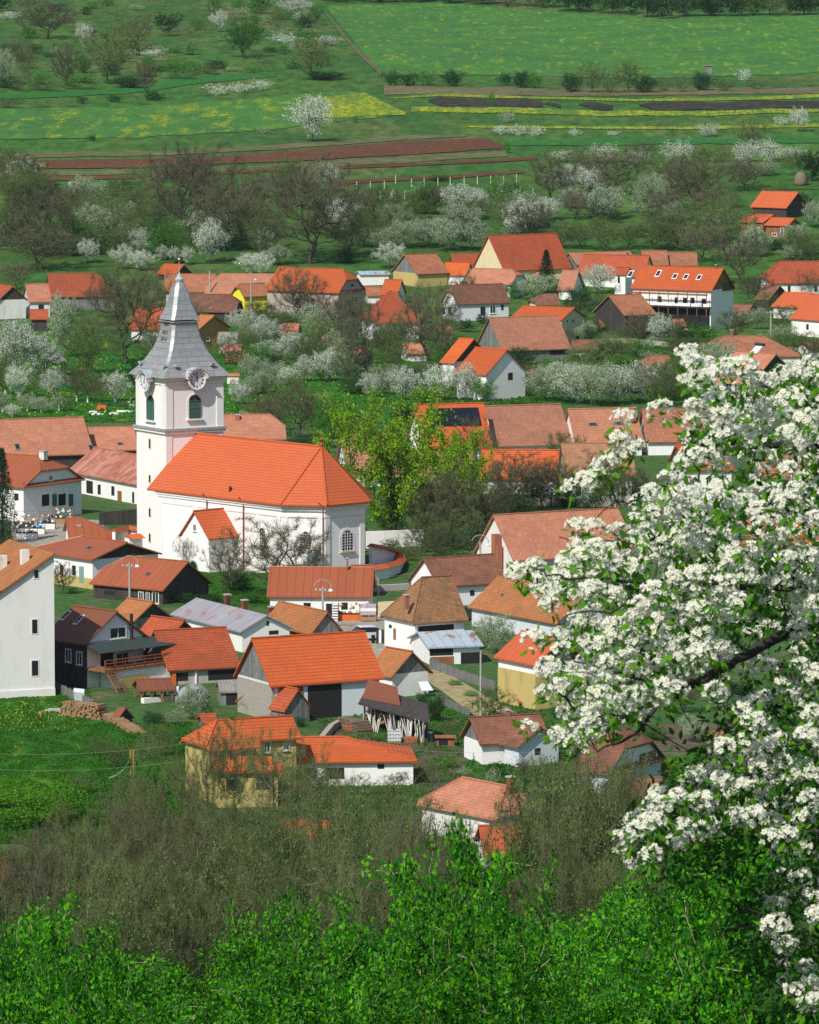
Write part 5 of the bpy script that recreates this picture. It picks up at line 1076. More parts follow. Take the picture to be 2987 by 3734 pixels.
# hedge across the field and bushes on the banks
for a in '''bush_dark 1430 312 60 70;bush_dark 1492 314 56 72;bush_green 1555 314 58 74;bush 1600 318 44 60;bush_dark 1652 314 64 84;bush 1712 320 40 80;bush_dark 1842 310 48 60;bush_dark 1905 320 64 84;bush_green 1950 322 58 70;bush 2010 330 50 80
bush_dark 2085 336 78 84;budding 2160 338 105 100;bush 2225 340 80 90;budding 2292 336 110 95;bush_dark 2350 338 66 90;bush 2420 334 60 90;bush 2490 336 66 90;bush_dark 2560 330 74 80;bush 2640 332 50 100;bush_blossom 2712 296 54 60;bush 2760 325 44 110;bush 2860 318 36 120;bush 2950 312 36 110
bush_green 1790 392 62 30;bush_blossom 1828 492 40 66;bush_blossom 1892 494 42 70;bush_blossom 1956 496 42 60;bush 1850 450 46 90;bush_blossom 1850 446 40 60;blossom 2914 480 92 72;bush_blossom 2850 458 38 64;bush_blossom 2582 498 54 84;bush_blossom 2096 496 28 50;bush_blossom 2235 494 20 50
bush 1690 436 26 60;bush 2400 460 26 80;bush 2105 452 24 60;bush_pale 960 486 30 50;bush_dark 335 512 22 34;bush 462 508 18 40
blossom 2060 590 44 90;bush 2120 592 50 130;bush_blossom 2200 594 74 120;bare 2350 600 86 110;bush_blossom 2330 598 60 90;bush_blossom 2470 596 90 120;bush 2560 590 60 110;bush_blossom 2720 592 86 100;bush_blossom 2800 590 84 120;bush_blossom 2890 576 46 100;bush 2640 590 56 90;budding 2740 550 110 120'''.replace('\n', ';').split(';'):
    k, *q = a.split(); T(k, *map(float, q))
for i in range(44):
    u = 1180 + i * 42 + rnd.uniform(-20, 20); v = np.interp(u, [1180, 1600, 2000, 2400, 2987], [8, 8, 32, 66, 56]) + rnd.uniform(-6, 3)
    T(rnd.choice(['budding', 'darktree', 'darktree', 'green', 'bush_dark', 'darktree', 'bush']), u, v, rnd.uniform(60, 100), rnd.uniform(80, 130), 'woodland edge tree along the top of the orchard meadow', 'trees along the top edge of the meadow')
for r in range(9):
    for i in range(13):
        u = 1290 + r * 26 + i * 128 + rnd.uniform(-12, 12); v = 48 + r * 25 + i * 2 + rnd.uniform(-5, 5)
        if v > 262 or u > 2980 or v < np.interp(u, [1190, 1600, 2000, 2400, 2987], [30, 20, 50, 82, 70]): continue
        T('sapling', u, v, rnd.uniform(20, 30), rnd.uniform(14, 20), 'thin young orchard tree planted in rows on the meadow', 'orchard saplings in rows')
# belt of trees behind the village
for a in '''bare 693 892 348 300;bare 1134 962 372 390;bare 165 935 250 240;bare 150 985 160 270;bare 2010 740 172 165;bare 2254 704 150 225;bare 2544 774 200 245;bare 2712 694 112 155;pale 2367 792 146 92;darktree 2962 662 102 110
bare 457 1328 370 330;budding 315 1362 205 185;pale 225 1305 240 120;blossom 42 1374 210 205;blossom 135 1372 155 150;pale 350 815 80 120;blossom 320 962 95 85;blossom 445 982 92 92;blossom 512 932 102 84;blossom 515 987 76 100;blossom 594 952 62 48;blossom 635 962 66 48;blossom 684 967 68 50;blossom 765 962 168 122
blossom 915 1002 82 112;blossom 955 1007 92 86;pale 1012 968 76 90;blossom 1426 977 98 122;pale 1560 902 100 130;pale 1480 905 95 125;pale 1640 915 112 130;pale 1715 915 110 110;pale 1690 830 80 130;pale 1380 905 70 100;budding 1430 850 110 110;budding 1530 800 70 110;bush_dark 1545 780 60 90;blossom 1667 768 62 112;blossom 1835 782 112 76
blossom 2010 802 84 110;blossom 1965 810 90 70;blossom 2236 784 84 76;pale 2160 790 80 90;pale 2090 760 70 90;budding 2050 905 90 120;budding 2120 908 95 110;budding 2205 916 105 120;budding 2290 908 95 110;budding 2380 908 115 130;budding 2440 915 105 110;bush_green 2180 850 60 90;budding 1900 840 90 110;budding 1950 850 80 90
budding 2474 908 155 210;budding 2640 905 150 210;bare 2700 1035 190 200;bare 2560 955 130 160;budding 2902 940 98 105;bare 2853 778 108 48;pale 2970 830 90 70;blossom 2625 830 70 60;budding 2740 850 80 110;bush_dark 2920 760 60 80
bare 820 920 250 200;budding 930 915 200 160;budding 590 850 150 150;bare 880 880 200 150;budding 480 880 120 140;budding 270 930 130 130;budding 1270 940 170 150;budding 1330 900 140 120;bush_dark 1250 960 60 90;bush_dark 650 960 50 60;bush 100 740 46 160;bush 280 725 44 160;bush 420 715 40 120;budding 20 900 130 120;pale 60 850 60 110;blossom 20 860 50 90
bush_dark 1600 660 24 90;pale 1520 720 40 60;pale 1720 725 40 70;pale 1860 700 50 60;budding 1780 760 60 80;bush_dark 2110 620 30 60;bush_pale 2790 640 60 110;bush 2700 640 50 90;budding 2890 640 80 90'''.replace('\n', ';').split(';'):
    k, *q = a.split(); T(k, *map(float, q))
for i in range(190):
    u = rnd.uniform(-30, 3020); v = rnd.uniform(690, 955)
    if v > 880 and 1250 < u < 2500: v -= 110
    if 1230 < u < 1960 and v < 770: continue
    if u > 2640 and v < 905: continue
    k = rnd.choice(['budding', 'budding', 'pale', 'bush', 'bare', 'bush_dark', 'budding', 'bush_pale', 'blossom', 'green']); hh_ = rnd.uniform(70, 150) if k[:2] != 'bu' or k == 'budding' else rnd.uniform(36, 64)
    T(k, u, v, hh_, hh_ * rnd.uniform(.8, 1.2) if k[:4] != 'bush' else rnd.uniform(70, 120))
for a in '''budding 520 1100 110 110;bare 60 1060 110 130;budding 400 1140 100 110;bush_dark 250 1150 40 90;pale 560 1290 90 100;budding 640 1180 90 90;budding 900 1300 120 120;bush_dark 1000 1350 60 110;budding 1130 1340 130 130;budding 1270 1400 150 130;bare 1190 1200 130 130;budding 1400 1300 120 120;bush_dark 1300 1330 60 110;budding 1450 1360 130 120;bare 1500 1180 120 130;bush 1560 1240 60 100;budding 1640 1230 90 90;bush_dark 1700 1210 50 80;budding 2180 1140 90 90;bare 2440 1150 120 120;bush_dark 2540 1230 60 120;budding 2680 1240 110 110;bare 2760 1120 130 140;budding 2860 1210 90 120;bush_green 2720 1300 50 110;budding 2820 1330 100 120;bush_dark 2640 1380 60 120;pale 2560 1400 90 110;budding 2480 1330 100 90;bare 2950 1090 110 110;budding 2960 1330 110 120
budding 620 1560 90 120;bare 960 1590 170 150;green 1150 1560 120 110;bush_green 1230 1600 80 110;budding 1280 1640 130 120;bush_dark 1100 1640 60 120;bush_green 1600 1850 90 140;bare 2190 1830 170 150;budding 2250 1850 140 130;bush_dark 2160 1860 80 120;bare 2010 1850 190 160;green 1985 1690 60 130;bush_green 1830 1850 90 110;budding 1820 1740 120 130;bush_dark 1690 1790 60 120;bush 2420 1870 90 130;budding 2700 1900 120 150;bush_dark 1480 1560 90 90;budding 1700 1560 60 80;bush_green 920 2200 44 110;bush_dark 780 2210 44 110;bush_dark 1060 2190 50 90;bush 1360 2320 30 60
bush_dark 560 2640 50 90;budding 760 2620 70 70;bush 1000 2640 44 90;bush_dark 1090 2650 40 70;bush 2000 2480 60 110;bush_dark 2200 2480 80 140;budding 2300 2560 110 140;bush_green 2150 2640 70 130;bare 2500 2600 140 150;bush_dark 2700 2560 80 150;bush_green 2380 2700 60 120;bare 1640 2690 70 80;bush 1950 2660 50 110;bush_dark 2080 2760 60 90;budding 1960 2860 110 130;bush_green 1640 2800 40 70;bush 1730 2880 60 100;bush_dark 2480 2880 70 150;bush_green 2600 2800 80 170;budding 2700 2780 130 160;bush_dark 2900 2700 90 160;bush_green 2870 2880 90 180;bare 2880 2560 150 160;bush_dark 2880 2300 90 180;bush_green 2560 2380 80 150;budding 2750 2250 130 160'''.replace('\n', ';').split(';'):
    k, *q = a.split(); T(k, *map(float, q))
for i in range(110):
    u = rnd.uniform(500, 2900); v = rnd.uniform(1180, 1450)
    if 1560 < u < 2100 and v < 1420: continue
    if 560 < u < 880: continue
    T(rnd.choice(['bush', 'bush_pale', 'bush_green', 'budding', 'pale', 'bush_dark']), u, v, rnd.uniform(40, 100), rnd.uniform(80, 150))
# inside the upper village
for a in '''bare 1081 1163 195 190;bare 1320 1400 320 175;bare 1564 1350 325 245;bare 1698 1150 165 115;pale 1167 1255 150 175;blossom 964 1262 115 115;blossom 880 1218 92 105;blossom 985 1332 92 122;blossom 1065 1312 105 115;blossom 1200 1392 125 135;blossom 1050 1402 70 70;pale 1240 1330 130 120;blossom 1115 1392 100 100;bush 920 1140 50 90;budding 1000 1190 70 90
conifer 1992 1072 165 120;pale 1950 1097 100 135;bush_dark 2110 1165 125 135;blossom 2180 1072 112 135;darktree 2314 1214 105 80;blossom 2404 1254 102 80;bush_pale 2370 1272 48 56;pale 1990 1462 115 125;pale 2075 1468 130 130;blossom 2110 1475 135 120;pale 2175 1482 145 135;blossom 2250 1474 128 120;blossom 2330 1472 142 130;budding 2405 1482 152 135;budding 2460 1462 156 140;budding 1950 1420 95 110;blossom 2040 1440 110 100
blossom 1478 1460 128 128;blossom 1600 1460 134 124;blossom 1696 1460 138 115;bush_green 1770 1464 78 84;pale 1400 1440 110 110;bush_green 1540 1470 50 90;blossom 1350 1450 90 90;bare 1090 1598 215 195;green 1188 1634 182 115;budding 1020 1480 90 100;pale 910 1560 62 110;blossom 870 1475 80 90;budding 2260 1250 60 60;bush_green 2250 1290 50 90;bush_green 1870 1090 60 60;bush 2480 1240 70 100;pale 2760 1200 80 90;budding 2560 1180 80 90;budding 2900 1280 60 100;budding 2600 1290 50 110
bush_dark 2160 1265 80 70;pale 2140 1245 70 60;bush_green 2330 1275 40 60;bare 2050 1290 100 110;bush_pale 1910 1215 40 50;bush_dark 1760 1180 40 60;budding 1490 1255 90 90;budding 1600 1260 80 90;bush_green 1610 1330 50 90;bare 1030 1245 90 90;bush_green 700 1330 40 60;budding 2800 1150 90 110;budding 2720 1110 110 90;bush_blossom 2700 1180 60 110'''.replace('\n', ';').split(';'):
    k, *q = a.split(); T(k, *map(float, q))
for a in '''bare 1850 1870 210 210;bare 1980 1860 190 190;budding 2080 1840 150 150;bare 2230 1845 190 180;bush_dark 1880 1890 90 140;bush_dark 1760 1900 100 150;bush_dark 1640 1900 90 140;budding 1580 1780 120 130;bare 1760 1990 220 220;bush_dark 1830 1990 90 150;bare 1560 2000 260 190;bush 1480 2030 90 120;bush_dark 1350 1760 80 100;green 1300 1700 120 110;budding 1000 1570 110 120;bush_dark 880 1600 50 110
budding 580 1290 130 130;bare 700 1220 120 110;budding 820 1330 110 120;bush_green 760 1370 60 110;pale 930 1400 110 120;budding 1180 1290 140 140;bare 1260 1260 200 170;bush_dark 1420 1260 70 120;budding 1640 1330 120 110;bush_dark 1900 1330 70 130;budding 2230 1330 110 130;budding 2140 1390 130 140;bush_green 2020 1370 70 130;bare 2330 1250 120 110;bush_dark 2480 1290 60 110;budding 2570 1340 100 120;bush_green 2690 1350 60 110'''.replace('\n', ';').split(';'):
    k, *q = a.split(); T(k, *map(float, q))
# whitewashed garden trees left of the tower
for a in '''budding 20 1440 150 110;blossom 70 1450 130 110;budding 130 1452 110 90;blossom 196 1455 120 100;bare 280 1465 150 110;budding 320 1470 130 110;bare 355 1484 120 90;blossom 421 1465 115 105;pale 100 1500 70 80;pale 10 1505 80 70;pale 150 1505 60 80;pale 215 1500 60 60;blossom 45 1520 50 60;budding 250 1500 60 60;budding 420 1300 70 70'''.replace('\n', ';').split(';'):
    k, *q = a.split(); T(k, *map(float, q), wash=True)
# around the church and square
T('lime', 1420, 1988, 565, 440, 'big lime green leafing tree beside the church apse', None); T('lime', 1650, 1935, 375, 300, 'second lime green tree crown right of the big one over the orange roofs', None)
T('green', 1440, 1985, 310, 150, 'ivy green growth around the foot of the big lime green tree', None)
for a in '''bare 1645 1998 320 210;bare 1882 1862 225 235;bare 1735 1762 250 165;bare 2135 1812 190 205;bare 2320 1842 140 130;bush 1560 2015 190 190;bush 1705 2006 170 180;bush 1610 2030 120 170;bush_dark 1950 1840 110 130;bush_dark 2070 1850 90 110;bush 1800 1880 130 150;bare 1540 1990 240 150;bush_dark 2000 1640 60 150;budding 2420 1840 100 120;budding 2060 1700 130 150;budding 1930 1640 120 150
bare 1035 2182 300 410;bare 834 2172 216 175;bare 677 2080 130 90;bush_dark 865 2152 72 125;bush_dark 609 2197 40 110;bush_dark 700 2200 40 110;bare 228 2168 125 105;pale 1810 2386 150 155;bare 1717 2152 115 145;budding 1801 2614 115 135;bush_dark 1583 2632 105 84;pale 702 2626 130 118;bush_pale 640 2640 60 90;bush_green 870 2660 50 120;pale 2524 2708 108 96;lime 2440 2836 75 190;bush_green 265 2165 30 50
bush_dark 2055 2620 50 90;bush_green 1660 2500 24 60;bush_green 1720 2540 24 60;bush_green 2000 2560 50 100;bush_dark 1540 2560 40 50;budding 2080 2380 90 90;bush 1500 2045 60 90;bush_dark 1420 2010 50 60;budding 740 2690 60 90;budding 560 2700 70 100;bush_dark 1810 2830 60 70;bush_pale 1800 2860 70 60;bush_pale 1690 2830 40 50;bush_green 1400 2700 30 90'''.replace('\n', ';').split(';'):
    k, *q = a.split(); T(k, *map(float, q))
T('conifer', 10, 1985, 360, 170, 'dark spruce at the left edge beside the arched door house', None); T('conifer', 868, 2880, 90, 60, 'small dark fir in front of the yellow house', None)
# bare thicket below the village
thk = 'bare shrubs of the thicket below the village'
T('bush_lime', 150, 3000, 175, 360, 'large bright green bush at the left above the bare thicket', None, Y=440); T('bush_lime', 30, 2975, 120, 190, 'smaller bright green bush at the left edge above the thicket', None, Y=450)
top = lambda u: np.interp(u, [-80, 200, 330, 500, 900, 1200, 1450, 1650, 1800, 1900, 2100, 2300, 2450], [3050, 3010, 2900, 2840, 2850, 2850, 2850, 2900, 3060, 2900, 2760, 2820, 2930])
for r, (Y, dv, st) in enumerate(((425, 40, 135), (392, 20, 125), (362, 90, 130), (335, 230, 130), (312, 330, 140))):
    for i in range(22):
        u = -70 + i * st + rnd.uniform(-55, 55)
        if u > 2480: break
        p = at_y(u, 3000, Y); zg = float(terr(p.x, Y)); vb = proj((p.x, Y, zg))[1]; tv = top(u) + dv - 60 + rnd.uniform(-80, 110)
        if r == 0 and 600 < u < 1680: tv += 190
        if r == 1 and 1560 < u < 2000: tv += 200
        if r == 1 and 560 < u < 1560: tv += 60
        if 1560 < u < 1900 and r > 1: tv += 130
        if 560 < u < 900 and r > 1: tv += 50
        T(rnd.choice(['wood', 'wood_olive', 'wood_olive', 'wood_olive', 'budding', 'thicket_olive', 'wood']), u, vb, vb - tv, (vb - tv) * rnd.uniform(.42, .62), 'bare or budding slender tree in the dense thicket below the village', thk, Y=Y)
for u, tv, Y, w in ((2060, 2745, 372, 430), (2230, 2800, 380, 330), (500, 2880, 342, 330), (690, 2930, 338, 260), (1520, 2880, 340, 380), (130, 2990, 336, 330), (860, 2560, 440, 200), (1000, 2640, 436, 220), (760, 2640, 438, 180), (1160, 2700, 430, 240)):
    p = at_y(u, 3000, Y); vb = proj((p.x, Y, float(terr(p.x, Y))))[1]; T('bare' if Y < 400 else 'wood', u, vb, vb - tv, w, None, None, Y=Y)
for u, v, h, w, k in ((360, 2760, 90, 120, 'wood_olive'), (430, 2800, 110, 130, 'bush'), (540, 2820, 150, 140, 'wood_olive'), (600, 2760, 120, 110, 'budding'), (560, 2900, 130, 150, 'bush_green'), (640, 2920, 170, 120, 'wood_olive'), (480, 2920, 110, 130, 'budding'), (300, 2900, 90, 130, 'wood_olive'), (1180, 2880, 90, 130, 'bush'), (1320, 2900, 80, 140, 'bush'), (1090, 2910, 100, 120, 'wood'), (920, 2920, 120, 130, 'wood'), (1440, 2900, 90, 120, 'wood'), (1560, 2860, 90, 90, 'wood'), (1470, 2860, 60, 80, 'bush_dark'), (700, 2960, 130, 140, 'wood')):
    T(k, u, v, h, w)
# green shrubs on the slope in front
ftop = [0, 3420, 100, 3310, 200, 3290, 270, 3480, 330, 3400, 450, 3440, 600, 3490, 700, 3525, 790, 3480, 860, 3420, 1000, 3300, 1150, 3280, 1250, 3345, 1330, 3330, 1420, 3340, 1500, 3400, 1560, 3280, 1650, 3180, 1760, 3240, 1850, 3300, 2000, 3260, 2150, 3230, 2300, 3250, 2420, 3230, 2500, 3110, 2700, 3060, 3000, 2900]
fg = 'green shrubs on the slope in front'
for Y, st, dv, w0, kd in ((150, 150, 60, 420, 'front'), (105, 150, 25, 420, 'front'), (75, 170, 150, 470, 'frontnear'), (56, 190, 270, 520, 'frontnear')):
    u = -60
    while u < 3100:
        uu = u + rnd.uniform(-40, 40); tv = np.interp(uu, ftop[0::2], ftop[1::2]) + dv + rnd.uniform(-60, 80)
        p = at_y(uu, 3700, Y); zg = float(terr(p.x, Y)); vb = proj((p.x, Y, zg))[1]
        if tv < 3760: T(kd, uu, vb, vb - tv, max(w0, .8 * (vb - tv)) * rnd.uniform(.85, 1.2), 'vivid green leafy bush on the slope in the foreground', fg, Y=Y)
        u += st

for u, tv, Y, w in ((1690, 2985, 66, 260), (1620, 3080, 70, 230), (1790, 3190, 64, 260), (130, 3270, 62, 330), (230, 3300, 70, 200), (2560, 3060, 58, 380), (2780, 3020, 56, 420), (1010, 3260, 80, 260)):
    p = at_y(u, 3700, Y); vb = proj((p.x, Y, float(terr(p.x, Y))))[1]; T('frontnear', u, vb, vb - tv, max(w, .55 * (vb - tv)), 'tall vivid green shrub rising above the other front bushes', 'tall front shrubs', Y=Y)

plant()
# ------------------------------------------------------------------ the pear tree in blossom close to the camera, at the right
M['petal'] = leafmat('pear_petals', (.82, .82, .72), (.76, .77, .64), .35, .6, .03)
M['anther'] = flat('flower_centres', (.34, .38, .12), .8)
M['lf_pear'] = leafmat('young_pear_leaves', (.16, .40, .025), (.09, .26, .02), .5, .45, .05)
M['lf_pear2'] = leafmat('dark_pear_leaves', (.045, .17, .02), (.03, .11, .018), .4, .4, .05)  # darker leaf colour, used on the leafy twigs
M['pear_bark'] = flat('pear_bark', (.045, .038, .032), .95, 0, .5, 30)
def pear():
    rs = np.random.default_rng(21)
    def pt(u, v, Y): return np.array(at_y(u, v, Y))
    base = at_y(3420, 3700, 22.5); bz = float(terr(base.x, 22.5))
    root = empty('pear_tree', (base.x, 22.5, bz), 'pear tree in full white blossom hanging in from the right, close to the camera', 'pear tree')
    limbs = [[(3420, 3900, 22.5, .075), (3390, 3300, 22.5, .07), (3330, 2800, 22.4, .065), (3250, 2350, 22.3, .055), (3200, 1900, 22.3, .04), (3180, 1500, 22.2, .025), (3120, 1200, 22.2, .012)],
      [(3250, 2350, 22.3, .036), (3080, 2260, 22.1, .034), (2900, 2290, 21.9, .03), (2740, 2370, 21.7, .026), (2570, 2480, 21.5, .022), (2400, 2560, 21.4, .017), (2240, 2620, 21.3, .012), (2090, 2590, 21.2, .008), (2010, 2480, 21.1, .005)],
      [(2570, 2480, 21.5, .018), (2400, 2500, 21.8, .013), (2230, 2440, 22.0, .009), (2060, 2400, 22.1, .005)],
      [(2400, 2560, 21.4, .013), (2320, 2680, 21.2, .008), (2180, 2740, 21.1, .005)],
      [(3220, 2050, 22.3, .034), (3000, 2130, 21.9, .028), (2800, 2150, 21.6, .02), (2600, 2120, 21.4, .015), (2380, 2130, 21.3, .011), (2180, 2120, 21.2, .008), (2010, 2090, 21.1, .005), (1930, 2070, 21.1, .003)],
      [(2600, 2120, 21.4, .012), (2450, 2000, 21.8, .009), (2300, 1950, 22.0, .006), (2100, 1990, 22.2, .004), (2040, 1960, 22.2, .003)],
      [(2380, 2130, 21.3, .009), (2250, 2230, 21.1, .006), (2090, 2230, 21.0, .004), (1980, 2340, 21.0, .003)],
      [(3190, 1700, 22.2, .028), (3000, 1640, 22.0, .022), (2820, 1625, 21.8, .018), (2650, 1640, 21.7, .014), (2520, 1690, 21.6, .01), (2400, 1790, 21.6, .007), (2260, 1850, 21.6, .004), (2205, 1740, 21.6, .003)],
      [(2820, 1625, 21.8, .013), (2700, 1520, 22.0, .009), (2560, 1560, 22.2, .006), (2470, 1500, 22.3, .003)],
      [(3170, 1500, 22.2, .02), (3000, 1450, 22.0, .014), (2850, 1440, 21.9, .011), (2700, 1380, 21.8, .007), (2560, 1310, 21.8, .004), (2490, 1285, 21.8, .002)],
      [(3300, 2650, 22.4, .03), (3100, 2690, 22.0, .024), (2900, 2720, 21.7, .018), (2720, 2830, 21.5, .014), (2560, 2930, 21.3, .01), (2400, 3020, 21.2, .007), (2260, 3110, 21.2, .004)],
      [(2900, 2720, 21.7, .014), (2760, 2680, 21.9, .01), (2600, 2740, 22.0, .006), (2480, 2800, 22.0, .003)],
      [(3360, 3000, 22.5, .028), (3150, 3000, 22.1, .02), (2980, 3080, 21.8, .015), (2850, 3200, 21.6, .01), (2760, 3350, 21.6, .006)],
      [(3380, 3300, 22.5, .022), (3150, 3350, 22.1, .014), (3000, 3450, 21.9, .009), (2900, 3600, 21.8, .005)],
      [(3210, 2000, 22.3, .028), (3050, 1880, 22.6, .02), (2860, 1860, 22.8, .014), (2650, 1900, 22.9, .01), (2450, 1900, 23.0, .006), (2330, 1960, 23, .003)],
      [(3390, 3250, 22.5, .03), (3200, 3180, 22.6, .022), (3020, 3120, 22.7, .016), (2860, 3100, 22.8, .01), (2700, 3120, 22.9, .005)],
      [(3360, 2950, 22.5, .03), (3180, 2860, 22.8, .022), (3000, 2840, 23, .016), (2820, 2860, 23.1, .01), (2640, 2980, 23.2, .005)], [(3395, 3500, 22.5, .03), (3200, 3520, 22.7, .02), (3040, 3580, 22.8, .013), (2920, 3680, 22.9, .006)],
      [(3290, 2550, 22.4, .03), (3120, 2540, 22.7, .022), (2950, 2560, 22.9, .016), (2780, 2590, 23.0, .01), (2620, 2640, 23.1, .005)],
      [(3240, 2300, 22.3, .028), (3050, 2420, 22.8, .02), (2850, 2440, 23.0, .015), (2650, 2330, 23.1, .01), (2450, 2280, 23.1, .007), (2280, 2290, 23.0, .004)]]
    S0, S1, A0, A1 = [], [], [], []; samp = []; sr = []
    def poly(P, rr):
        for i in range(len(P) - 1): S0.append(P[i]); S1.append(P[i + 1]); A0.append(rr[i]); A1.append(rr[i + 1])
    for L in limbs:
        P = np.array([pt(u, v, Y) for u, v, Y, r in L]); rr = np.array([q[3] for q in L]) * .8; t = np.linspace(0, len(P) - 1, (len(P) - 1) * 6 + 1)
        # smooth curve through the points
        from numpy import interp
        C = np.stack([interp(t, range(len(P)), P[:, k]) for k in range(3)], 1); K = np.array([.25, .5, .25])
        for _ in range(4): C[1:-1] = C[:-2] * .25 + C[1:-1] * .5 + C[2:] * .25
        C[1:-1] += rs.normal(size=(len(C) - 2, 3)) * .006
        R_ = interp(t, range(len(P)), rr); poly(C, R_); samp += list(C); sr += list(R_)
    samp = np.array(samp); sr = np.array(sr)
    # places of the flower clusters: outline of the crown with its own gaps
    pg = [(3350, 1180), (3120, 1250), (2960, 1335), (2890, 1330), (2800, 1390), (2700, 1330), (2600, 1330), (2500, 1330), (2540, 1440), (2530, 1500), (2480, 1560), (2530, 1640), (2440, 1700), (2400, 1790), (2290, 1840), (2370, 1900), (2250, 1950), (2120, 1980), (2030, 2000), (2040, 2060), (1950, 2120), (1960, 2170), (2060, 2220),
          (2040, 2290), (2010, 2360), (2090, 2400), (1980, 2440), (1955, 2540), (2060, 2580), (1980, 2650), (2060, 2730), (2200, 2690), (2330, 2620), (2450, 2560), (2600, 2540), (2700, 2600), (2640, 2720), (2520, 2830), (2380, 2920), (2270, 3030), (2230, 3130), (2330, 3160), (2500, 3080), (2700, 3010), (2850, 3120), (2800, 3350), (2850, 3600), (3000, 3734), (3350, 3734)]
    pgx, pgy = np.array(pg).T
    def inside(u, v):
        c = False; j = len(pg) - 1
        for i in range(len(pg)):
            if (pgy[i] > v) != (pgy[j] > v) and u < (pgx[j] - pgx[i]) * (v - pgy[i]) / (pgy[j] - pgy[i]) + pgx[i]: c = not c
            j = i
        return c
    single = [(2508, 1298), (2410, 1460), (2420, 1505), (2350, 1430), (2085, 1785), (1900, 2090), (1955, 2070), (1875, 2110), (1950, 2345), (2010, 2215), (2268, 1535), (2260, 1610), (2215, 1705), (2320, 1640), (2190, 1725), (2105, 1930), (2160, 1935), (1925, 2660), (2050, 2690), (2110, 2740), (2145, 1760), (2250, 1675)]
    holes = [(2700, 2440, 190, 110), (2830, 2350, 200, 100), (2650, 2640, 190, 90), (2470, 2680, 190, 80), (2480, 1800, 90, 60), (2640, 1750, 120, 70), (2560, 1600, 70, 50), (2600, 2020, 70, 60), (2900, 2560, 170, 80), (2640, 2500, 130, 80), (2330, 2480, 80, 50), (2200, 2560, 70, 40), (2860, 2950, 130, 60), (2600, 1905, 90, 60), (2800, 1720, 110, 70)]
    C = [(u, v, 21.5) for u, v in single if (u, v) not in ((2410, 1460), (2350, 1430))]
    tries = 0; pts = []
    while len(pts) < 800 and tries < 60000:
        tries += 1; u = rs.uniform(1880, 3300); v = rs.uniform(1190, 3734)
        if not inside(u, v): continue
        pr = 1.0
        if v > 2750: pr = .7
        if v > 3150: pr = .45
        if u > 2800 and 2150 < v < 2700: pr *= .8
        for hx, hy, ha, hb in holes:
            if ((u - hx) / ha) ** 2 + ((v - hy) / hb) ** 2 < 1: pr *= .40
        if rs.random() > pr: continue
        Y = rs.uniform(20.6, 23.2)
        if any((u - a) ** 2 + (v - b) ** 2 < 44 ** 2 and abs(Y - c) < .8 for a, b, c in pts): continue
        pts.append((u, v, Y))
    C += pts
    fl, lv, lv2 = [], [], []
    FV, FQ, FM = [], [], []; nfo = 0
    LVc, LVd, LVs = [], [], []
    allC = np.array([pt(*c) for c in C])
    used = [samp]; 
    allC = allC[np.argsort([np.min(np.linalg.norm(samp - p, axis=1)) for p in allC])]
    for ci, p in enumerate(allC):
        w = samp - p; dd = np.linalg.norm(w * [1, .7, 1], axis=1) + .5 * np.maximum(0, samp[:, 2] - p[2] - .05) - .6 * np.minimum(sr, .02); j = int(np.argmin(dd)); s = samp[j]
        # fruiting twig from the limb to the cluster, bowed upwards
        mid = (s + p) / 2 + np.array([0, 0, .03]) + rs.normal(size=3) * .02; t = np.linspace(0, 1, 6)[:, None]
        K = (1 - t) ** 2 * s + 2 * t * (1 - t) * mid + t * t * p
        poly(K, np.linspace(min(sr[j], .006) * .8, .0016, 6)); samp = np.concatenate([samp, K[2:]]); sr = np.concatenate([sr, np.full(len(K) - 2, .0016)])
        rad = rs.uniform(.032, .052); up = np.array([rs.normal() * .35, -.35 + rs.normal() * .3, 1.0]); up /= np.linalg.norm(up)
        nf = int(rs.uniform(30, 50) * (rad / .04) ** 1.6)
        g = rs.normal(size=(nf, 3)); g /= np.linalg.norm(g, axis=1, keepdims=True); g += up * .55; g /= np.linalg.norm(g, axis=1, keepdims=True)
        cen = p + up * .012 + g * rad * rs.uniform(.75, 1.05, (nf, 1)) * [1.15, 1.15, .85]
        # flowers: five round petals, each two faces, slightly cupped
        nrm = g + rs.normal(size=(nf, 3)) * .35 + np.array([0, -.25, .2]); nrm /= np.linalg.norm(nrm, axis=1, keepdims=True)
        a = np.cross(nrm, rs.normal(size=(nf, 3))); a /= np.linalg.norm(a, axis=1, keepdims=True); b = np.cross(nrm, a)
        R0 = rs.uniform(.0095, .0135, (nf, 1))
        for k in range(5):
            th = k * 1.2566; e = a * math.cos(th) + b * math.sin(th); f = -a * math.sin(th) + b * math.cos(th)
            v = np.stack([cen + e * R0 * .12, cen + e * R0 * .55 + f * R0 * .42 + nrm * R0 * .10, cen + e * R0 * 1.0 + f * R0 * .2 + nrm * R0 * .30, cen + e * R0 * 1.0 - f * R0 * .2 + nrm * R0 * .30, cen + e * R0 * .55 - f * R0 * .42 + nrm * R0 * .10], 1)
            FV.append(v.reshape(-1, 3))
        k = int(rs.integers(5, 10)); q = rs.normal(size=(k, 3)); q[:, 2] -= .35; q[:, 1] -= .2; q /= np.linalg.norm(q, axis=1, keepdims=True)
        LVc.append(np.repeat(p[None], k, 0) + q * rad * .8); LVd.append(q); LVs.append(rs.uniform(.028, .055, k))
        for z in np.linspace(.25, .9, 3):
            if rs.random() < .55: LVc.append(((1 - z) * s + z * p)[None]); h = rs.normal(size=3); LVd.append((h / np.linalg.norm(h))[None]); LVs.append(rs.uniform(.03, .055, 1))
    V = np.concatenate(FV); Q = np.arange(len(V)).reshape(-1, 5)
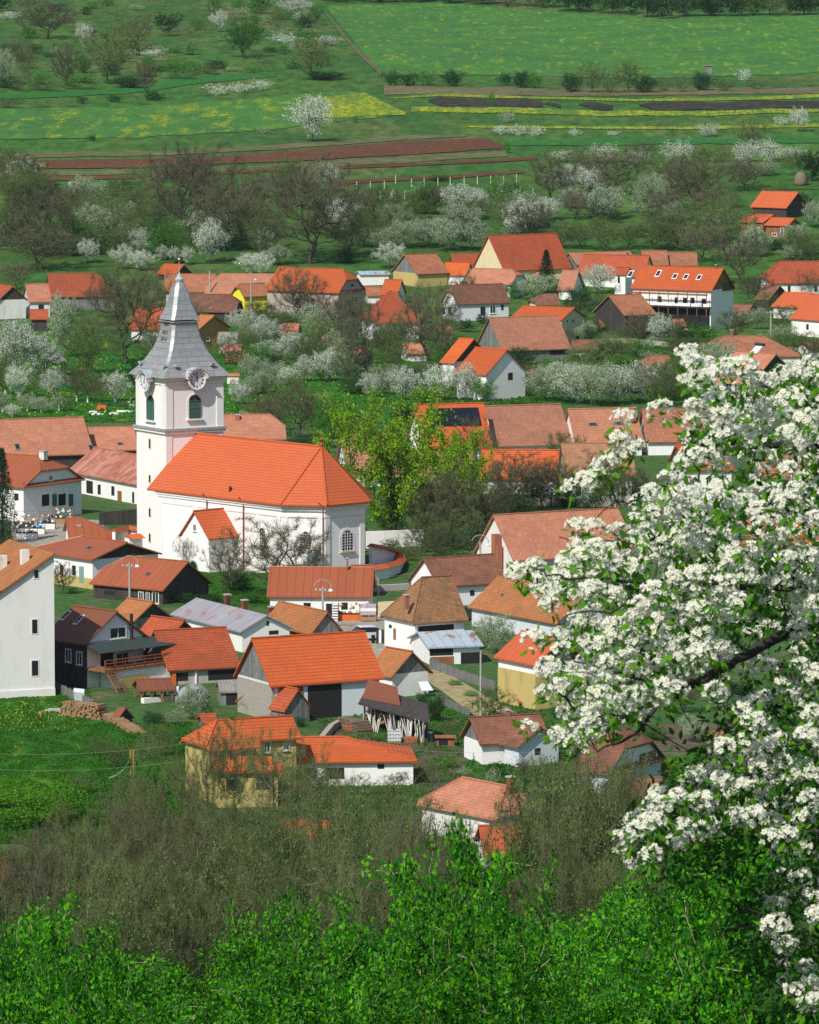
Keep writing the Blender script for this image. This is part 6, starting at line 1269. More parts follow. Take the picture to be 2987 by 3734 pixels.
    # leafy twigs, mainly in the lower half
    n2 = 0; T2 = []
    while n2 < 1150:
        u = rs.uniform(2180, 3330); v = rs.uniform(1350, 3734)
        if not inside(u, v) and not (u > 2480 and v > 2500): continue
        if v < 2600 and rs.random() > .30: continue
        p = pt(u, v, rs.uniform(20.8, 24.2)); n2 += 1; w = np.linalg.norm(samp - p, axis=1); j = int(np.argmin(w)); s = samp[j]
        if w[j] > .22: p = s + (p - s) * (.22 / w[j] * rs.uniform(.5, 1))
        t = np.linspace(0, 1, 5)[:, None]; mid = (s + p) / 2 + rs.normal(size=3) * .04; K = (1 - t) ** 2 * s + 2 * t * (1 - t) * mid + t * t * p; poly(K, np.linspace(min(sr[j], .005) * .8, .0015, 5))
        k = int(rs.integers(6, 12)); q = rs.normal(size=(k, 3)); q[:, 2] += .1; q /= np.linalg.norm(q, axis=1, keepdims=True); T2.append((K[3] + rs.normal(size=(k, 3)) * .035, q, rs.uniform(.03, .052, k)))
    def leaves(cs, ds, ss):
        c, d, s = np.concatenate(cs), np.concatenate(ds), np.concatenate(ss)[:, None]; n = len(c)
        w = np.cross(d, rs.normal(size=(n, 3)) * .6 + [0, -.4, .8]); w /= np.linalg.norm(w, axis=1, keepdims=True); h = np.cross(d, w)
        o = [c, c + d * s * .35 + w * s * .22 + h * s * .06, c + d * s * .75 + w * s * .17 + h * s * .02, c + d * s * 1.08 - h * s * .10, c + d * s * .75 - w * s * .17 + h * s * .02, c + d * s * .35 - w * s * .22 + h * s * .06]
        V = np.stack(o, 1).reshape(-1, 3); i = np.arange(n)[:, None] * 6
        Q = np.concatenate([i + np.array([[0, 1, 2, 3]]), i + np.array([[0, 3, 4, 5]])]); return V, Q
    org = np.array(root.location)
    def put(name, me):
        o = bpy.data.objects.new(name, me); COL.objects.link(o); o.parent = root; return o
    V1, Q1 = tubes(np.array(S0), np.array(S1), np.array(A0), np.array(A1), 6)
    nt_ = 6 * 6 * 6
    put('branch', np_mesh('branch', V1 - org, Q1, [M['pear_bark']], smooth=True))
    bl = np_mesh('blossom', V - org, Q, [M['petal']]); put('blossom', bl)
    V2, Q2 = leaves(LVc, LVd, LVs); put('leaves', np_mesh('leaves', V2 - org, Q2, [M['lf_pear']]))
    V3, Q3 = leaves([t[0] for t in T2], [t[1] for t in T2], [t[2] for t in T2]); put('leaves', np_mesh('leaves', V3 - org, Q3, [M['lf_pear2']]))
pear()
# ------------------------------------------------------------------ fences, walls, poles and the small things of the yards
def root_at(name, p, label, cat, group=None): return empty(name, p, label, cat, group)
def gpt(u, v, Y=None):
    p = g1(u, v) if Y is None else at_y(u, v, Y)
    p.z = float(terr(p.x, p.y)); return p
def topz(p, v): return at_y(0, v, p.y).z
# pale posts of the far paddock
fpost = None
rows = [[(1248, 690), (1301, 692), (1351, 692), (1402, 690), (1443, 668), (1501, 682), (1547, 680), (1597, 678), (1642, 677), (1693, 675), (1741, 672), (1790, 670), (1837, 668), (1884, 664)],
        [(1284, 735), (1334, 734), (1387, 728), (1476, 726), (1572, 722), (1665, 718), (1713, 722), (1760, 718), (1851, 722), (1897, 718), (1944, 716), (1900, 796), (365, 782), (422, 778), (596, 806)]]
for r, row in enumerate(rows):
    for u, v in row:
        p = gpt(u, v); h = 31 / pxm(p)
        if fpost is None:
            fpost = MB().bar(p - Z3 * .2, p + Z3 * h, .11, 6, .085).build('fence_post', M['post'], loc=p); o = fpost
        else:
            o = fpost.copy(); COL.objects.link(o); o.location = p
        tag(o, 'pale wooden post of the %s row around the far paddock' % ('upper' if r == 0 else 'lower'), 'fence post', 'pale posts of the %s paddock row' % ('upper' if r == 0 else 'lower'))
p = gpt(1430, 730); MB().bar(p + Vector((-.7, 0, 0)), p + Vector((.1, 0, 2.4)), .09, 6).bar(p + Vector((.9, 0, 0)), p + Vector((.1, 0, 2.4)), .09, 6).bar(p, p + Z3 * 2.3, .09, 6).build('braced_post', M['post'], loc=p)
tag(bpy.data.objects['braced_post'], 'pale braced post standing like a tripod in the paddock', 'fence post')
# haystack, hide, barrel
p = gpt(2920, 678); s = pxm(p)
tag(MB().lathe(p, [(r * 25 / s, z * 52 / s) for r, z in ((.9, 0), (1, .25), (.95, .5), (.8, .75), (.55, .92), (.15, 1.0))], 14).build('haystack', M['hay'], loc=p, smooth=True), 'grey brown old haystack on the grass at the right edge', 'haystack')
p = gpt(2584, 292); s = pxm(p); t = root_at('hunting_hide', p, 'small grey raised hut in the hedge below the orchard meadow', 'hide')
MB().box(p + Vector((-.9, -.9, 1.6)), (1.8, 0, 0), (0, 1.8, 0), (0, 0, 2.3)).build('cabin', M['grey_wood'], t); MB().box(p + Vector((-1.15, -1.15, 3.9)), (2.3, 0, 0), (0, 2.3, 0), (0, 0, .2)).build('roof', M['shingle'], t)
for a in (-.7, .7):
    for b in (-.7, .7): MB().bar(p + Vector((a, b, -.2)), p + Vector((a, b, 1.6)), .1, 5).build('leg', M['grey_wood'], t)
p = gpt(258, 690); tag(MB().lathe(p, [(.52, 0), (.56, .2), (.56, 1.5), (.5, 1.6)], 14).build('barrel', M['tank'], loc=p), 'white barrel standing alone on the green strip at the left', 'barrel'); 
# utility poles and lamps
def pole(u, vb, vt, label, lamp=False, arm=True, r=.13, Y=None):
    p = gpt(u, vb, Y); h = topz(p, vt) - p.z; t = root_at('street_lamp' if lamp else 'utility_pole', p, label, 'street lamp' if lamp else 'utility pole')
    MB().bar(p - Z3 * .3, p + Z3 * h, r, 8, r * .75).build('post', M['pole'], t)
    if arm:
        MB().box(p + Vector((-.8, -.06, h - .5)), (1.6, 0, 0), (0, .12, 0), (0, 0, .12)).build('crossarm', M['grey_wood'], t)
        for x in (-.7, -.25, .25, .7): MB().lathe(p + Vector((x, 0, h - .38)), [(.05, 0), (.07, .08), (.03, .2)], 6).build('insulator', M['frame'], t)
    if lamp:
        m = MB(); a0 = p + Z3 * (h - .2)
        pts = [a0 + Vector((math.sin(q) * .9 + .0, -.1, math.cos(q) * .75 + .2)) for q in np.linspace(-1.4, 1.9, 10)]
        for i in range(9): m.bar(pts[i], pts[i + 1], .045, 5)
        m.build('lamp_arm', M['pole'], t); MB().lathe(pts[-1] - Z3 * .2, [(.05, .25), (.24, .1), (.26, .0), (.1, -.06)], 10).build('lamp_head', M['frame'], t)
    return p + Z3 * h
pole(1177, 2296, 2140, 'concrete pole with lamp arc beside the shop with striped cloth', True, True)
pole(1753, 2612, 2372, 'thin wooden pole standing beside the sandy lane', False, False, .11)
pole(473, 2230, 2052, 'grey pole with curved lamp in front of the dark timber house', True, True)
pole(1751, 2170, 1975, 'tall pole with curved lamp in front of the tall brick chimney', True, False, .11)
pole(765, 1122, 987, 'pale concrete pole behind the spire top', False, False, .16); pole(916, 1160, 1012, 'weathered pole in front of the bright yellow cottage', True, False, .16)
pole(2811, 1228, 1132, 'grey pole at the lower right of the long guesthouse', False, True, .16); pole(1380, 2215, 2110, 'thin pole by the yellow street wall behind the square', False, False, .09); pole(1315, 1775, 1700, 'slim lamp post between the apse and the lime green tree', True, False, .07)
# walls and gates
def wall(name, pts, vt, label, cat, mat='white', th=.35, cap=None):
    P = [gpt(u, v) for u, v in pts]; t = root_at(name, sum(P, Vector()) / len(P), label, cat); zt = [topz(p, b) for p, b in zip(P, vt)]
    m = MB(); c = MB()
    for i in range(len(P) - 1):
        d = (P[i + 1] - P[i]).normalized(); n = Vector((-d.y, d.x, 0)) * th / 2
        a, b = P[i].copy(), P[i + 1].copy(); a.z = b.z = min(a.z, b.z) - .4
        q = [a, b, Vector((b.x, b.y, zt[i + 1])), Vector((a.x, a.y, zt[i]))]; m.prism([k - n for k in q], n * 2)
        if cap:
            A, B = q[3], q[2]; c.prism([A - n * 2.6 - Z3 * .1, A + Z3 * .35, A + n * 2.6 - Z3 * .1], B - A + (Vector((0, 0, 0))))
    m.build('wall', M[mat], t)
    if cap: c.build('coping', M[cap], t)
    return t
wall('compound_wall', [(1352, 2072), (1400, 2064), (1452, 2052), (1464, 2062), (1452, 2088), (1405, 2110), (1352, 2118)], [1992, 2000, 2016, 2040, 2052, 2066, 2074], 'curved white churchyard wall with red tile coping by the apse', 'wall', 'white', .5, 'church_tile')
wall('churchyard_wall', [(1335, 2000), (1400, 1998), (1545, 1992)], [1938, 1936, 1930], 'white churchyard wall in tree shade behind the lime green tree', 'wall')
wall('street_wall', [(1380, 2250), (1480, 2246)], [2196, 2190], 'pale yellow street wall between the square and the hip roofed house', 'wall', 'cream')
wall('parapet', [(1340, 2160), (1490, 2150)], [2136, 2128], 'grey concrete parapet with small arches behind the square', 'wall', 'concrete', .6)
wall('gate', [(362, 1916), (500, 1912)], [1868, 1856], 'black wooden gate filling the gap left of the tower', 'gate', 'dark_wood', .2)
wall('gate_wall', [(415, 1990), (470, 1976), (520, 1985)], [1938, 1926, 1934], 'low white wall with orange coping at the foot of the tower', 'wall', 'white', .4, 'church_tile')
wall('gate_pillar', [(463, 2044), (512, 2040)], [1960, 1956], 'white wall piece with orange cap between the tower and the brown roofs', 'wall', 'white', .9, 'church_tile')
wall('garden_wall', [(520, 2566), (655, 2552)], [2546, 2534], 'low white garden wall under the brown pavilion', 'wall', 'white', .5)
wall('stone_wall', [(1660, 1850), (1900, 1842), (2300, 1850)], [1822, 1816, 1824], 'brown rubble wall along the street behind the bare trees', 'wall', 'stone', .5)
wall('yard_wall', [(1160, 2730), (1210, 2668), (1260, 2640)], [2700, 2640, 2614], 'pale stone yard wall running up to the large barn', 'wall', 'stone', .5)
wall('terrace_wall', [(2185, 1255), (2300, 1252), (2420, 1262), (2505, 1275)], [1236, 1234, 1246, 1258], 'long grey garden wall below the dark timber barn', 'wall', 'stone', .5)
def fence(pts, vt, label, mat='grey_wood', gap=.16):
    P = [gpt(u, v) for u, v in pts]; t = root_at('fence', sum(P, Vector()) / len(P), label, 'fence'); m = MB(); r = MB()
    for i in range(len(P) - 1):
        L = (P[i + 1] - P[i]).length; d = (P[i + 1] - P[i]).normalized(); n = Vector((-d.y, d.x, 0)); h0, h1 = topz(P[i], vt[i]) - P[i].z, topz(P[i + 1], vt[i + 1]) - P[i + 1].z
        k = int(L / gap)
        for j in range(k): q = P[i] + d * j * gap; h = h0 + (h1 - h0) * j / k + rnd.uniform(-.07, .07); m.box(q - Z3 * .1, d * gap * .85, n * .04, Z3 * (h + .1))
        for z in (.25, .8): r.box(P[i] + Z3 * h0 * z + n * .041, d * L, n * .05, Z3 * .09)
    m.build('pickets', M[mat], t); r.build('rail', M[mat], t)
fence([(1566, 2438), (1680, 2480), (1806, 2520)], [2400, 2444, 2484], 'grey board fence along the upper side of the sandy lane')
fence([(1608, 2570), (1712, 2612)], [2542, 2584], 'low grey picket fence along the lower side of the sandy lane')
fence([(198, 2522), (338, 2586)], [2484, 2552], 'dark plank fence between the tall white house and the chalet', 'grey_wood')
fence([(340, 2575), (385, 2596)], [2556, 2578], 'short dark fence by the wood pile', 'dark_wood')
fence([(1713, 2660), (1735, 2690), (1725, 2780)], [2640, 2668, 2750], 'rough pole fence beside the dark brown roofed house', 'grey_wood', .5)
fence([(905, 1345), (985, 1372), (1010, 1392)], [1318, 1346, 1366], 'thin stick fence by the blossom garden right of the spire', 'grey_wood', .9)
# wood piles
def woodpile(u0, v0, u1, v1, vt, label, mat='log', dep=1.4):
    a, b = gpt(u0, v0), gpt(u1, v1); d = (b - a).normalized(); n = Vector((-d.y, d.x, 0)); n = n if n.y > 0 else -n; H = topz(a, vt) - a.z; L = (b - a).length; m = MB()
    z = 0
    while z < H:
        x = 0
        while x < L:
            w = rnd.uniform(.12, .3); k = 1 - .5 * (z / H) ** 3 * rnd.random()
            if rnd.random() < .96 and abs(x / L - .5) < .5 * (1.05 - .25 * z / H): m.box(a + d * x + Z3 * z + n * rnd.uniform(-.12, .12), d * w * .92 + Z3 * rnd.uniform(-.03, .03), n * dep * k, Z3 * .14)
            x += w
        z += .16
    return tag(m.build('woodpile', M[mat], loc=a), label, 'woodpile')
woodpile(212, 2612, 365, 2628, 2556, 'large stack of split yellow firewood on the green meadow'); woodpile(365, 2622, 425, 2650, 2602, 'lower end of the firewood stack sloping away to the right'); woodpile(425, 2650, 478, 2682, 2634, 'small brown remains of the firewood row near the thicket')
woodpile(826, 1322, 910, 1318, 1284, 'neat wood stack under the pink sheet roof beside the spire', 'log', 1)
woodpile(2448, 1232, 2492, 1230, 1218, 'short firewood stack in front of the little woodshed', 'log', .8); woodpile(1220, 2650, 1300, 2672, 2618, 'heap of logs and boards left of the junk shed', 'hay', 2)
# junk shed in the farm yard
p = gpt(1420, 2715); t = root_at('junk_shed', p, 'ramshackle open shed stuffed with poles and firewood in the farm yard', 'shed')
A, B = gpt(1330, 2660), gpt(1545, 2712); B2, A2 = B + Vector((.3, 4, 0)), A + Vector((.3, 4, 0)); hA, hB = topz(A, 2565), topz(B, 2632)
for q, z in ((A, hA), (B, hB), (A2, hA + 1), (B2, hB + 1), ((A + B) / 2, (hA + hB) / 2)): MB().bar(q, Vector((q.x, q.y, z)), .09, 6).build('post', M['grey_wood'], t)
up = lambda q, z: Vector((q.x, q.y, z))
MB().prism([up(A, hA) + Vector((-.6, -.7, 0)), up(B, hB) + Vector((.6, -.7, -.1)), up(B2, hB + 1), up(A2, hA + 1)], Z3 * .1).build('roof', M['dark_wood'], t)
MB().prism([up(A, hA + .35) + Vector((-.2, .6, 0)), up((A + B) / 2, (hA + hB) / 2 + .5) + Vector((.6, .6, 0)), up((A2 + B2) / 2, (hA + hB) / 2 + 1.7), up(A2, hA + 1.6)], Z3 * .08).build('tarpaulin', M['dark_sheet'], t)
MB().box(A2 - Vector((0, .3, .3)), B2 - A2, Vector((0, .15, 0)), Z3 * 2.0).build('back_wall', M['dark_wood'], t)
m = MB()
for i in range(46): x = A.lerp(B, rnd.random()); m.bar(x + Vector((rnd.uniform(-.2, .2), rnd.uniform(-.5, .6), 0)), x + Vector((rnd.uniform(-.4, .4), rnd.uniform(-.3, .6), rnd.uniform(1.1, 2.3))), .045, 5)
m.build('pole_stack', M['post'], t)
m = MB()
for i in range(70): x = A.lerp(B, rnd.random() * .55); q = x + Vector((0, rnd.uniform(.2, 2.4), rnd.uniform(.6, 1.5))); m.bar(q, q + Vector((rnd.uniform(.2, .8), rnd.uniform(-.4, .4), 0)), .08, 6)
m.build('log_heap', M['log'], t)
p = gpt(1438, 2708); t = root_at('water_tank', p, 'white plastic cube tank in a wire cage on a pallet', 'water tank')
MB().box(p + Vector((-.58, -.5, .16)), (1.16, 0, 0), (0, 1, 0), (0, 0, 1.0)).build('tank', M['tank'], t); m = MB()
for x in np.linspace(-.6, .6, 6): m.box(p + Vector((x - .015, -.53, .16)), (.03, 0, 0), (0, .03, 0), (0, 0, 1.02))
for z in (.2, .5, .8, 1.14): m.box(p + Vector((-.62, -.545, z)), (1.24, 0, 0), (0, .02, 0), (0, 0, .03))
m.build('cage', M['pole'], t); MB().box(p + Vector((-.62, -.55, .02)), (1.24, 0, 0), (0, 1.1, 0), (0, 0, .12)).build('pallet', M['log'], t); MB().lathe(p + Vector((0, 0, 1.16)), [(.14, 0), (.14, .08)], 10).build('lid', M['dkblue'], t)
p = gpt(1572, 2706); t = root_at('barrel', p, 'dark blue plastic barrel right of the junk shed', 'barrel'); MB().lathe(p, [(.26, 0), (.3, .12), (.3, .8), (.26, .9)], 12).build('body', M['dkblue'], t); MB().lathe(p + Z3 * .9, [(.22, 0), (.2, .04)], 12).build('lid', M['tank'], t)
p = gpt(1625, 2722); t = root_at('hutch', p, 'small open brown animal hutch in the farm yard', 'hutch'); MB().box(p + Vector((-.8, 0, 0)), (1.6, 0, 0), (0, .9, 0), (0, 0, .75)).build('box', M['brown_wood'], t); MB().box(p + Vector((-.6, -.03, .12)), (.8, 0, 0), (0, .05, 0), (0, 0, .5)).build('opening', M['dark'], t); MB().box(p + Vector((-.95, -.2, .76)), (1.9, 0, 0), (0, 1.3, .05), (0, 0, .07)).build('lid', M['brown_wood'], t)
for u, v, lab in ((1498, 2712, 'rusty brown crate left in the farm yard'), (1275, 2668, 'low wooden crate beside the open barn door')):
    p = gpt(u, v); t = root_at('crate', p, lab, 'crate'); MB().box(p + Vector((-.6, 0, 0)), (1.2, 0, 0), (0, .8, 0), (0, 0, .55)).build('box', M['red_wood'], t); MB().box(p + Vector((-.63, -.03, .45)), (1.26, 0, 0), (0, .86, 0), (0, 0, .08)).build('rim', M['log'], t)
p = gpt(1060, 2862); t = root_at('water_tank', p, 'bright blue tank beside the yellow house porch', 'water tank'); MB().box(p + Vector((-.7, 0, .1)), (1.4, 0, 0), (0, 1.0, 0), (0, 0, 1.05)).build('tank', M['blue'], t); m = MB()
for z in (.35, .65, .95): m.box(p + Vector((-.73, -.03, z)), (1.46, 0, 0), (0, 1.06, 0), (0, 0, .06))
m.build('band', M['blue'], t)
# greenhouse, white sheet, white board
p = gpt(686, 2560); s = pxm(p); t = root_at('greenhouse', p, 'small polythene greenhouse in front of the tiled carport', 'greenhouse'); w, h = 52 / s, 50 / s
MB().prism([p + Vector((-w, 0, 0)), p + Vector((w, 0, 0)), p + Vector((w, 0, h * .45)), p + Vector((w * .55, 0, h * .9)), p + Vector((-.1 * w, 0, h)), p + Vector((-w * .8, 0, h * .7))], (.4, 3.4, 0)).build('film', M['zinc'], t)
MB().box(p + Vector((-w * 1.4, .2, h * .55)), (w * .7, 0, .25), (0, 2.2, .2), (0, 0, .05)).build('lean_to_sheet', M['tank'], t)
p = gpt(1552, 2540); z0, z1 = topz(p, 2520), topz(p, 2488)
tag(MB().prism([at_y(1538, 2520, p.y - .6), at_y(1580, 2518, p.y - .6), at_y(1560, 2486, p.y + .5), at_y(1525, 2488, p.y + .5)], Z3 * .05).build('metal_sheet', M['tank']), 'bright white sheet leaning over the lower wall of the plank gabled house', 'sheet')
p = gpt(290, 2568); tag(MB().box(p + Vector((-.45, 0, .3)), (1.0, 0, -.1), (0, .5, .3), Vector((-.1, -.2, .9))).build('board', M['tank'], loc=p), 'tilted white board on the dark plank fence above the wood pile', 'board')
p = gpt(208, 2598); tag(MB().box(p + Vector((-1.2, 0, 0)), (2.2, .3, 0), (0, .9, 0), (0, 0, .16)).box(p + Vector((-.9, .1, .16)), (1.9, .25, 0), (0, .7, 0), (0, 0, .12)).build('stone_slab', M['concrete'], loc=p), 'pair of grey slabs left of the firewood stack', 'slab')
p = gpt(148, 2612); tag(MB().lathe(p, [(.3, 0), (.24, .1), (.23, .42), (.1, .44)], 10).build('tree_stump', M['log'], loc=p), 'small sawn tree stump on the flowery meadow', 'stump')
# slide
p = gpt(450, 2842); t = root_at('slide', p, 'light green curved playground slide among bare twigs', 'slide'); m = MB()
pts = [p + Vector(q) for q in ((-1.2, -1, .15), (-.6, -.6, .35), (0, -.2, .8), (.5, .2, 1.5), (.7, .5, 1.9))]
for i in range(4): m.box(pts[i], pts[i + 1] - pts[i], (.05, .5, 0), (0, 0, .12))
m.build('chute', M['lightgreen'], t); m = MB()
for x in (.6, .85):
    for y in (.5, 1.0): m.bar(p + Vector((x, y, -.1)), p + Vector((x, y, 2.4)), .06, 5)
m.build('frame', M['honey_wood'], t); m = MB()
for i in range(5): m.box(p + Vector((1.0 - i * .02, .5, .3 * i + .1)), (.08, 0, 0), (0, .5, 0), (0, 0, .05))
m.build('ladder', M['lightgreen'], t)
p = gpt(520, 2812); tag(MB().box(p, (.75, 0, 0), (0, .6, 0), (0, 0, .55)).box(p + Vector((-.05, -.05, .55)), (.85, 0, 0), (0, .7, 0), (0, 0, .08)).build('box', M['teal'], loc=p), 'dark teal lidded box right of the green slide', 'box')
# garden furniture left of the tower
p = gpt(445, 1484); t = root_at('table', p, 'dark garden table on the lawn left of the tower', 'table'); MB().box(p + Vector((-.9, -.4, .7)), (1.8, 0, 0), (0, .8, 0), (0, 0, .07)).build('tabletop', M['dark_wood'], t)
for x in (-.75, .7):
    for y in (-.3, .3): MB().bar(p + Vector((x, y, -.1)), p + Vector((x, y, .7)), .04, 5).build('leg', M['dark_wood'], t)
for u, v, lab in ((468, 1476, 'pale garden chair behind the dark table'), (480, 1486, 'pale garden chair nearest to the tower')):
    p = gpt(u, v); t = root_at('chair', p, lab, 'chair'); MB().box(p + Vector((-.28, -.28, .42)), (.56, 0, 0), (0, .56, 0), (0, 0, .05)).build('seat', M['post'], t); MB().box(p + Vector((.24, -.28, .47)), (.05, 0, 0), (0, .56, 0), (.12, 0, .6)).build('backrest', M['post'], t)
    for x in (-.24, .24):
        for y in (-.24, .24): MB().bar(p + Vector((x, y, -.05)), p + Vector((x, y, .42)), .03, 5).build('leg', M['post'], t)
p = gpt(370, 1498); t = root_at('cart', p, 'bright orange handcart on the lawn left of the tower', 'cart'); MB().prism([p + Vector(q) for q in ((-.75, -.4, .25), (.6, -.4, .25), (.75, -.4, .85), (-.6, -.4, .9))], (0, .8, 0)).build('tray', M['orange_paint'], t)
MB().bar(p + Vector((.1, -.5, .25)), p + Vector((.1, -.42, .25)), .26, 12).build('wheel', M['black'], t)
for u, v, w, lab in ((340, 1506, 1.3, 'pale flat stone left of the orange cart'), (355, 1514, 1.8, 'long pale slab in front of the orange cart'), (455, 1504, 2.6, 'row of pale slabs below the garden table'), (415, 1512, 1.4, 'short grey slab below the garden chairs')):
    p = gpt(u, v); tag(MB().box(p + Vector((-w / 2, -.3, -.1)), (w, .1, 0), (0, .6, 0), (0, 0, .32)).box(p + Vector((-w / 2 + .1, -.2, .22)), (w * .7, .1, 0), (0, .45, 0), (0, 0, .1)).build('stone_slab', M['oldwhite'], loc=p), lab, 'slab')
# little wall shrine right of the spire
p = gpt(850, 1400); t = root_at('shrine', p, 'small whitewashed arched shrine with tile cap right of the tower clock', 'shrine'); MB().box(p + Vector((-.95, -.4, -.2)), (1.9, 0, 0), (0, .8, 0), (0, 0, 1.5)).build('wall', M['oldwhite'], t); MB().prism([p + Vector((-1.1, -.6, 1.3)), p + Vector((-1.1, .6, 1.3)), p + Vector((-1.1, 0, 1.75))], (2.2, 0, 0)).build('roof', M['rust_tile'], t)
m = MB(); m.prism([p + Vector((math.cos(q) * .5, -.43, .35 + math.sin(q) * .5)) for q in np.linspace(0, math.pi, 9)] + [p + Vector((-.5, -.43, -.1)), p + Vector((.5, -.43, -.1))], (0, .04, 0)); m.build('niche', M['stone'], t)
# souvenir stands in front of the arched door house
def stall(u, v, w, lab, seed, mats):
    p = gpt(u, v); t = root_at('market_stand', p, lab, 'market stand'); r2 = random.Random(seed)
    MB().box(p + Vector((-w / 2, -.4, .75)), (w, 0, 0), (0, .8, 0), (0, 0, .06)).build('counter', M['dark_wood'], t)
    MB().box(p + Vector((-w / 2 + .05, -.36, -.1)), (w - .1, 0, 0), (0, .72, 0), (0, 0, .84)).build('cloth', M[mats[0]], t)
    m = MB()
    for x in (-w / 2, w / 2 - .06): m.box(p + Vector((x, .36, 0)), (.06, 0, 0), (0, .06, 0), (0, 0, 2.2))
    m.box(p + Vector((-w / 2, .37, 2.1)), (w, 0, 0), (0, .05, 0), (0, 0, .06)); m.build('rack', M['brown_wood'], t)
    for mt, k in zip(mats[1:], (9, 8, 6)):
        for i in range(k):
            q = p + Vector((r2.uniform(-w / 2, w / 2 - .2), .28 if r2.random() < .5 else r2.uniform(-.35, .1), 0)); z = r2.uniform(1.1, 1.75) if q.y > p.y + .2 else .81; rr = r2.uniform(.10, .2)
            MB().lathe(q + Vector((.1, 0, z)), [(rr * .6, 0), (rr, rr * .7), (rr * .7, rr * 1.5), (rr * .2, rr * 1.7)], 7).build('goods', M[mt], t)
stall(88, 1928, 2.4, 'souvenir stand with round white goods nearest the spruce', 1, ('dark_wood', 'trim', 'straw', 'trim')); stall(128, 1948, 2.4, 'souvenir stand with white and blue goods in the middle of the square', 2, ('trim', 'trim', 'blue', 'straw')); stall(172, 1930, 2.0, 'souvenir stand with dark awning left of the arched door', 3, ('trim', 'black', 'straw', 'trim')); stall(232, 1912, 2.2, 'souvenir stand with pale baskets right of the arched door', 4, ('straw', 'cream', 'trim', 'straw'))
p = gpt(90, 1968); stall(98, 1966, 2.6, 'lower souvenir stand behind the chimneys of the tall white house', 5, ('trim', 'trim', 'black', 'lavender'))
stall(1290, 2264, 3.2, 'street stand piled with straw goods in front of the low annex', 6, ('orange_paint', 'straw', 'straw', 'cream'))
p = gpt(1344, 2268); t = root_at('cloth_rack', p, 'rack hung with pale lavender woven cloths at the street shop', 'cloth rack')
for z, mt in ((.15, 'straw'), (.75, 'lavender'), (1.15, 'trim'), (1.5, 'lavender')): MB().box(p + Vector((-.85, -.2 - z * .02, z)), (1.65, 0, 0), (0, .3, .05), (0, 0, .38)).build('cloth', M[mt], t)
for x in (-.95, .85): MB().box(p + Vector((x, 0, 0)), (.09, 0, 0), (0, .09, 0), (0, 0, 1.9)).build('post', M['brown_wood'], t)
p = gpt(1222, 2268); t = root_at('cloth_rack', p, 'narrow rack of white folded cloths left of the street stand', 'cloth rack')
for z in np.arange(.1, 1.8, .28): MB().box(p + Vector((-.3, -.2, z)), (.6, 0, 0), (0, .45, 0), (0, 0, .16)).build('cloth', M['trim'], t)
MB().box(p + Vector((-.36, .26, 0)), (.72, 0, 0), (0, .06, 0), (0, 0, 1.95)).build('rack', M['green'], t)
p = gpt(1388, 2348); t = root_at('cloth_rack', p, 'checked dark and white blanket stand beside the hip roofed house', 'cloth rack')
for i, mt in enumerate(('dkblue', 'trim', 'dkblue', 'straw')): MB().box(p + Vector((-.45 + i * .27, -.15, .1)), (.26, 0, 0), (0, .4, 0), (0, 0, 1.25 + .05 * i)).build('cloth', M[mt], t)
MB().box(p + Vector((-.95, 0, 0)), (.4, .2, 0), (0, .05, 0), (0, 0, .9)).build('board', M['black'], t)
# solar water heater on its roof
h = [x for x in HS if x.root['label'].startswith('light red roofed house carrying')][0]
sv = (h.n * (h.W / 2) + Z3 * h.rz).normalized(); nn = h.d1.cross(sv); nn = nn if nn.z > 0 else -nn; q = plane_hit(2752, 1292, h.E, nn); t = root_at('solar_heater', q, 'white solar water heater with a dark tube collector on the light red roof', 'solar heater')
MB().box(q - h.d1 * .6 + nn * .12, h.d1 * 1.5, sv * 1.9, nn * .12).build('collector', M['tank'], t); a = q + sv * 2.0 + nn * .35 - h.d1 * .8; MB().bar(a, a + h.d1 * 1.9, .24, 12).build('boiler', M['black'], t)
# power lines in front of the meadow
for i, (a, b) in enumerate((((-120, 2742, 440), (940, 2660, 446)), ((-120, 2800, 440), (960, 2722, 446)), ((940, 2660, 446), (2100, 2735, 452)), ((600, 2178, 600), (1765, 2038, 602)))):
    A, B = at_y(*a), at_y(*b); m = MB(); n_ = 26; P = [A.lerp(B, k / n_) - Z3 * (.9 * 4 * (k / n_) * (1 - k / n_)) for k in range(n_ + 1)]
    for k in range(n_): m.bar(P[k], P[k + 1], .009, 4)
    tag(m.build('power_cable', M['pole']), ['upper thin cable crossing above the lower meadow', 'lower thin cable crossing above the lower meadow', 'thin cable crossing right over the farm yard', 'thin cable in front of the church porch'][i], 'cable')
# leaf litter under thicket and slope shrubs, understory shade put into its colour
gx, gy = np.meshgrid(np.linspace(-160, 160, 81), np.linspace(14, 425, 104)); zz = terr(gx, gy) + .05; ix = np.arange(gx.size).reshape(gx.shape)
M['litter'] = groundmat('shaded_leaf_litter', ((.05, .055, .025), (.035, .04, .02), (.06, .075, .03)), (.1, .5, 2), (.09, .07, .045), .6)
tag(COL.objects.link(o := bpy.data.objects.new('hillside', np_mesh('hillside', np.stack([gx, gy, zz], -1).reshape(-1, 3), np.stack([ix[:-1, :-1], ix[:-1, 1:], ix[1:, 1:], ix[1:, :-1]], -1).reshape(-1, 4), [M['litter']], smooth=True))) or o, kind='structure')

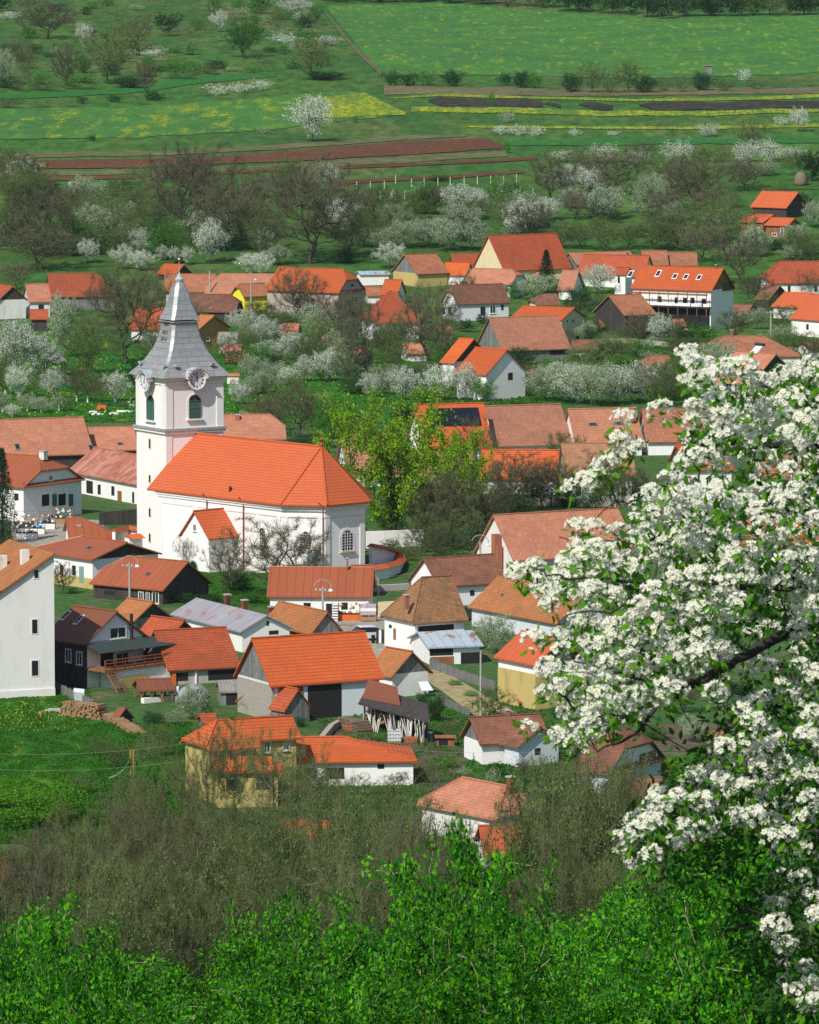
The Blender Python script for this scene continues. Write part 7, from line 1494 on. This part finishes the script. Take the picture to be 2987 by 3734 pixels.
# a parked car under the eaves beside the square
def car(u, v, ang, mat, label):
    p = gpt(u, v); t = root_at('parked_car', p, label, 'car'); a = R(ang); f = Vector((math.cos(a), math.sin(a), 0)); s = Vector((-f.y, f.x, 0)); q = lambda x, y, z: p + f * x + s * y + Z3 * z
    prof = [(-2.05, .32), (2.05, .32), (2.1, .62), (1.95, .82), (1.0, .92), (-1.95, .95), (-2.1, .7)]; MB().prism([q(x, -.84, z) for x, z in prof], s * 1.68).build('body', M[mat], t)
    cab = [(1.0, .92), (.45, 1.42), (-1.2, 1.46), (-1.9, .95)]; MB().prism([q(x, -.74, z) for x, z in cab], s * 1.48).build('cabin', M['glass'], t); MB().prism([q(x, -.7, z) for x, z in ((.5, 1.41), (.4, 1.5), (-1.15, 1.53), (-1.25, 1.45))], s * 1.4).build('roof', M[mat], t)
    for x in (-1.3, 1.3):
        for y in (-.86, .70): w = MB().bar(q(x, y, .32), q(x, y + .16, .32), .32, 14).build('wheel', M['black'], t); MB().bar(q(x, y - .01 if y < 0 else y + .17, .32), q(x, y if y < 0 else y + .18, .32), .18, 10).build('rim', M['pole'], w)
    for y in (-.7, .45): MB().box(q(2.06, y, .6), s * .25, f * .06, Z3 * .15).build('headlight', M['tank'], t)
car(1716, 2262, 160, 'dkblue', 'dark blue parked car between the mossy hip roof and the weathered orange roof'); car(1352, 2335, 20, 'tank', 'pale parked car on the paved square behind the large orange barn')
# ------------------------------------------------------------------ wording of the tree labels: where each stands, next to what
LM += [(2920, 650, 'the haystack'), (1560, 680, 'the pale paddock posts'), (2590, 270, 'the raised grey hut'), (258, 685, 'the white barrel'), (1190, 250, 'the top of the field track'), (1600, 540, 'the ploughed field'), (500, 600, 'the left ploughed strip'), (1300, 390, 'the yellow meadow corner'),
       (400, 450, 'the flowery meadow'), (2400, 410, 'the yellow field strips'), (600, 200, 'the rough upper slope'), (130, 150, 'the upper left corner'), (1000, 80, 'the top scrub'), (1240, 2300, 'the square'), (1700, 2520, 'the sandy lane'), (300, 2700, 'the lower meadow'), (1440, 2690, 'the white cube tank'), (1430, 1800, 'the big lime green tree'), (2750, 480, 'the far right banks'), (1000, 760, 'the lower ploughed strip')]
def words(root, kind, u, v, h, w):
    c = sorted(LM, key=lambda q: (q[0] - u) ** 2 + ((q[1] - v) * 1.6) ** 2)
    def rel(q):
        dx, dy = u - q[0], v - q[1]
        if abs(dx) > 1.3 * abs(dy): return 'right of' if dx > 0 else 'left of'
        return 'in front of' if dy > 0 else 'behind'
    return [f'{kind} {rel(q)} {q[2]}' for q in c[:3]]
from collections import defaultdict
buck = defaultdict(list)
for t in TREES: buck[words(*t)[0]].append(t)
def setgroup(lab, ts):
    if len(ts) == 1: ts[0][0]['label'] = lab; return
    kind = ts[0][1]; rest = lab[len(kind):]
    if len(ts) == 2:
        a, b = sorted(ts, key=lambda t: -t[4]); hi, lo = ('taller ', 'shorter ') if a[4] > b[4] * 1.1 else ('', '')
        if hi: a[0]['label'] = 'taller ' + kind + rest; b[0]['label'] = 'shorter ' + kind + rest; return
    ts = sorted(ts, key=lambda t: t[2]); n = len(ts); o = ['first', 'second', 'third', 'fourth', 'fifth', 'sixth', 'seventh', 'eighth', 'ninth', 'tenth', 'eleventh', 'twelfth', 'thirteenth', 'fourteenth']
    for i, t in enumerate(ts): t[0]['label'] = ('leftmost ' if i == 0 else 'rightmost ' if i == n - 1 else '') + kind + rest + ('' if i in (0, n - 1) else ', %s from the left' % o[min(i, 13)])
for lab, ts in buck.items(): setgroup(lab, ts)

# ------------------------------------------------------------------ thin spring haze over the valley
def haze():
    m = bpy.data.materials.new('haze'); m.use_nodes = True; n = m.node_tree.nodes; l = m.node_tree.links; n.remove(n['Principled BSDF'])
    v = n.new('ShaderNodeVolumePrincipled'); v.inputs['Color'].default_value = (.62, .80, .82, 1); v.inputs['Density'].default_value = .000032; v.inputs['Anisotropy'].default_value = .2
    l.new(v.outputs[0], n['Material Output'].inputs['Volume'])
    o = MB().box((-3100, -405, -3), (6200, 0, 0), (0, 9410, 0), (0, 0, 150)).build('haze', m, loc=(0, 0, 0)); o.data.flip_normals(); tag(o, kind='stuff')
haze()
